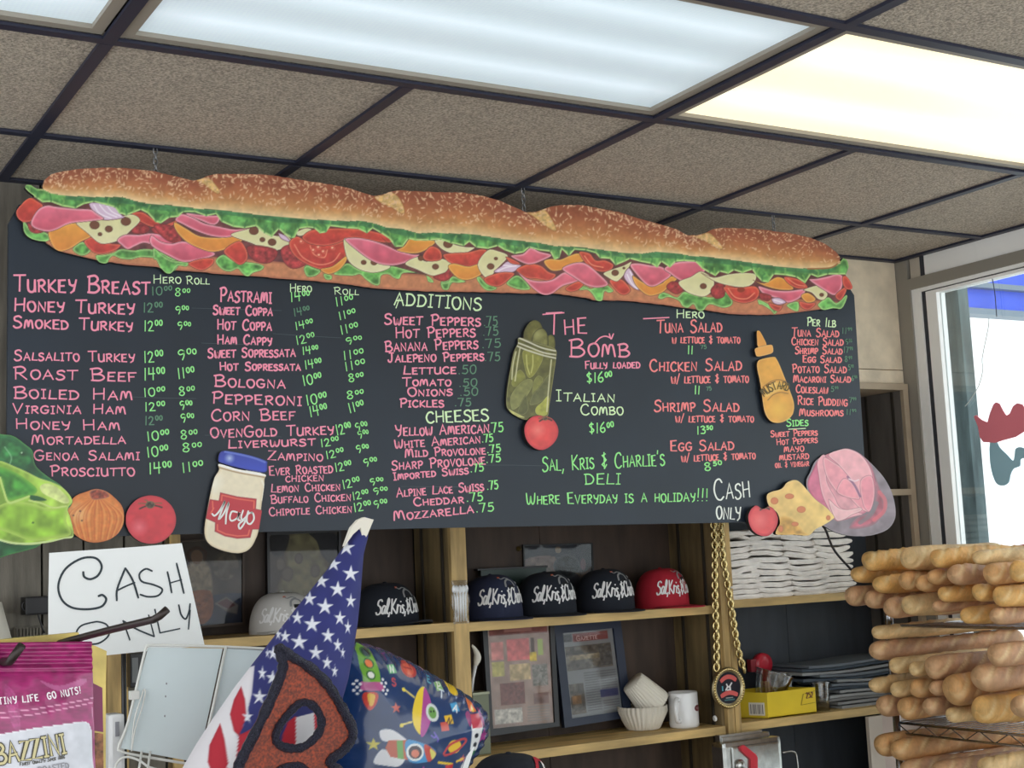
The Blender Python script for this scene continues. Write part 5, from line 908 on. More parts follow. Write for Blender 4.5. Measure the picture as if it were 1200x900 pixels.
# --- paintings in the left bay
def p_fig(pt):
    pt.rgb[:] = (66, 58, 50); pt.rgb *= (1+.5*(vnoise(pt.PX, pt.PY, 14, 2)-.5))[..., None]
    pt.fill([(0, 78), (80, 70), (80, 110), (0, 110)], (34, 44, 66), noise=.4, ns=8, clip=True); pt.fill([(14, 30), (26, 22), (40, 30), (44, 60), (38, 72), (14, 70), (8, 50)], (140, 124, 100), noise=.3, ns=5, clip=True, edge=(96, 84, 70), ew=3)
    pt.fill([(12, 66), (40, 64), (42, 90), (30, 104), (16, 98)], (142, 80, 44), noise=.35, ns=5, clip=True); pt.fill(ell(26, 20, 7, 9, 12), (120, 92, 70), clip=True); pt.line([(17, 24), (16, 14), (26, 8), (36, 14), (35, 24)], (70, 50, 36), 1.8)
    pt.fill([(44, 80), (60, 72), (76, 84), (74, 96), (60, 92)], (118, 110, 106), clip=True, sm=False, edge=(80, 76, 74), ew=2); pt.fill([(48, 80), (60, 75), (72, 84), (62, 88)], (90, 40, 44), clip=True, sm=False)
    pt.fill(ell(60, 34, 16, 18, 12), (84, 74, 60), noise=.5, ns=6, clip=True)
framed('framed painting of a robed figure with a crate, on the left bay shelf', [(202, 634), (287, 628), (287, 732), (212, 738)], [(204, 636), (284.5, 630), (284.5, 729), (214, 735)], (0, 1.19, 1.6), (0, -1, .04), M_fbrown, p_fig, 80, 106)
def p_arch(pt):
    pt.rgb[:] = (60, 50, 44); pt.fill([(22, 0), (64, 0), (70, 30), (78, 78), (10, 78), (18, 40)], (112, 104, 72), noise=.35, ns=9, clip=True, edge=(70, 60, 46), ew=6)
    pt.fill([(2, 2), (24, 0), (20, 20), (10, 26), (3, 20)], (30, 28, 30), clip=True, noise=.3); pt.fill([(48, -2), (86, 6), (88, 44), (66, 30), (58, 10)], (30, 30, 34), clip=True, noise=.3)
    for (x, y, r) in ((14, 36, 6), (22, 48, 7), (36, 30, 5), (56, 46, 6), (70, 56, 7)): pt.fill(ell(x, y, r, r*1.3, 9), (92, 82, 68), clip=True, edge=(60, 54, 46), ew=2)
framed('dark painting of figures under parted curtains, behind the flag cone', [(313, 624), (400, 620), (400, 704), (314, 708)], [(316, 627), (397, 623), (397, 701), (317, 705)], (0, 1.195, 1.6), (0, -1, .02), M_frame, p_arch, 84, 80)
# --- framed clippings in the middle bay
def p_clip1(pt):
    pt.rgb[:] = (176, 150, 138); pt.rgb *= (1+.2*(vnoise(pt.PX, pt.PY, 8, 3)-.5))[..., None]; R = lambda x0, y0, x1, y1, c, **k: pt.fill([(x0, y0), (x1, y0), (x1, y1), (x0, y1)], c, sm=False, clip=True, **k)
    R(3, 2, 70, 15, (136, 74, 68), noise=.3); R(20, 4, 52, 12, (176, 120, 112)); R(4, 22, 18, 42, (226, 146, 140), noise=.2); R(22, 20, 48, 44, (222, 118, 118), noise=.25); R(4, 44, 18, 60, (206, 196, 120), noise=.3); R(24, 48, 48, 66, (210, 186, 140), noise=.4)
    R(50, 20, 54, 44, (90, 70, 60)); R(58, 22, 64, 40, (176, 196, 110)); R(48, 36, 56, 46, (226, 196, 60), noise=.4); R(50, 50, 68, 74, (140, 136, 128), noise=.4, ns=2); R(12, 68, 40, 92, (130, 84, 78), noise=.3, ns=2); R(50, 82, 68, 94, (140, 108, 100), noise=.2)
    for y in range(96, 112, 3): R(42, y, 68, y+1.2, (150, 144, 138))
    R(4, 96, 36, 112, (212, 206, 196), noise=.35, ns=3)
def p_clip2(pt):
    pt.rgb[:] = (132, 134, 136); R = lambda x0, y0, x1, y1, c, **k: pt.fill([(x0, y0), (x1, y0), (x1, y1), (x0, y1)], c, sm=False, clip=True, **k)
    R(1, 2, 11, 11, (64, 66, 70), noise=.6, ns=2); R(12, 2, 52, 12, (132, 62, 60)); R(2, 17, 54, 46, (92, 86, 78), noise=.7, ns=5); R(6, 28, 44, 34, (140, 126, 100), noise=.5, ns=4); R(40, 20, 54, 44, (80, 78, 76), noise=.5, ns=3)
    for y in range(50, 98, 3): R(20, y, 36, y+1.3, (100, 102, 106)); R(38, y, 56, y+1.3, (100, 102, 106)) if not 72 < y < 84 else None
    R(36, 73, 56, 82, (50, 54, 100)); R(2, 62, 18, 98, (92, 84, 74), noise=.6, ns=4); R(4, 76, 14, 86, (150, 110, 70), noise=.4)
f1 = framed('black-framed colour clipping leaning at the left of the middle bay, reflecting the shop', [(565, 728), (649, 722), (656, 851), (574, 863)], [(571, 730), (644, 725), (650.5, 846.5), (578, 854)], (1.3, 1.13, 1.2), (0, -1, .10), M_frame, p_clip1, 72, 116)
mb = MB()
f2 = framed('blue-framed newspaper article leaning beside the coffee filters', [(649, 730), (727, 724), (741, 840), (662, 853)], [(659.5, 742), (719, 736), (731, 833), (670.5, 842)], (1.6, 1.15, 1.2), (0.0, -1, .12), M_frameb, p_clip2, 58, 102)
MB2 = MB(); 
for a, b in ((652, 846), ):
    pass
mb = MB(); write(mb, 'Gazette', (676, 751), (700, 748.5), 5.5, .5, lambda p: atP(p[0], p[1], np.array([1.6, 1.15, 1.2])+np.array([0, -.0005, 0]), (0, -1, .12)), low=.8); mb.build('masthead', mat('pale print', (190, 150, 146), .6), f2)
# --- coffee filters, mug
M_filt = mat('white filter paper', (232, 226, 212), .85); M_cer = mat('white glazed ceramic', (232, 232, 232), .12, coat=.5)
zf_ = S2[1]; cfp = atY(768, 840, 1.05); n_ = 120
fl = lambda k, j: (.045*cos(pi*k/2))*min(1, j/1.5)
e = empty('coffee_filter_stack', (cfp[0], 1.115, zf_), 'upright stack of fluted white coffee filters left of the mug', 'coffee filters', 'fluted paper coffee filters')
for i in range(5): MB().lathe([(.046, .001+i*.003), (.05, .004+i*.003), (.062, .03+i*.004), (.074, .055+i*.004)], (cfp[0], 1.115, zf_), n_, flute=fl, cap0=(i < 1)).build('filter', M_filt, e)
c_ = np.array([cfp[0]+.028, 1.105, zf_+.082]); ax_ = np.array([-.55, .15, .62]); ax_ /= np.linalg.norm(ax_)
e = empty('coffee_filter_stack', c_, 'tilted stack of fluted white coffee filters resting in the upright ones', 'coffee filters', 'fluted paper coffee filters')
for i in range(4): MB().lathe([(.050, -.02+i*.004), (.046, .01+i*.004), (.040, .05+i*.004), (.036, .075+i*.003)], c_, n_, axis=ax_, flute=lambda k, j: .05*cos(pi*k/2), cap0=False, cap1=(i == 3)).build('filter', M_filt, e)
cp = atY(801, 850, 1.03); mc = np.array([cp[0]+.026, 1.06, zf_]); e = empty('coffee_mug', mc, 'white ceramic mug with a dark red oval badge beside the coffee filters', 'mug')
MB().lathe([(.040, .0), (.044, .003), (.0455, .012), (.0455, .102), (.044, .106), (.042, .104), (.0415, .02), (.0, .012)], mc, 40).build('body', M_cer, e)
ha = math.radians(215); hx, hy = cos(ha), sin(ha); MB().tube(catmull([mc+np.array([hx*r, hy*r, z]) for r, z in ((.044, .086), (.062, .088), (.074, .072), (.074, .045), (.064, .026), (.044, .022))], 5), .0065, 10).build('handle', M_cer, e)
th0 = math.radians(-62)
def mug(p, r=.0461): t = th0+p[0]; return mc+np.array([r*cos(t), r*sin(t), p[1]])
mb = MB(); pts = [(0.33*cos(t), .058+.0095*sin(t)) for t in np.linspace(0, 2*pi, 25)[:-1]]; vs = [mug((0, .058))]+[mug(p) for p in pts]+[mug((p[0]*.5, .058+(p[1]-.058)*.9)) for p in pts]
fs = [(1+i, 1+(i+1) % 24, 25+(i+1) % 24, 25+i) for i in range(24)]+[(25+i, 25+(i+1) % 24, 0) for i in range(24)]; mb.add(vs, fs); mb.build('badge', mat('maroon badge', (112, 36, 44), .3), e)
mb = MB(); 
for k in range(5): ribbon(mb, [(-.2+.1*k, .055), (-.17+.1*k, .061), (-.13+.1*k, .055)], .0008, lambda p: mug(p, .0465))
mb.build('badge_print', M_cer, e)
# --- cutlery bag on the post, spatula and tin
cb = atY(539, 705, .97); e = empty('cutlery_bag', (cb[0], .972, cb[2]-.06), 'clear bag of white plastic cutlery fixed to the pine post', 'bag')
mb = MB(); zb, zt2 = float(atY(538, 731, .97)[2]), float(atY(538, 680, .97)[2]); vs = []; fs = []; nn = 14
for j in range(nn+1):
    q = j/nn; wv = .026*(1-.12*sin(q*9)); d = .008*sin(pi*q)**.6+.0015
    for k in range(16):
        t = 2*pi*k/16; vs.append((cb[0]+wv*cos(t)+.002*sin(q*23+k), .968+d*sin(t)*1.2, zb+(zt2-zb)*q))
for j in range(nn):
    for k in range(16): fs.append((j*16+k, j*16+(k+1) % 16, (j+1)*16+(k+1) % 16, (j+1)*16+k))
mb.add(vs, fs, 0, True); mb.build('pouch', clear_mat('crinkled clear plastic', (244, 244, 244), .14, .2, .3), e)
for i, dx in enumerate((-.016, -.009, 0, .008, .016)):
    x_ = cb[0]+dx; mb = MB(); mb.tube([(x_, .968, zb+.006), (x_*1+.0, .967, zb+.07), (x_+dx*.2, .967, zt2-.034)], [.0022, .0028, .002], 7); mb.ball((x_+dx*.2, .966, zt2-.024), .0075, 6, sc=(.85, .35, 1.5)); mb.build('plastic_cutlery', M_cer, e)
tp = atY(561, 845, 1.03); zz = float(atY(560, 811, 1.03)[2]); e = empty('utensil_tin', (tp[0], 1.03, S2[1]), 'small grey-green tin standing behind the balloon, beside the framed clipping', 'tin')
MB().box((tp[0]-.026, 1.01, S2[1]), (tp[0]+.024, 1.06, zz), bev=.002).build('body', mat('grey green tin', (104, 108, 88), .4, metal=.4), e); MB().box((tp[0]-.028, 1.008, zz-.006), (tp[0]+.026, 1.062, zz+.001), bev=.001).build('lip', mat('tin lip', (140, 142, 120), .35, metal=.5), e)
sp_ = [atY(a, b, 1.035) for a, b in ((553, 812), (554.5, 795), (557, 780), (559.5, 770), (557, 762), (553, 756))]
e = empty('spatula', sp_[0], 'cream plastic spatula with black shaft standing in the grey-green tin', 'spatula')
MB().tube(sp_[:3], [.003, .004, .006], 8).build('shaft', M_cer, e); MB().tube(catmull(sp_[2:], 4), [.006, .008, .010, .011, .011, .010, .009, .008, .007, .006, .005, .004, .003][:len(catmull(sp_[2:], 4))], 8).build('blade', M_filt, e)
MB().box((sp_[0][0]-.014, 1.045, sp_[0][2]), (sp_[0][0]-.002, 1.05, sp_[5][2]), bev=.001).build('sleeve', M_frame, e)

# --- napkins: sixteen folded bundles on the right bay's shelf
M_nap = mat('folded white napkins', (244, 238, 230), .9, var=.05, vscale=30, bump=.25, bscale=90)
ncol = [[(852, 672, 893, 703), (849, 657, 889, 673), (848, 636, 881, 658), (848, 627, 878, 637)], [(889, 679, 933, 705), (884, 658, 927, 680), (880, 640, 919, 659), (877, 628, 917, 641)],
        [(931, 679, 973, 703), (926, 661, 969, 680), (919, 641, 957, 662), (915, 627, 952, 642)], [(969, 681, 1004, 701), (965, 661, 1000, 682), (956, 639, 997, 662), (951, 617, 993, 640)]]
cn = ['first', 'second', 'third', 'fourth']; ln = ['lowest', 'second from the bottom', 'third from the bottom', 'topmost']
rr = random.Random(11)
for ci_, colm in enumerate(ncol):
    z0 = S1[2]
    for li, (x0, y0, x1, y1) in enumerate(colm):
        Yn = .985+li*.012; a = atY(x0, y1, Yn); b = atY(x1, y0, Yn); zc = z0; hgt = max(.02, float(b[2]-atY(x1, y1, Yn)[2]))*.985; w0, w1 = float(a[0]), float(b[0]); d0, d1 = Yn, min(Yn+.18, 1.21)
        if ci_ < 3 and li == 0: pass
        e = empty('napkin_bundle', ((w0+w1)/2, Yn+.09, z0), 'folded white napkin bundle, %s column from the gold chain, %s' % (cn[ci_], ln[li] if li in (0, 3) else ln[li]), 'napkins', 'folded white napkins on the right shelf')
        nf = max(2, min(5, int(hgt/.016))); bend = rr.uniform(-.006, .006); ph = rr.uniform(0, 6)
        for k in range(nf):
            za, zb_ = zc+hgt*k/nf, zc+hgt*(k+.86)/nf; vs = []; fs = []; NX = 9
            o1, o2, o3 = rr.uniform(-.004, .004), rr.uniform(-.004, .004), rr.uniform(-.006, .006)
            for i in range(NX+1):
                q = i/NX; x_ = w0+o1+(w1+o2-w0-o1)*q; wv = (1.6*bend*sin(pi*q*1.3+ph)+.0015*sin(q*14+k))*sin(pi*min(1, (k+1)/nf*.9))*.8
                rim = 1 if 0 < i < NX else .55; zm = (za+zb_)/2; hh = (zb_-za)/2*rim
                vs += [(x_, d0+o3+.004, zm-hh+wv), (x_, d0+o3, zm+wv), (x_, d0+o3+.004, zm+hh+wv), (x_, d1, zm+hh+wv), (x_, d1, zm-hh+wv)]
            for i in range(NX):
                for j in range(5): fs.append((i*5+j, i*5+(j+1) % 5, (i+1)*5+(j+1) % 5, (i+1)*5+j))
            fs += [(0, 1, 2, 3, 4)[::-1], tuple(NX*5+j for j in range(5))]
            MB().add(vs, fs, 0, False).build('folded_napkin', M_nap, e)
        z0 += hgt+.0015
# --- yellow box with plastic cups, clear cup, papers, red dispenser
M_yel = mat('yellow carton', (232, 202, 38), .55, var=.05, vscale=6); M_yels = mat('yellow carton side', (224, 196, 50), .55); zs = S2[2]; M_clear = clear_mat('clear plastic', (236, 238, 238), .22, .12)
p0 = atY(900.5, 841, 1.005); p1 = atY(957, 833.5, 1.005); x_r = float(p1[0]); hb = float(atY(900.5, 812, 1.005)[2])-zs; ox, oy = float(p0[0]), 1.005; hb = max(.07, hb)
tx_, ty_ = 1.0, .0; lx, ly = -.42, .90; Lb = .17; wb_ = x_r-ox
C4 = [(ox, oy), (ox+wb_, oy), (ox+wb_+lx*Lb, oy+ly*Lb), (ox+lx*Lb, oy+ly*Lb)]
e = empty('yellow_box', ((C4[0][0]+C4[2][0])/2, (C4[0][1]+C4[2][1])/2, zs), 'open yellow carton on the right bay shelf beside the medallion', 'box')
for i in range(4):
    a, b = C4[i], C4[(i+1) % 4]; mx_, my_ = (C4[0][0]+C4[2][0])/2, (C4[0][1]+C4[2][1])/2
    ia = (a[0]+(mx_-a[0])*.03, a[1]+(my_-a[1])*.03); ib = (b[0]+(mx_-b[0])*.03, b[1]+(my_-b[1])*.03)
    MB().prism([(a[0], a[1], zs+.001), (b[0], b[1], zs+.001), (ib[0], ib[1], zs+.001), (ia[0], ia[1], zs+.001)], (0, 0, hb)).build('side_wall', M_yel if i != 3 else M_yels, e)
MB().prism([(c[0], c[1], zs+.001) for c in C4], (0, 0, .003)).build('bottom', M_yel, e)
def yf(p): return np.array([ox+wb_*p[0], oy-.0008, zs+hb*p[1]])
def yl(p): return np.array([ox+lx*Lb*p[0]-.0007, oy+ly*Lb*p[0]-.0004, zs+hb*p[1]])
mb = MB(); ribbon(mb, [(.68, .38), (.74, .8), (.98, .88)], .012, yf, 0); ribbon(mb, [(.68, .38), (.98, .42)], .012, yf, 0); mb.build('printed_line', mat('ochre print', (170, 142, 30), .6), e)
mb = MB(); write(mb, '252', (.80, -.62), (.94, -.62), .22, .012, lambda p: yf((p[0], -p[1])), low=.9); mb.build('printed_number', mat('brown print', (120, 70, 40), .6), e)
MB().add([yl((.38, .12)), yl((.06, .12)), yl((.06, .62)), yl((.38, .62))], [(0, 1, 2, 3)]).build('barcode_label', M_filt, e)
mb = MB()
for i, w_ in enumerate((.008, .004, .01, .004, .006, .01, .004, .008)):
    t_ = .10+i*.034; mb.add([np.array(yl((t_+w_*1.3, .18)))-[.0006, .0003, 0], np.array(yl((t_-w_, .18)))-[.0006, .0003, 0], np.array(yl((t_-w_, .55)))-[.0006, .0003, 0], np.array(yl((t_+w_*1.3, .55)))-[.0006, .0003, 0]], [(0, 1, 2, 3)])
tag(mb.build('barcode', mat('barcode grey', (110, 110, 112), .6), e), kind='stuff')
def cup(label, c, ax, r0, r1, h, name='plastic_cup', fill=False, group=None):
    ax = np.asarray(ax, float); ax /= np.linalg.norm(ax); c = np.asarray(c, float); e = empty(name, c, label, 'cup', group)
    MB().lathe([(r0, 0), (r0+(r1-r0)*.5, h*.5), (r1, h*.96)], c, 28, axis=ax).build('wall', M_clear, e); rim = [c+0]*0
    a_ = np.array([1.0, 0, 0]) if abs(ax[0]) < .9 else np.array([0, 1.0, 0]); e1 = np.cross(ax, a_); e1 /= np.linalg.norm(e1); e2 = np.cross(ax, e1)
    MB().tube([c+ax*h*.97+(e1*cos(t)+e2*sin(t))*(r1+.001) for t in np.linspace(0, 2*pi, 29)[:-1]], .0022, 6, closed=True).build('rim', M_clear, e)
    return e
c1_ = atY(905, 806, 1.06); cup('clear round plastic tub tipped over in the yellow carton', (c1_[0]-.01, 1.08, zs+.035), (.30, -.15, 1.0), .040, .060, .105)
c2_ = atY(928, 800, 1.08); cup('small clear tub behind the tipped one in the yellow carton', (c2_[0]+.0, 1.13, zs+.03), (.1, .1, 1.0), .035, .045, .09)
c3_ = atY(961, 830, 1.04); cup('tall clear plastic cup right of the yellow carton', (c3_[0]+.012, 1.045, zs), (0, 0, 1), .024, .030, .092)
M_wood = mat('wooden stirrers', (176, 140, 104), .7)
for i in range(9):
    a = rr.uniform(0, 6.28); r_ = rr.uniform(0, .028); bx_, by_ = c1_[0]+r_*cos(a), 1.08+r_*sin(a)*.5; tag(MB().box((bx_-.004, by_-.001, zs+.045), (bx_+.004, by_+.001, zs+.098+rr.uniform(-.01, .012)), bev=.0005).build('wooden_stirrer', M_wood, origin=(bx_, by_, zs+.045)), 'thin wooden stirrer standing in the clear tub of the yellow carton', 'stirrer', 'wooden stirrers in the tub')
M_pap = [mat('haze-tinted grey blue paper', (104, 112, 120), .8, bump=.1), mat('pale grey paper', (150, 152, 152), .8), mat('haze-tinted slate paper', (80, 92, 104), .8)]  # the bluish cast of haze is mixed into these paper colours
xa, xb = float(atY(952, 800, 1.06)[0])+.03, 2.92; ztop = float(atY(980, 774, 1.06)[2])
nS = 13
for k in range(nS):
    za = zs+(ztop-zs)*k/nS; th = (ztop-zs)/nS*.72; o1 = rr.uniform(-.05, .03)-(.08 if k > 7 else 0); o2 = rr.uniform(-.03, .02); mb = MB(); NX = 12; vs = []; fs = []; am = .004*min(1, k/6)
    for i in range(NX+1):
        q = i/NX; x_ = xa+.03+o1+(xb+o2-xa-.03-o1)*q; w_ = am*sin(q*5+k*.3)
        vs += [(x_, 1.02+rr.uniform(-.001, .001)+.008*(k % 3), za+w_), (x_, 1.02+.008*(k % 3), za+th+w_), (x_, 1.20, za+th+w_), (x_, 1.20, za+w_)]
    for i in range(NX):
        for j in range(4): fs.append((i*4+j, i*4+(j+1) % 4, (i+1)*4+(j+1) % 4, (i+1)*4+j))
    fs += [(3, 2, 1, 0), tuple(NX*4+j for j in range(4))]; mb.add(vs, fs)
    o = mb.build('paper_bag_bundle', M_pap[(k*7) % 3] if k > 3 else M_pap[1], origin=((xa+xb)/2, 1.1, za)); tag(o, '%s paper bundle, %s in the slumped pile by the cup' % (['grey-blue', 'pale grey', 'slate'][(k*7) % 3] if k > 3 else 'pale grey', ['lowest', 'second', 'third', 'fourth', 'fifth', 'sixth', 'seventh', 'eighth', 'ninth', 'tenth', 'eleventh', 'twelfth', 'topmost'][k]+(' from the bottom' if 0 < k < 12 else '')), 'paper', 'flat paper bundles on the lower right shelf')
rp = atY(893, 778, 1.17); M_red = mat('translucent red plastic', (196, 40, 58), .3)
e = empty('tape_dispenser', (rp[0], 1.17, zs), 'red plastic tape dispenser standing behind the yellow carton', 'dispenser')
MB().lathe([(.012, -.012), (.034, -.012), (.036, 0), (.034, .012), (.012, .012)], (rp[0], 1.17, rp[2]), 24, axis=(0, 1, 0)).build('reel', M_red, e); MB().box((rp[0]-.004, 1.165, zs), (rp[0]+.030, 1.185, rp[2]-.02), bev=.003).build('stand', M_red, e); MB().box((rp[0]-.055, 1.16, rp[2]-.022), (rp[0]-.012, 1.18, rp[2]+.018), bev=.003).build('cutter', mat('dark red plastic', (150, 40, 52), .35), e)

# --- gold chain and medallion
M_gold = mat('pale gold metal', (206, 186, 132), .22, metal=1.0, bump=.1, bscale=300); M_gold2 = mat('aged gold metal', (176, 162, 128), .3, metal=1.0)
YC = .958; mcn = atY(852.5, 806, YC); e = empty('chain_medallion', mcn, 'oversized gold chain with a round medallion hanging in front of the shelf post', 'necklace')
link_me = None
def place_link(c, d, k):
    global link_me
    if link_me is None:
        mb = MB(); mb.tube([(0.0078*cos(t), 0.0, .0125*sin(t)) for t in np.linspace(0, 2*pi, 15)[:-1]], .0040, 6, closed=True); o = mb.build('chain_link', M_gold, None); o.parent = e; link_me = o.data
    else: o = bpy.data.objects.new('chain_link', link_me); COL.objects.link(o); o.parent = e
    d = Vector([float(v) for v in d]).normalized(); q = Vector((0, 0, 1)).rotation_difference(d); from mathutils import Quaternion
    o.rotation_mode = 'QUATERNION'; o.rotation_quaternion = q @ Quaternion((0, 0, 1), (0.5 if k % 2 else -0.7)); o.location = Vector([float(v) for v in (np.asarray(c)-np.array(mcn))])
for pts in ([(836, 606), (838, 640), (838, 680), (839, 720), (840, 755), (840, 785)], [(845, 606), (846, 640), (852, 680), (858, 715), (864, 755), (872, 786)]):
    C_ = [atY(a, b, YC+.004) for a, b in pts]; C_ = np.array(catmull(C_, 12)); Ls = np.concatenate([[0], np.cumsum(np.linalg.norm(np.diff(C_, axis=0), axis=1))]); n = int(Ls[-1]/.0152)
    for k in range(n):
        s_ = (k+.5)*Ls[-1]/n; c = np.array([np.interp(s_, Ls, C_[:, i]) for i in range(3)]); c2 = np.array([np.interp(min(s_+.004, Ls[-1]), Ls, C_[:, i]) for i in range(3)]); c0 = np.array([np.interp(max(s_-.004, 0), Ls, C_[:, i]) for i in range(3)]); c[1] += .002*(1 if k % 2 else -1); place_link(c, c2-c0, k)
R_ = .060
MB().lathe([(.0, .004), (.05, .004), (R_, .002), (R_+.002, -.005), (R_-.004, -.010), (.048, -.009), (.047, -.005), (.0, -.005)], mcn, 48, axis=(0, 1, 0)).build('medallion_body', M_gold2, e)
for t in np.linspace(0, 2*pi, 45)[:-1]:
    if t == 0: o0 = MB().ball((mcn[0]+.0555*cos(t), mcn[1]-.009, mcn[2]+.0605*sin(t)*.0+.0), .0048, 5, sc=(1, .8, 1)).build('rope_bead', M_gold, e); bead = o0.data; o0.location = (0, 0, .0); bead_c = None
    o = o0 if t == 0 else bpy.data.objects.new('rope_bead', bead)
    if t != 0: COL.objects.link(o); o.parent = e
    o.location = (.0555*cos(t)-.0555, 0, .0555*sin(t)) 
MB().lathe([(.0, -.0052), (.0465, -.0052)], mcn, 40, axis=(0, 1, 0), cap0=False).build('enamel_face', mat('navy enamel', (28, 32, 44), .3), e); enf = [c for c in e.children if c.name.startswith('enamel_face')][0]
def md(p): return np.array([mcn[0]+p[0], mcn[1]-.0066, mcn[2]+p[1]])
for nm, prt, m_, w_ in (('banner', [(-.028, .022), (-.015, .030), (0, .033), (.015, .030), (.028, .022)], mat('salmon enamel', (214, 96, 92), .4), .0065), ('banner', [(-.030, -.022), (-.014, -.016), (0, -.014), (.014, -.016), (.030, -.022)], mat('salmon enamel'), .0065), ('caption', [(-.013, -.029), (.013, -.029)], mat('grey enamel', (150, 160, 160), .4), .002), ('caption', [(-.018, -.035), (.018, -.035)], mat('teal enamel', (70, 120, 124), .4), .0025)):
    mb = MB(); ribbon(mb, catmull(prt, 4), w_, md); mb.build(nm, m_, enf)
mb = MB()
for prt in ([(-.012, -.006), (-.004, .004), (.004, .002), (.006, -.008)], [(-.004, .004), (-.008, .012)], [(.002, .003), (.012, .014)], [(-.006, -.006), (.006, -.006)]): ribbon(mb, prt, .003, md)
mb.build('emblem', mat('white enamel', (230, 230, 230), .4), enf); mb = MB(); ribbon(mb, [(-.024, -.006), (-.024, .006)], .003, md); mb.build('emblem', mat('light blue enamel', (90, 170, 190), .4), enf)

# --- steel dispenser under the shelf, with label strip
YD2 = .925; a = atY(846, 872, YD2); b = atY(917, 862, YD2); zb2 = float(atY(880, 960, YD2)[2]); zt3 = float(a[2])+.002
e = empty('steel_dispenser', ((a[0]+b[0])/2, YD2+.03, zb2), 'brushed steel can opener or dispenser with red lever hanging under the right shelf', 'dispenser')
hsg = MB().box((a[0], YD2, zb2), (b[0]-.006, .98, zt3), bev=.014).build('housing', M_steel, e); MB().box((a[0]+.03, YD2-.006, zb2+.02), (b[0]-.018, YD2+.004, zt3-.014), bev=.006).build('front_plate', M_steel, e)
lv = [atY(x_, y_, YD2-.014) for x_, y_ in ((868, 875), (872, 873), (886, 884), (888, 888), (888, 925), (880, 925), (880, 890), (869, 880))]; MB().prism(lv, (0, .008, 0)).build('lever', mat('red lever', (206, 44, 60), .35), hsg)
MB().lathe([(.016, 0), (.018, .008), (.012, .014), (0, .015)], atY(866, 897, YD2-.004), 20, axis=(0, -1, 0)).build('knob', M_steel, hsg)
MB().tube(catmull([atY(x_, y_, YD2+.03) for x_, y_ in ((917, 882), (930, 881), (934, 890), (938, 930))], 4), .003, 8).build('side_rod', M_steel, e)
MB().box((a[0]+.02, .95, zt3-.002), (b[0]-.03, .975, SH[(2, 'b')]-.03), bev=.002).build('hanger', M_steel, e)
lb = [atY(x_, y_, .955) for x_, y_ in ((843, 862), (893, 855.5), (894, 864), (844, 871))]; l2 = empty('label_holder', lb[3], 'small metal price-label strip clipped to the shelf edge above the steel dispenser', 'label holder'); MB().prism(lb, (0, .02, 0)).build('strip', M_steel, l2)
MB().prism([atY(x_, y_, .9535) for x_, y_ in ((850, 864.5), (890, 859), (890, 861.5), (851, 867))], (0, .001, 0)).build('label', M_filt, l2)
# ============================================================ wire rack and the bread
M_chr = mat('chrome wire', (170, 172, 176), .2, metal=1.0)
XQ = 2.50; ypost = float(atX(1041, 720, XQ)[1]); rk = empty('wire_rack', (2.7, 0.1, 0), 'chrome wire shelving rack loaded with bread in front of the window', 'rack')
XB2 = 2.93; YE2 = ypost-1.15
zS = [float(atX(1043, 733, XQ)[2]), float(atX(1043, 846, XQ)[2]), float(atX(1043, 960, XQ)[2]), .35]
for x in (XQ, XB2):
    for y in (ypost, YE2): MB().tube([(x, y, 0), (x, y, zS[0]+.05)], .0115, 12).lathe([(.013, 0), (.013, .05)], (x, y, zS[0]-.02), 12).build('post', M_chr, rk)
wm = None; wm2 = None
for z in zS:
    for y in (ypost, YE2): MB().tube([(XQ, y, z), (XB2, y, z)], .004, 8).build('rail', M_chr, rk)
    for x in (XQ, XB2):
        MB().tube([(x, ypost, z), (x, YE2, z)], .004, 8).build('rail', M_chr, rk)
        if z == zS[0]: continue
        MB().tube([(x, ypost, z-.03), (x, YE2, z-.03)], .0035, 8).build('rail', M_chr, rk)
        n = 22; MB().tube([(x, ypost+(YE2-ypost)*i/n, z-(.03 if i % 2 else 0)) for i in range(n+1)], .002, 5).build('truss_wire', M_chr, rk)
    ny = 38
    for i in range(1, ny):
        y = ypost+(YE2-ypost)*i/ny
        if wm is None: o = MB().tube([(XQ, 0, 0), (XB2, 0, 0)], .0018, 5).build('shelf_wire', M_chr, None); wm = o.data; o.parent = rk
        else: o = bpy.data.objects.new('shelf_wire', wm); COL.objects.link(o); o.parent = rk
        o.location = (-2.7, y-.1, z)
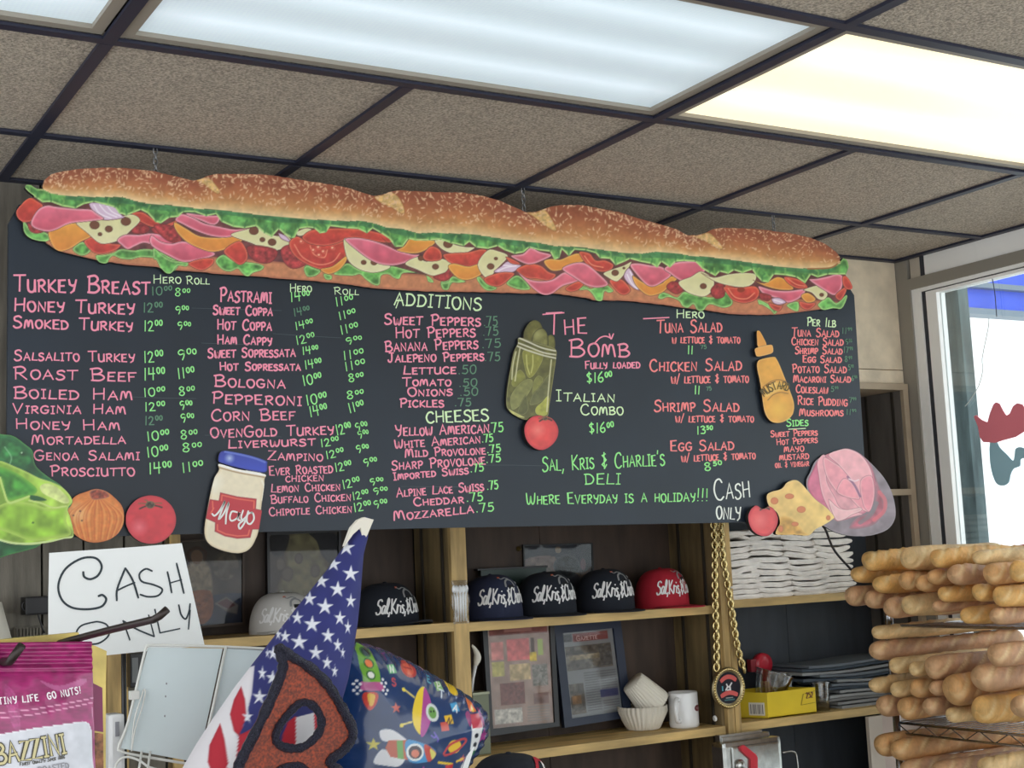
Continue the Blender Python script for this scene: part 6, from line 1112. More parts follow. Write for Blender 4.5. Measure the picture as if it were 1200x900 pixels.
# bread: three shapes of loaf, shared meshes
M_crust = painted_mat('bread crust', .55); _n = M_crust.node_tree; _t = _n.nodes.new('ShaderNodeTexNoise'); _t.inputs['Scale'].default_value = 60; _o = _n.nodes.new('ShaderNodeNewGeometry'); _b = _n.nodes.new('ShaderNodeBump'); _b.inputs['Strength'].default_value = .35; _b.inputs['Distance'].default_value = .01
_n.links.new(_o.outputs['Position'], _t.inputs['Vector']); _n.links.new(_t.outputs['Fac'], _b.inputs['Height']); _n.links.new(_b.outputs[0], _n.nodes['Principled BSDF'].inputs['Normal'])
def loaf_mesh(seed, Ln, slash, tone, big):
    r_ = random.Random(seed); nl, nr = 90, 28; V = []; colr = []
    for i in range(nl+1):
        s_ = .5-.5*cos(pi*i/nl); q = abs(2*s_-1); rad_ = max(.0005, (1-q**(26 if big else 15)))**.5*(1-.06*sin(s_*9+seed)); cz = .10*sin(s_*3.1+seed)
        for k in range(nr):
            t = 2*pi*k/nr; up = sin(t); rr_ = rad_*(1+.03*sin(3*t+seed+s_*8)); w = 1.0; lift = 0; pale = 0
            for (c0, sl) in slash:
                u = s_-c0-sl*cos(t)*.07; g = math.exp(-(u/(.016 if big else .026))**2)*max(0, up)**1.5; l_ = math.exp(-((u-.03)/.015)**2)*max(0, up)**1.5
                lift += -.16*g+.10*l_; pale = max(pale, g)
            rr_ *= 1+lift; V.append((s_*Ln, rr_*cos(t), rr_*sin(t)*.9+cz*.3)); n_ = r_.uniform(-1, 1)
            base = np.array(tone, float)*(1+.05*n_)*(1+.08*sin(s_*17+t*2+seed)); tip = max(0, q-.78)/.22; base = base*(1-tip*.25)+np.array((236, 206, 150))*tip*.25; under = max(0, -up); base = base*(1-.16*under)+np.array((238, 220, 184))*.16*under
            base = base*(1-.8*pale)+np.array((244, 220, 170))*.8*pale; colr.append(base)
    F = [(i*nr+k, i*nr+(k+1) % nr, (i+1)*nr+(k+1) % nr, (i+1)*nr+k) for i in range(nl) for k in range(nr)]
    F = [tuple(reversed(f)) for f in F]
    return mesh_np('bread_loaf', np.array(V), F, [M_crust], np.array(colr), True)
TONE = [(218, 166, 94), (196, 144, 92), (214, 180, 128), (190, 144, 108)]
LM = {}
def loaf(px, py, r_px, L_, yaw, tone, label, c, R, pitch=0.0):
    kind = 'long' if L_ > .4 else 'short'; key = (kind, tone)
    if key not in LM: LM[key] = loaf_mesh(tone*3+(1 if kind == 'long' else 2), 1.0, [(.07, 1), (.18, 1), (.30, 1), (.42, 1), (.54, 1), (.66, 1), (.78, 1), (.90, 1)] if kind == 'long' else [(.12, 1.2), (.30, 1.2), (.48, 1.2), (.66, 1.2), (.84, 1.2)], TONE[tone], kind == 'long')
    o = bpy.data.objects.new('bread_loaf', LM[key]); COL.objects.link(o); o.scale = (L_, R, R); o.rotation_euler = (rad(random.Random(int(px*7+py)).uniform(20, 85)), -rad(pitch), rad(yaw)); o.location = Vector([float(v) for v in c]); return tag(o, label, 'bread', 'bread loaves on the wire rack')
rows = [
('top pile', 'top row', [(1014, 658, 14, .42, 2, 0), (1058, 656, 15, .40, -2, 2), (1094, 655, 13.5, .45, -6, 0), (1141, 654, 10, .4, 0, 2)]),
('top pile', 'second row', [(999, 674, 11, .35, 5, 0), (1025, 686, 12, .36, 2, 0), (1057, 680, 12, .3, 30, 1), (1076, 684, 11, .4, 10, 1), (1088, 677, 10, .4, 0, 1), (1115, 674, 13, .42, -2, 3), (1157, 673, 13, .42, 0, 1), (1187, 670, 14.5, .42, 5, 0)]),
('top pile', 'bottom row', [(993, 699, 12, .34, 0, 3), (1016, 703, 11.5, .35, 0, 3), (1039, 713, 13, .36, -3, 3), (1059, 710, 13, .36, 6, 2), (1094, 711, 8, .4, 3, 3), (1102, 697, 11, .42, 5, 0), (1143, 695, 12.5, .42, 20, 0), (1167, 703, 14, .42, 24, 0), (1127, 722, 11, .4, 15, 0), (1164, 719, 11, .42, 5, 3)]),
('middle pile', 'top row', [(1023, 746, 10, .62, -8, 2), (1022, 759, 12.5, .62, -8, 3), (1044, 781, 11, .55, -8, 2), (1067, 785, 10, .5, -6, 2), (1088, 783, 14.5, .6, -12, 3), (1144, 795, 17, .62, -14, 3), (1162, 768, 14, .5, -12, 3), (1112, 809, 18.5, .5, 4, 1)]),
('middle pile', 'third row', [(1020, 804, 11, .4, 0, 2), (1045, 809, 11, .4, 0, 2), (1069, 808, 12, .4, 18, 1), (1091, 807, 10, .4, 4, 3)]),
('middle pile', 'bottom row', [(1031, 828, 12.5, .42, 2, 3), (1056, 831, 13, .42, -3, 1), (1085, 829, 11.5, .42, 0, 3), (1111, 839, 10.5, .42, 4, 2), (1144, 833, 18, .45, 0, 0), (1190, 829, 14, .42, 10, 3)]),
('lowest pile', 'top row', [(1028, 874, 13.5, .65, 4, 1), (1047, 880, 13.5, .65, 3, 1), (1058, 903, 12, .6, 3, 3), (1096, 905, 13, .55, 2, 3), (1150, 900, 14, .5, 2, 2)]),
]
OR = ['first', 'second', 'third', 'fourth', 'fifth', 'sixth', 'seventh', 'eighth', 'ninth', 'tenth']
LOOK = {0: 'golden', 1: 'brown', 2: 'pale floury', 3: 'rosy brown'}
REC = []
for pile, row, L in rows:
    zi = {'top pile': zS[0], 'middle pile': zS[1], 'lowest pile': zS[2]}[pile]
    for i, (px, py, r, l, yaw, tn) in enumerate(sorted(L)):
        c = atX(px, py, 2.40); R = r*.97*((c-C0)@FX)/FPX
        REC.append([px, py, r*.97, l, -2, tn, '%s %s loaf, %s, %s, %s from the left' % ('long' if l > .5 else 'short', LOOK[tn], pile.replace('pile', 'rack pile'), row, OR[i]), c[1], c[2], R, zi])
for _ in range(140):      # settle the loaves: no two in one another, none in the shelf
    for a_ in REC:
        lo = a_[10]+a_[9]*1.05+.005
        if a_[8] < lo: a_[8] = lo
    for i in range(len(REC)):
        for j in range(i):
            A_, B_ = REC[i], REC[j]
            if A_[10] != B_[10]: continue
            dy, dz = A_[7]-B_[7], A_[8]-B_[8]; d = math.hypot(dy, dz)+1e-6; m_ = (A_[9]+B_[9])*1.0
            if d < m_: k = (m_-d)*.12/d; A_[7] += dy*k; A_[8] += dz*k; B_[7] -= dy*k; B_[8] -= dz*k; A_[9] *= .9992; B_[9] *= .9992
for (px, py, r, l, yaw, tn, lab, y, z, R, zi) in REC: loaf(px, py, r, l, yaw, tn, lab, c=(2.40, y, z), R=R)
# brown paper sheet panel seen behind the rack at its lower left
# ============================================================ the counter and what stands on it
ZC = 1.13
M_lam = mat('grey laminate', (150, 148, 144), .4); M_stl = mat('counter steel', (160, 160, 158), .3, metal=.9)
ct = empty('deli_counter', (-.1, -.4, 0), 'long deli counter in front of the shelving, its top just below the view', 'counter')
MB().box((-1.35, -1.05, 0), (.86, .22, ZC-.04), bev=.004).build('cabinet', M_lam, ct); MB().box((-1.37, -1.08, ZC-.04), (.88, .25, ZC), bev=.005).build('worktop', M_stl, ct)
# --- the hand-written sheet
YG = .14; PG = np.array([0, YG, 1.6]); NG = (0, -1, .02); gq = lambda x, y: atP(x, y, PG, NG)
M_sheet = mat('white card', (246, 247, 245), .6); M_mark = mat('dark marker', (34, 48, 56), .5)
so = [(58, 648), (92, 645.5), (130, 643), (165, 640.5), (213, 636.5), (240, 757), (200, 760), (125, 768), (57, 772), (57, 700)]
e = empty('cash_only_sign', gq(150, 768), 'white hand-lettered CASH ONLY card standing left of the shelving', 'sign')
MB().prism([gq(*p) for p in so], (0, .003, 0)).build('card', M_sheet, e)
g3 = lambda x, y: gq(x/3, 600+y/3)
def pen(P, w=1.1, sm=True):
    P = [(a/3, 600+b/3) for a, b in P]; mb = MB(); ribbon(mb, catmull(P, 5) if sm else P, w, lambda p: gq(p[0], p[1])-np.array([0, .0008, 0])); mb.build('pen_stroke', M_mark, e)
pen([(292, 210), (296, 228), (318, 236), (345, 222), (357, 190), (335, 162), (285, 164), (230, 200), (205, 255), (215, 305), (250, 335), (305, 342), (355, 333), (373, 308), (360, 292), (345, 296)], 1.3)
pen([(410, 312), (412, 270), (440, 197)], 1.2); pen([(440, 197), (466, 240), (486, 302)], 1.2); pen([(408, 278), (440, 262), (474, 248)], 1.0)
pen([(535, 208), (512, 200), (490, 218), (498, 244), (540, 256), (570, 272), (555, 294), (520, 298), (492, 290)], 1.1); pen([(588, 210), (596, 245), (603, 284)], 1.1); pen([(620, 180), (634, 235), (646, 286)], 1.1); pen([(596, 250), (638, 238)], 1.0)
pen([(322, 388), (285, 400), (268, 425), (280, 452), (310, 464), (350, 460), (382, 432), (376, 398), (345, 386), (320, 389)], 1.0); pen([(456, 450), (432, 382)], 1.1); pen([(432, 382), (480, 412), (542, 438)], 1.0); pen([(542, 438), (522, 362)], 1.0)
pen([(544, 342), (562, 425)], 1.1); pen([(562, 425), (632, 410)], 1.0); pen([(628, 326), (636, 360), (652, 376), (664, 350), (668, 322)], 1.0); pen([(668, 345), (662, 412)], 1.0)
MB().tube([gq(148, 690)+np.array([0, .02, 0]), (gq(148, 690)[0], YG+.03, ZC)], .005, 8).box((gq(148, 690)[0]-.05, YG-.02, ZC), (gq(148, 690)[0]+.05, YG+.08, ZC+.006)).build('stand', M_frame, e)
# --- adapter, wall vent, bag at the far left
ad = atY(41, 709, .985); e = empty('power_adapter', ad, 'black power adapter with looped cord plugged in on the grey boards', 'adapter')
MB().box((ad[0]-.030, .945, ad[2]-.022), (ad[0]+.038, 1.0, ad[2]+.020), bev=.004).build('body', M_frame, e)
MB().tube(catmull([atY(x, y, .955) for x, y in ((31, 718), (26, 712), (28, 706), (36, 703.5), (42, 707))], 4), .0028, 7).build('cord', M_frame, e); MB().tube(catmull([atY(x, y, .955) for x, y in ((44, 718), (47, 728), (52, 742))], 4), .0022, 6).build('cord', M_frame, e)
vt = atY(38, 740, .99); e = empty('wall_vent', vt, 'small slotted grey vent low on the boards under the power adapter', 'vent'); vz = float(atY(38, 734, .99)[2]); va, vb = float(atY(17, 740, .99)[0]), float(atY(54, 740, .99)[0])
MB().box((va, .992, vz-.09), (vb, 1.0, vz), bev=.001).build('plate', M_plank, e)
for i in range(9): x_ = va+.006+(vb-va-.012)*i/8; MB().box((x_-.0022, .986, vz-.085), (x_+.0022, .993, vz-.004)).build('slat', M_plank, e)
q = atY(2, 745, .93); zz = float(atY(6, 705, .93)[2]); vs = []; e = None
mb = MB(); prof = [(.045, 0), (.055, .02), (.056, .06), (.048, .10), (.030, max(.12, zz-1.42))]; mb.lathe(prof, (q[0]-.03, .93, 1.42), 18, flute=lambda k, j: .05*sin(k*2.3+j*1.7), cap1=True)
bg_ = empty('white_sack', (q[0]-.03, .93, 1.42), 'crumpled white paper sack at the left edge below the boards', 'bag'); mb.build('sack', M_filt, bg_)
sh_ = MB().box((-.6, .86, 1.40), (-.055, 1.003, 1.42)).build('small_shelf', M_pine, origin=(-.3, .95, 1.40)); tag(sh_, 'short wooden ledge at the far left that carries the white sack', 'shelf')
# --- magenta nut bag on its hook
YN = -.90; PN = np.array([0, YN, 1.6]); NN = (0, -1, 0)
def bagq(X, Y_): return (X/3, 600+Y_/3)         # measured on a three-times close-up
BL, BR, BT, BB = -190, 330, 455, 1120
def bulge_fn(u, v):
    b = np.sin(np.pi*np.clip(u, 0, 1))**.6*np.sin(np.pi*np.clip((v-.12)/.88, 0, 1))**.6*.022; w = .0016*np.sin(v*150)*(v < .16)+.0014*vnoise(u*60, v*60, 5, 3)
    return np.stack([0*b, -b-w, 0*b], -1)
def bag_pt(X, Y_, off=.0012):
    u = (X-BL)/(BR-BL); v = (Y_-BT)/(BB-BT); c = bag_c4; P_ = (c[0]*(1-u)+c[1]*u)*(1-v)+(c[3]*(1-u)+c[2]*u)*v; return P_+bulge_fn(np.array(u), np.array(v))-np.array([0, off, 0])
bag_c4 = [atP(*bagq(a, b), PN, NN) for a, b in ((BL, BT+6), (BR-8, BT), (BR+12, BB), (BL, BB))]
def p_bag(pt):
    pt.rgb[:] = (146, 30, 96); pt.rgb *= (1+.25*(vnoise(pt.PX, pt.PY, 22, 1)-.5)+.15*(vnoise(pt.PX, pt.PY*4, 18, 2)-.5))[..., None]; W_ = BR-BL; F = lambda s: [(float(a.split(',')[0])-BL, float(a.split(',')[1])-BT) for a in s.split()]
    m = pt.PY < 105; pt.rgb[m] *= (.86+.25*vnoise(pt.PX*.2, pt.PY, 5, 7)[m])[:, None]
    for s in ('-190,720 100,690 330,655', '-190,738 100,708 330,670'): pt.line(F(s), (222, 150, 186), 1.6, sm=False)
    pt.line(F('322,690 328,800 326,1120'), (206, 130, 170), 2, sm=False)
    pt.fill(F('-180,800 -100,790 100,755 280,735 305,742 316,770 322,1110 -180,1110'), (198, 200, 208), edge=(232, 232, 238), ew=5, sm=False, noise=.05, ns=20, clip=True)
    pt.fill(F('130,590 200,610 290,585 300,600 240,625 180,625'), (190, 120, 160), clip=True, alpha=.6); pt.fill(F('0,610 40,640 50,760 20,740'), (176, 84, 136), clip=True, alpha=.5, noise=.4)
M_foil = painted_mat('magenta foil', .28, .4)
e = empty('nut_bag', atP(*bagq(100, 700), PN, NN), 'magenta foil bag of nuts with white label hanging on a hook at lower left', 'bag')
V, F, rgb = quad_sheet(bag_c4, 130, 160, BR-BL, BB-BT, p_bag, bulge_fn); obj_of(mesh_np('front', V-parent_world(e), F, [M_foil], rgb, True), 'front', e)
Vb = V.copy(); Vb[:, 1] = 2*YN-V[:, 1]+.002; obj_of(mesh_np('back', Vb-parent_world(e), F[:, ::-1], [mat('magenta foil back', (132, 28, 88), .35)], None, True), 'back', e)
M_tw = mat('white print', (236, 226, 232), .5); M_gd = mat('pale gold print', (196, 186, 140), .5); M_ol = mat('dark olive print', (58, 54, 40), .5); M_lg = mat('grey print', (140, 140, 146), .5)
tb = lambda p: bag_pt(p[0], p[1])
def wr_(t, a, b, c, w, m, nm, **k): mb = MB(); write(mb, t, a, b, c, w, tb, **k); mb.build(nm, m, e)
wr_('TINY LIFE', (-20, 672), (118, 660), 22, 2.4, M_tw, 'print', gap=.26); wr_('GO NUTS!', (152, 656), (278, 636), 22, 2.4, M_tw, 'print', gap=.26)
wr_('BAZZINI', (-30, 880), (212, 842), 66, 8.5, M_ol, 'logo', low=1.0, jit=.01)
tb = lambda p: bag_pt(p[0], p[1], .0018); wr_('BAZZINI', (-30, 880), (212, 842), 66, 4.4, M_gd, 'logo', low=1.0, jit=.01)
tb = lambda p: bag_pt(p[0], p[1]); wr_('Finest Quality Since 1886', (45, 886), (205, 862), 12, 1.2, M_ol, 'print', slant=.2); wr_('ROASTED', (110, 912), (222, 896), 20, 2, M_lg, 'print'); wr_('&', (-60, 970), (-20, 966), 40, 3, M_lg, 'print')
# gold bag behind it, and the hooks
e = empty('gold_bag', atY(50, 820, YN+.05), 'gold-brown foil bag hanging behind the magenta nut bag', 'bag')
o_ = [(-60, 756), (30, 746.5), (92, 741), (95, 752), (112, 757), (125, 763), (124, 800), (124, 900), (126, 985), (-60, 985)]
MB().prism([atY(a, b, YN+.045) for a, b in o_], (0, .012, 0)).build('pouch', mat('gold foil', (196, 174, 96), .35, metal=.3, var=.15, vscale=20), e)
MB().prism([atY(a, b, YN+.044) for a, b in ((108, 800), (120, 806), (121, 858), (108, 856))], (0, .0008, 0)).build('panel', mat('magenta panel', (130, 34, 84), .4), e); MB().prism([atY(a, b, YN+.044) for a, b in ((108, 858), (121, 860), (122, 950), (108, 950))], (0, .0008, 0)).build('panel', mat('brown nuts window', (140, 92, 58), .5, var=.5, vscale=120), e)
e = empty('hook_stand', (atY(20, 800, YN+.1)[0], YN+.1, ZC), 'black wire hook stand that carries the nut bags', 'stand'); xs_ = float(atY(20, 800, YN+.1)[0])
MB().box((xs_-.16, YN+.09, ZC), (xs_+.10, YN+.2, ZC+.008)).tube([(xs_, YN+.11, ZC), (xs_, YN+.11, float(atY(20, 762, YN+.1)[2]))], .007, 10).build('post', M_frame, e)
hk = [atY(40, 762, YN+.1), atY(84, 750, YN+.02), atY(130, 738, YN-.06), atY(180, 726, YN-.14), atY(187, 722, YN-.15), atY(196, 714, YN-.155)]
MB().tube([np.array([xs_, YN+.11, hk[0][2]])]+hk, .0040, 10).build('hook', mat('dark brown steel', (50, 42, 40), .35, metal=.5), e)
h2 = atY(14, 768, YN-.03); MB().tube([np.array([h2[0]-.008, YN+.1, h2[2]-.012]), h2+np.array([-.002, 0, -.006]), h2+np.array([.008, -.01, .010])], .0045, 10).build('hook', mat('dark brown steel'), e)
# --- wire holder with two white cards
PW = np.array([0, -.14, 1.4]); NW = (-.05, -1, .22); wq = lambda x, y, o=0.0: atP(x, y, PW, NW)-np.array([0, o, 0])
M_card = mat('pale grey blue card', (214, 226, 228), .45, var=.03, vscale=6); M_wire = mat('white coated wire', (226, 226, 220), .4)
e = empty('wire_card_holder', wq(235, 895), 'white wire holder with two pale grey cards, left of the flag cone', 'holder')
MB().prism([wq(*p) for p in ((174, 758.5), (261, 760), (232, 893.5), (142, 877))], (0, .002, 0)).build('card', M_card, e); MB().prism([wq(*p) for p in ((266, 760), (345, 764), (335, 912), (237, 895))], (0, .002, 0)).build('card', M_card, e)
MB().tube(catmull([wq(*p, .002) for p in ((345, 762), (266, 758), (180, 756), (173, 758), (169, 765), (150, 845), (139, 874), (141, 880), (160, 885), (232, 897), (280, 905), (340, 916))], 4), .0022, 8).build('wire_frame', M_wire, e)
MB().tube([wq(263.5, 758, .005), wq(250, 822, .005), wq(233, 897, .005)], .0026, 8).build('wire_divider', M_wire, e)
MB().box(wq(152, 820, .006), wq(162, 809, -.001)+np.array([0, .004, 0]), bev=.001).build('clip', M_wire, e)
MB().tube(catmull([wq(*p, .006) for p in ((168, 807), (169, 812), (165, 830), (157, 855), (153, 880), (156, 845), (164, 818), (167, 808))], 4), .0012, 6).build('wire_loop', M_wire, e)
for x0 in (160, 170): MB().tube([wq(x0+4, 880, .01), wq(x0-3, 912, .02), wq(x0-6, 950, .03)], .002, 7).build('wire_leg', M_wire, e)
MB().tube(catmull([wq(*p, .015) for p in ((130, 905), (135, 892), (145, 886), (160, 890), (172, 898), (196, 904))], 4), .002, 7).build('wire_basket', M_wire, e)
for a, b in ((200, 1010), (320, 1020)): p = wq(a, 905); MB().tube([p, (p[0], p[1]+.03, ZC)], .003, 8).build('wire_leg', M_wire, e)
for k in range(3): pp = wq((195, 194, 193)[k], (801, 816, 839)[k], .0006); MB().ball(pp, .0012, 4, sc=(1, .2, 1.6)).build('speck', M_lg, e)
dv = atY(134, 852, -.1); e = empty('white_device', (dv[0], -.1, ZC), 'slim white plastic device standing between the gold bag and the wire holder', 'device'); zt4 = float(atY(134, 836, -.1)[2])
MB().box((dv[0]-.014, -.12, ZC), (dv[0]+.012, -.08, zt4), bev=.006).build('body', M_cer, e); MB().box((dv[0]-.004, -.123, zt4-.035), (dv[0]+.002, -.119, zt4-.012)).build('slot', M_lg, e)
bx0, bx1 = float(atY(146, 790, .9)[0]), float(atY(167, 790, .9)[0])
e = empty('wall_device', (bx0, .97, float(atY(155, 805, .9)[2])), 'black-framed box on the shelving end behind the wire holder', 'device'); MB().box((float(atY(151, 766, .96)[0]), .95, float(atY(151, 806, .96)[2])), (float(atY(166, 766, .96)[0]), .984, float(atY(151, 766, .96)[2])), bev=.003).build('body', M_frame, e)
MB().box((float(atY(153, 770, .96)[0]), .947, float(atY(151, 800, .96)[2])), (float(atY(160, 766, .96)[0]), .951, float(atY(151, 771, .96)[2]))).build('screen', mat('grey screen', (110, 112, 112), .4), e)

# --- flag cone
YK = -.35
rowsK = [(606, 429, 1.5), (616, 426.5, 5), (630, 421, 10.5), (650, 411, 15.5), (667, 404, 21), (700, 389, 33.5), (733, 374, 45), (767, 358, 56), (800, 343, 66), (833, 327, 73), (867, 310, 79), (900, 295, 84), (960, 282, 92), (1010, 276, 97)]
nk, nr = 240, 400; yy = np.linspace(606, 1010, nr); cx_ = np.interp(yy, [r[0] for r in rowsK], [r[1] for r in rowsK]); hw = np.interp(yy, [r[0] for r in rowsK], [r[2] for r in rowsK]); hw = np.convolve(np.pad(hw, 3, mode='edge'), np.ones(7)/7, 'valid')
VK = []; dK = (np.array([0, YK, 1.5])-C0)@FX
for j in range(nr):
    c = atY(cx_[j], yy[j], YK); R = hw[j]*((c-C0)@FX)/FPX
    for k in range(nk): t = 2*pi*k/nk; VK.append(c+np.array([R*cos(t), R*.92*sin(t), 0])*(1+.012*sin(5*t+j*.03)))
VK = np.array(VK); qk = proj(VK); PXk, PYk = qk[:, 0].reshape(nr, nk), qk[:, 1].reshape(nr, nk); pt = Paint(PXk, PYk, (44, 48, 112))
pt.rgb *= (1+.10*(vnoise(PXk, PYk, 14, 2)-.5))[..., None]
def K2(s): return [(230+float(a.split(',')[0])/3, 600+float(a.split(',')[1])/3) for a in s.split()]
pt.fill(K2('205,540 195,640 170,740 145,790 200,760 240,800 260,900 200,1230 -260,1230 -260,900 -60,760 60,640 130,560'), (232, 228, 232), sm=False, clip=True, edge=(214, 210, 218), ew=4)
for s in ('158,612 172,660 176,720 150,790 132,770 118,712 132,660', '84,742 100,800 112,880 96,960 60,930 40,880 46,820', '150,785 200,760 200,800 180,870 160,960 130,1100 110,1100 125,960 140,870', '20,930 60,1010 60,1120 -10,1150 -20,1060', '215,760 260,780 260,860 230,960 200,1100 190,1100 195,960', '90,1010 110,1060 95,1180 70,1180'): pt.fill(K2(s), (188, 38, 56), clip=True, edge=(170, 30, 50), ew=3, sm=False)
pt.fill(K2('300,800 320,740 352,715 352,830 310,835'), (196, 34, 52), clip=True, sm=False); pt.fill(K2('350,722 415,705 418,770 400,800 372,815 350,832'), (230, 226, 230), clip=True, sm=False); pt.fill(K2('414,705 440,715 445,780 417,785'), (196, 34, 52), clip=True, sm=False)
def star(x, y, r, a=0.0, sq=1.0):
    P_ = []
    for i in range(10): rr_ = r*1.15 if i % 2 == 0 else r*.40; t = -pi/2+i*pi/5+a; P_.append((x+rr_*cos(t)*sq, y+rr_*sin(t)))
    pt.fill(P_, (226, 228, 236), clip=True, sm=False)
for s in '528,125,27,1 483,183,24,1 543,217,27,1 440,243,24,1 497,272,27,1 398,305,25,.9 453,333,28,1 543,313,24,.7 355,372,23,.85 407,395,28,1 505,373,25,.75 463,435,26,.85 533,405,24,.5 312,437,22,.8 362,457,28,1 288,430,20,.5 420,495,26,.9 497,468,24,.6 270,497,24,.7 250,497,16,.45 460,530,24,.7 487,560,22,.5 515,495,20,.4 232,567,24,.6 268,583,25,.9 222,650,26,.9 180,720,24,.7 365,295,16,.4 325,365,18,.4 410,235,18,.4 300,400,14,.3 440,590,20,.7'.split():
    x, y, r, sq = [float(v) for v in s.split(',')]; star(230+x/3, 600+y/3, r/3, .05, sq)
iK = np.arange(nr*nk).reshape(nr, nk); FK = np.stack([iK[:-1].ravel(), np.roll(iK, -1, 1)[:-1].ravel(), np.roll(iK, -1, 1)[1:].ravel(), iK[1:].ravel()], 1)[:, ::-1]
base = np.array([VK[-nk:, 0].mean(), VK[-nk:, 1].mean(), ZC]); scale_z = None
e = empty('flag_cone', base, 'tall cone of stars-and-stripes fabric on the counter, its tip over the board', 'decoration')
obj_of(mesh_np('fabric', VK-base, FK, [painted_mat('flag fabric', .75)], pt.rgb.reshape(-1, 3), True), 'fabric', e)
mb = MB(); mb.prism([atY(a, b, YK-.012) for a, b in ((404, 640), (412, 618), (420, 609), (427, 606), (438, 609), (431, 626), (425, 637), (423, 618), (414, 626))], (0, .010, 0)); mb.build('white_tip', M_filt, e)
# --- glitter letter
YL = -.52; P, pt = sheet(262, 752, 424, 1016, YL, .0012)
outer = K2('290,478 330,505 400,548 460,605 510,685 548,760 545,800 515,840 470,880 520,930 540,1010 500,1100 420,1170 300,1200 160,1180 100,1130 110,1010 150,890 215,760 275,630 305,540')
pt.fill(outer, (128, 48, 18), edge=(104, 36, 14), ew=4, noise=.7, ns=1.6, part=pt.part('glitter_face'))
h1 = K2('365,672 415,685 440,735 425,785 370,828 305,825 278,795 300,740'); h2_ = K2('230,985 300,905 360,895 400,930 390,990 330,1050 250,1070 215,1040')
for h in (h1, h2_):
    hp = [tuple(p) for p in catmull(h, 5, True)]; ins = _inside(pt.PX, pt.PY, hp); pt.a[ins] = 0
lt_ = cutout('glitter_letter', 'large orange glitter letter B with black beaded outline leaning on the flag cone', P, pt, .012, painted_mat('orange glitter', .55, .0), M_frame, 'letter')
M_bead = mat('black glitter beads', (16, 16, 26), .25, var=.9, vscale=900, col2=(70, 70, 92), bump=1.0, bscale=500)
for h, r in ((outer, .0075), (h1, .0062), (h2_, .0062)):
    C_ = [atY(a, b, YL-.001) for a, b in catmull(h, 8, True)]; rr = random.Random(4); MB().tube(C_, [r*(1+rr.uniform(-.16, .16)) for _ in C_], 9, closed=True).build('beaded_outline', M_bead, lt_)
# --- space balloon
YBn = -.20; P, pt = sheet(372, 742, 580, 1020, YBn, .0016)
bo = K2('430,470 500,458 545,452 620,470 690,500 750,528 860,590 950,645 1000,695 1012,760 985,830 945,890 900,980 840,1080 740,1160 600,1200 450,1190 400,1100 395,900 400,650')
pt.fill(bo, (26, 56, 104), edge=(44, 70, 116), ew=3, noise=.10, ns=18, part=pt.part('foil'))
def S3(x, y): return 230+x/3, 600+y/3
def fl_(s, c, **k): pt.fill(K2(s), c, clip=True, **k)
def tx3(t, x, y, w_, ang, col, sz):
    st, W_ = text_strokes(t, low=1, jit=0, gap=.3); a = math.radians(ang)
    for P_ in st:
        pts = [(230+(x+(q[0]*cos(a)+q[1]*sin(a))*sz)/3, 600+(y+(q[0]*sin(a)-q[1]*cos(a))*sz)/3) for q in P_]; pt.line(pts, col, w_, sm=False)
# green rocket
fl_('520,480 545,455 572,480 575,560 570,590 515,590 510,540', (118, 176, 64), sm=False); fl_('508,588 575,588 578,618 505,618', (196, 96, 150), sm=False)
for (x, y, r, c) in ((551, 488, 15, (40, 60, 60)), (545, 526, 15, (236, 120, 60)), (541, 565, 13, (240, 240, 230))): pt.dot(*S3(x, y), r/3+1, r/3+1, 0, (60, 110, 60)); pt.dot(*S3(x, y), r/3-.6, r/3-.6, 0, c)
fl_('515,625 552,625 550,660 530,685 512,655', (214, 64, 48)); fl_('524,630 545,632 540,665 530,668', (246, 196, 70))
for i in range(5):
    for j in range(3):
        if (i+j) % 2: pt.dot(*S3(488+j*9, 585+i*11), 1.6, 1.6, 0, (236, 236, 236)); pt.dot(*S3(572+j*8, 580+i*12), 1.6, 1.6, 0, (236, 236, 236))
# planets, saucer
pt.dot(*S3(695, 547), 10.5, 9.5, 0, (188, 70, 70)); pt.dot(*S3(695, 547), 7.5, 6.5, 0, (222, 100, 80)); pt.line([S3(678, 540), S3(712, 548)], (170, 60, 66), .8)
pt.dot(*S3(860, 612), 8.5, 9, 0, (236, 196, 40))
fl_('735,608 700,625 670,680 668,730 690,765 712,740 735,680', (240, 206, 60)); fl_('735,608 745,650 735,710 705,765 690,765 700,700 715,650', (176, 72, 150)); pt.line([S3(650, 612), S3(684, 640)], (226, 206, 120), 1.1); pt.line([S3(625, 732), S3(662, 722)], (226, 206, 120), 1.1); pt.dot(*S3(650, 614), 2.2, 2.2, 0, (240, 220, 90)); pt.dot(*S3(627, 734), 2.2, 2.2, 0, (240, 220, 90))
pt.dot(*S3(742, 692), 8, 10, 0, (214, 220, 216)); pt.dot(*S3(742, 692), 5, 6.5, 0, (110, 160, 80)); pt.dot(*S3(737, 688), 1.2, 1.2, 0, (30, 40, 30)); pt.dot(*S3(749, 688), 1.2, 1.2, 0, (30, 40, 30))
star_ = lambda x, y, r, c: pt.fill([(S3(x, y)[0]+(r if i % 2 == 0 else r*.42)*cos(-pi/2+i*pi/5), S3(x, y)[1]+(r if i % 2 == 0 else r*.42)*sin(-pi/2+i*pi/5)) for i in range(10)], c, clip=True, sm=False)
star_(612, 675, 6.5, (206, 100, 90)); star_(768, 545, 4.5, (230, 160, 170)); star_(862, 852, 5.5, (216, 90, 100)); star_(540, 800, 7.5, (214, 200, 70)); star_(945, 775, 10, (160, 50, 130)); star_(700, 890, 7, (170, 60, 150))
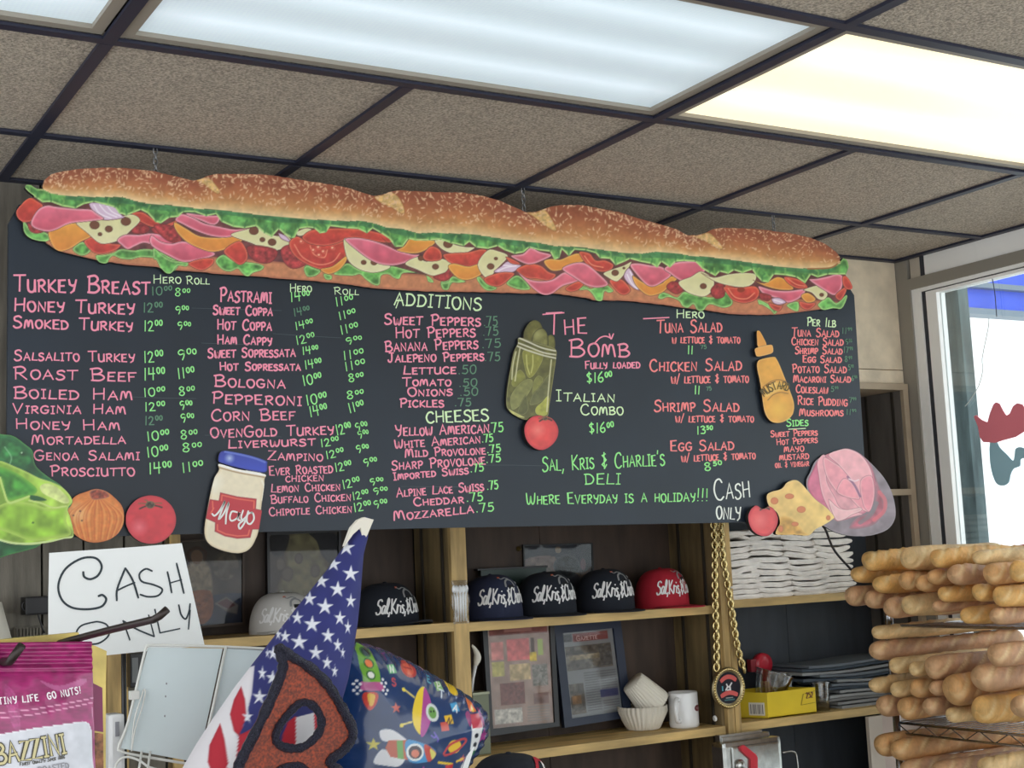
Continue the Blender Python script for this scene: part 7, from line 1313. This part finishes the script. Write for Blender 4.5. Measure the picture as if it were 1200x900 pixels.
# big rocket lying down
fl_('560,752 600,750 650,790 640,800 600,790 565,785', (228, 228, 230)); fl_('540,860 565,815 600,830 640,830 620,870 570,870', (228, 228, 230)); fl_('585,785 650,782 650,850 590,840 575,810', (196, 90, 56), sm=False); fl_('610,786 630,784 632,848 612,845', (110, 170, 80), sm=False)
fl_('640,784 700,795 735,812 745,830 720,855 650,855', (66, 150, 206)); fl_('700,797 740,820 742,838 715,856', (206, 80, 70)); fl_('722,812 745,830 730,848', (230, 220, 120)); pt.dot(*S3(670, 824), 10, 10, 0, (230, 236, 236)); pt.dot(*S3(670, 824), 7.5, 7.5, 0, (60, 50, 60)); pt.dot(*S3(670, 828), 4.5, 4.5, 0, (220, 120, 90))
# ringed planet, small rocket, comet
pt.dot(*S3(818, 808), 9, 8, 0, (238, 196, 60)); pt.line([S3(775, 830), S3(800, 800), S3(850, 782), S3(862, 792), S3(830, 822), S3(785, 836), S3(775, 830)], (196, 70, 76), 1.4)
fl_('888,715 930,712 932,760 920,830 892,828 885,770', (236, 236, 236)); fl_('888,700 932,698 932,745 888,748', (196, 66, 84), sm=False); pt.dot(*S3(908, 773), 3, 3, 0, (30, 36, 50)); pt.dot(*S3(908, 805), 3, 3, 0, (30, 36, 50)); fl_('892,828 922,828 908,845', (60, 130, 90)); fl_('870,700 888,690 888,730 878,740', (150, 50, 110)); fl_('932,680 944,700 944,740 932,730', (150, 50, 110)); fl_('893,690 895,665 908,645 920,670 922,692', (236, 120, 70)); fl_('902,690 908,668 914,690', (246, 210, 90))
pt.line([S3(835, 860), S3(862, 852)], (240, 200, 80), 1.4); pt.line([S3(757, 860), S3(815, 868)], (236, 200, 60), 1.4); fl_('785,870 820,868 812,910 790,910', (200, 50, 60), sm=False); fl_('500,890 550,892 545,930 505,930', (200, 60, 60))
# letter blocks
for (x, y, c) in ((625, 545, (90, 170, 120)), (797, 605, (130, 180, 110)), (835, 675, (70, 160, 210)), (800, 715, (236, 190, 60)), (780, 738, (206, 90, 80))): fl_('%g,%g %g,%g %g,%g %g,%g' % (x-16, y-12, x+14, y-16, x+16, y+14, x-14, y+16), c, sm=False)
tx3('N', 617, 556, .6, 8, (240, 240, 240), 22); tx3('S', 612, 600, .9, 8, (196, 80, 90), 24); tx3('T', 612, 516, .8, 0, (120, 60, 120), 22); tx3('E', 756, 590, .8, 25, (90, 180, 200), 24); tx3('P', 788, 612, .6, 25, (240, 240, 230), 22); tx3('T', 785, 640, .9, 25, (210, 220, 230), 26); tx3('A', 824, 686, .7, 30, (240, 240, 240), 24); tx3('N', 790, 726, .6, 35, (80, 60, 60), 20); tx3('Y', 745, 790, .9, -40, (110, 90, 190), 28)
bop = [tuple(p) for p in catmull(bo, 4, True)]; D = np.zeros(pt.PX.shape); ins = _inside(pt.PX, pt.PY, bop); D[ins] = _dist(pt.PX[ins], pt.PY[ins], bop)
prx = (D/95).clip(0, 1); dep = .11*(1-(1-prx)**2)**.5; ed = np.exp(-(D/14)**2)*(D > .3); ang = np.arctan2(pt.PY-880, pt.PX-450); dep = dep+ed*.0035*np.sin(ang*60)+.003*(vnoise(pt.PX, pt.PY, 18, 8)-.5)*(D > 1)
P2 = P.copy(); P2[..., 1] -= dep; ny, nx = pt.a.shape; A = pt.a > .5; keep = A[:-1, :-1] & A[1:, :-1] & A[:-1, 1:] & A[1:, 1:]; idx = np.arange(ny*nx).reshape(ny, nx); J, I_ = np.nonzero(keep); F = np.stack([idx[J, I_], idx[J, I_+1], idx[J+1, I_+1], idx[J+1, I_]], 1)
us, iv = np.unique(F, return_inverse=True); f2 = iv.reshape(F.shape); Vf = P2.reshape(-1, 3)[us]; Bk = Vf.copy(); Bk[:, 1] = 2*YBn-Vf[:, 1]; b0 = np.array([Vf[:, 0].mean(), YBn, ZC])
e = empty('space_balloon', b0, 'dark blue balloon printed with rockets and planets behind the glitter letter', 'balloon')
M_bal = painted_mat('printed balloon film', .22, .5); obj_of(mesh_np('front_film', Vf-b0, f2, [M_bal], pt.rgb.reshape(-1, 3)[us], True), 'front_film', e); obj_of(mesh_np('back_film', Bk-b0, f2[:, ::-1], [M_bal], pt.rgb.reshape(-1, 3)[us]*.0+np.array((30, 58, 106.)), True), 'back_film', e)
MB().tube(catmull([atY(a, b, YBn-.02) for a, b in ((556, 826), (561, 833), (564, 842), (561, 852), (556, 860), (551, 866))], 4), [.006]*5+[.004]*16, 8).build('neck', M_steel, e)
tg = empty('paper_tag', atY(546, 885, YBn-.07), 'small white paper tag with print at the balloon\'s right side', 'tag'); MB().prism([atY(a, b, YBn-.075) for a, b in ((545, 869), (556, 875), (545, 912), (530, 905))], (0, .001, 0)).build('card', M_sheet, tg)
mb = MB(); [ribbon(mb, [(x0, y0), (x0-8, y0+22)], .5, lambda p: atY(p[0], p[1], YBn-.0762)) for x0, y0 in ((546, 877), (549, 879))]; tag(mb.build('print_lines', M_lg, tg), kind='stuff')
# --- black cap at the bottom edge
cc = atY(597, 915, -.02); hz = float(atY(597, 880, -.02)[2]); c_ = (float(cc[0]), -.02, hz-.125)
cp_ = cap_thing('black cap with red and white emblem on the counter at the bottom edge', c_, rad(-35), M_blk, M_blk, h=.120, a=.082, b=.090, snap=False, group=None, logo=False, brim=.07)
mb = MB()
for P_, w_ in (([(.2, .62), (.5, .5), (.8, .62)], .02), ([(.25, .4), (.5, .52), (.75, .4)], .03)):
    pass
def oncap(p, off=.0018):
    th = rad(-35)+(p[0]-.5)*1.6; v = p[1]; t = math.asin(min(.99, v))/(pi/2); q_ = max(0, cos(t*pi/2))**.62; return np.array([c_[0]+.0905*q_*cos(th)*1.0, c_[1]+.0865*q_*sin(th), c_[2]+.122*sin(t*pi/2)**.95+off])
for P_, w_, m_ in (([(.1, .70), (.35, .88), (.6, .80)], .035, M_redc), ([(.35, .62), (.5, .80), (.75, .62)], .03, M_embW), ([(.2, .55), (.45, .62), (.8, .5)], .05, M_embW)):
    mb = MB(); ribbon(mb, catmull(P_, 4), w_, oncap); mb.build('emblem', m_, cp_)
MB().box((c_[0]-.07, -.09, ZC), (c_[0]+.07, .05, c_[2]-.001), bev=.004).build('cap_block', M_lam, None) if False else None
st_ = MB().lathe([(.05, 0), (.05, .006), (.012, .01), (.012, max(.02, c_[2]-ZC-.01)), (.06, max(.03, c_[2]-ZC-.004)), (.06, c_[2]-ZC)], (c_[0], c_[1], ZC), 24, cap1=True).build('cap_stand', M_frame, origin=(c_[0], c_[1], ZC)); tag(st_, 'black round stand under the cap at the bottom edge', 'stand')
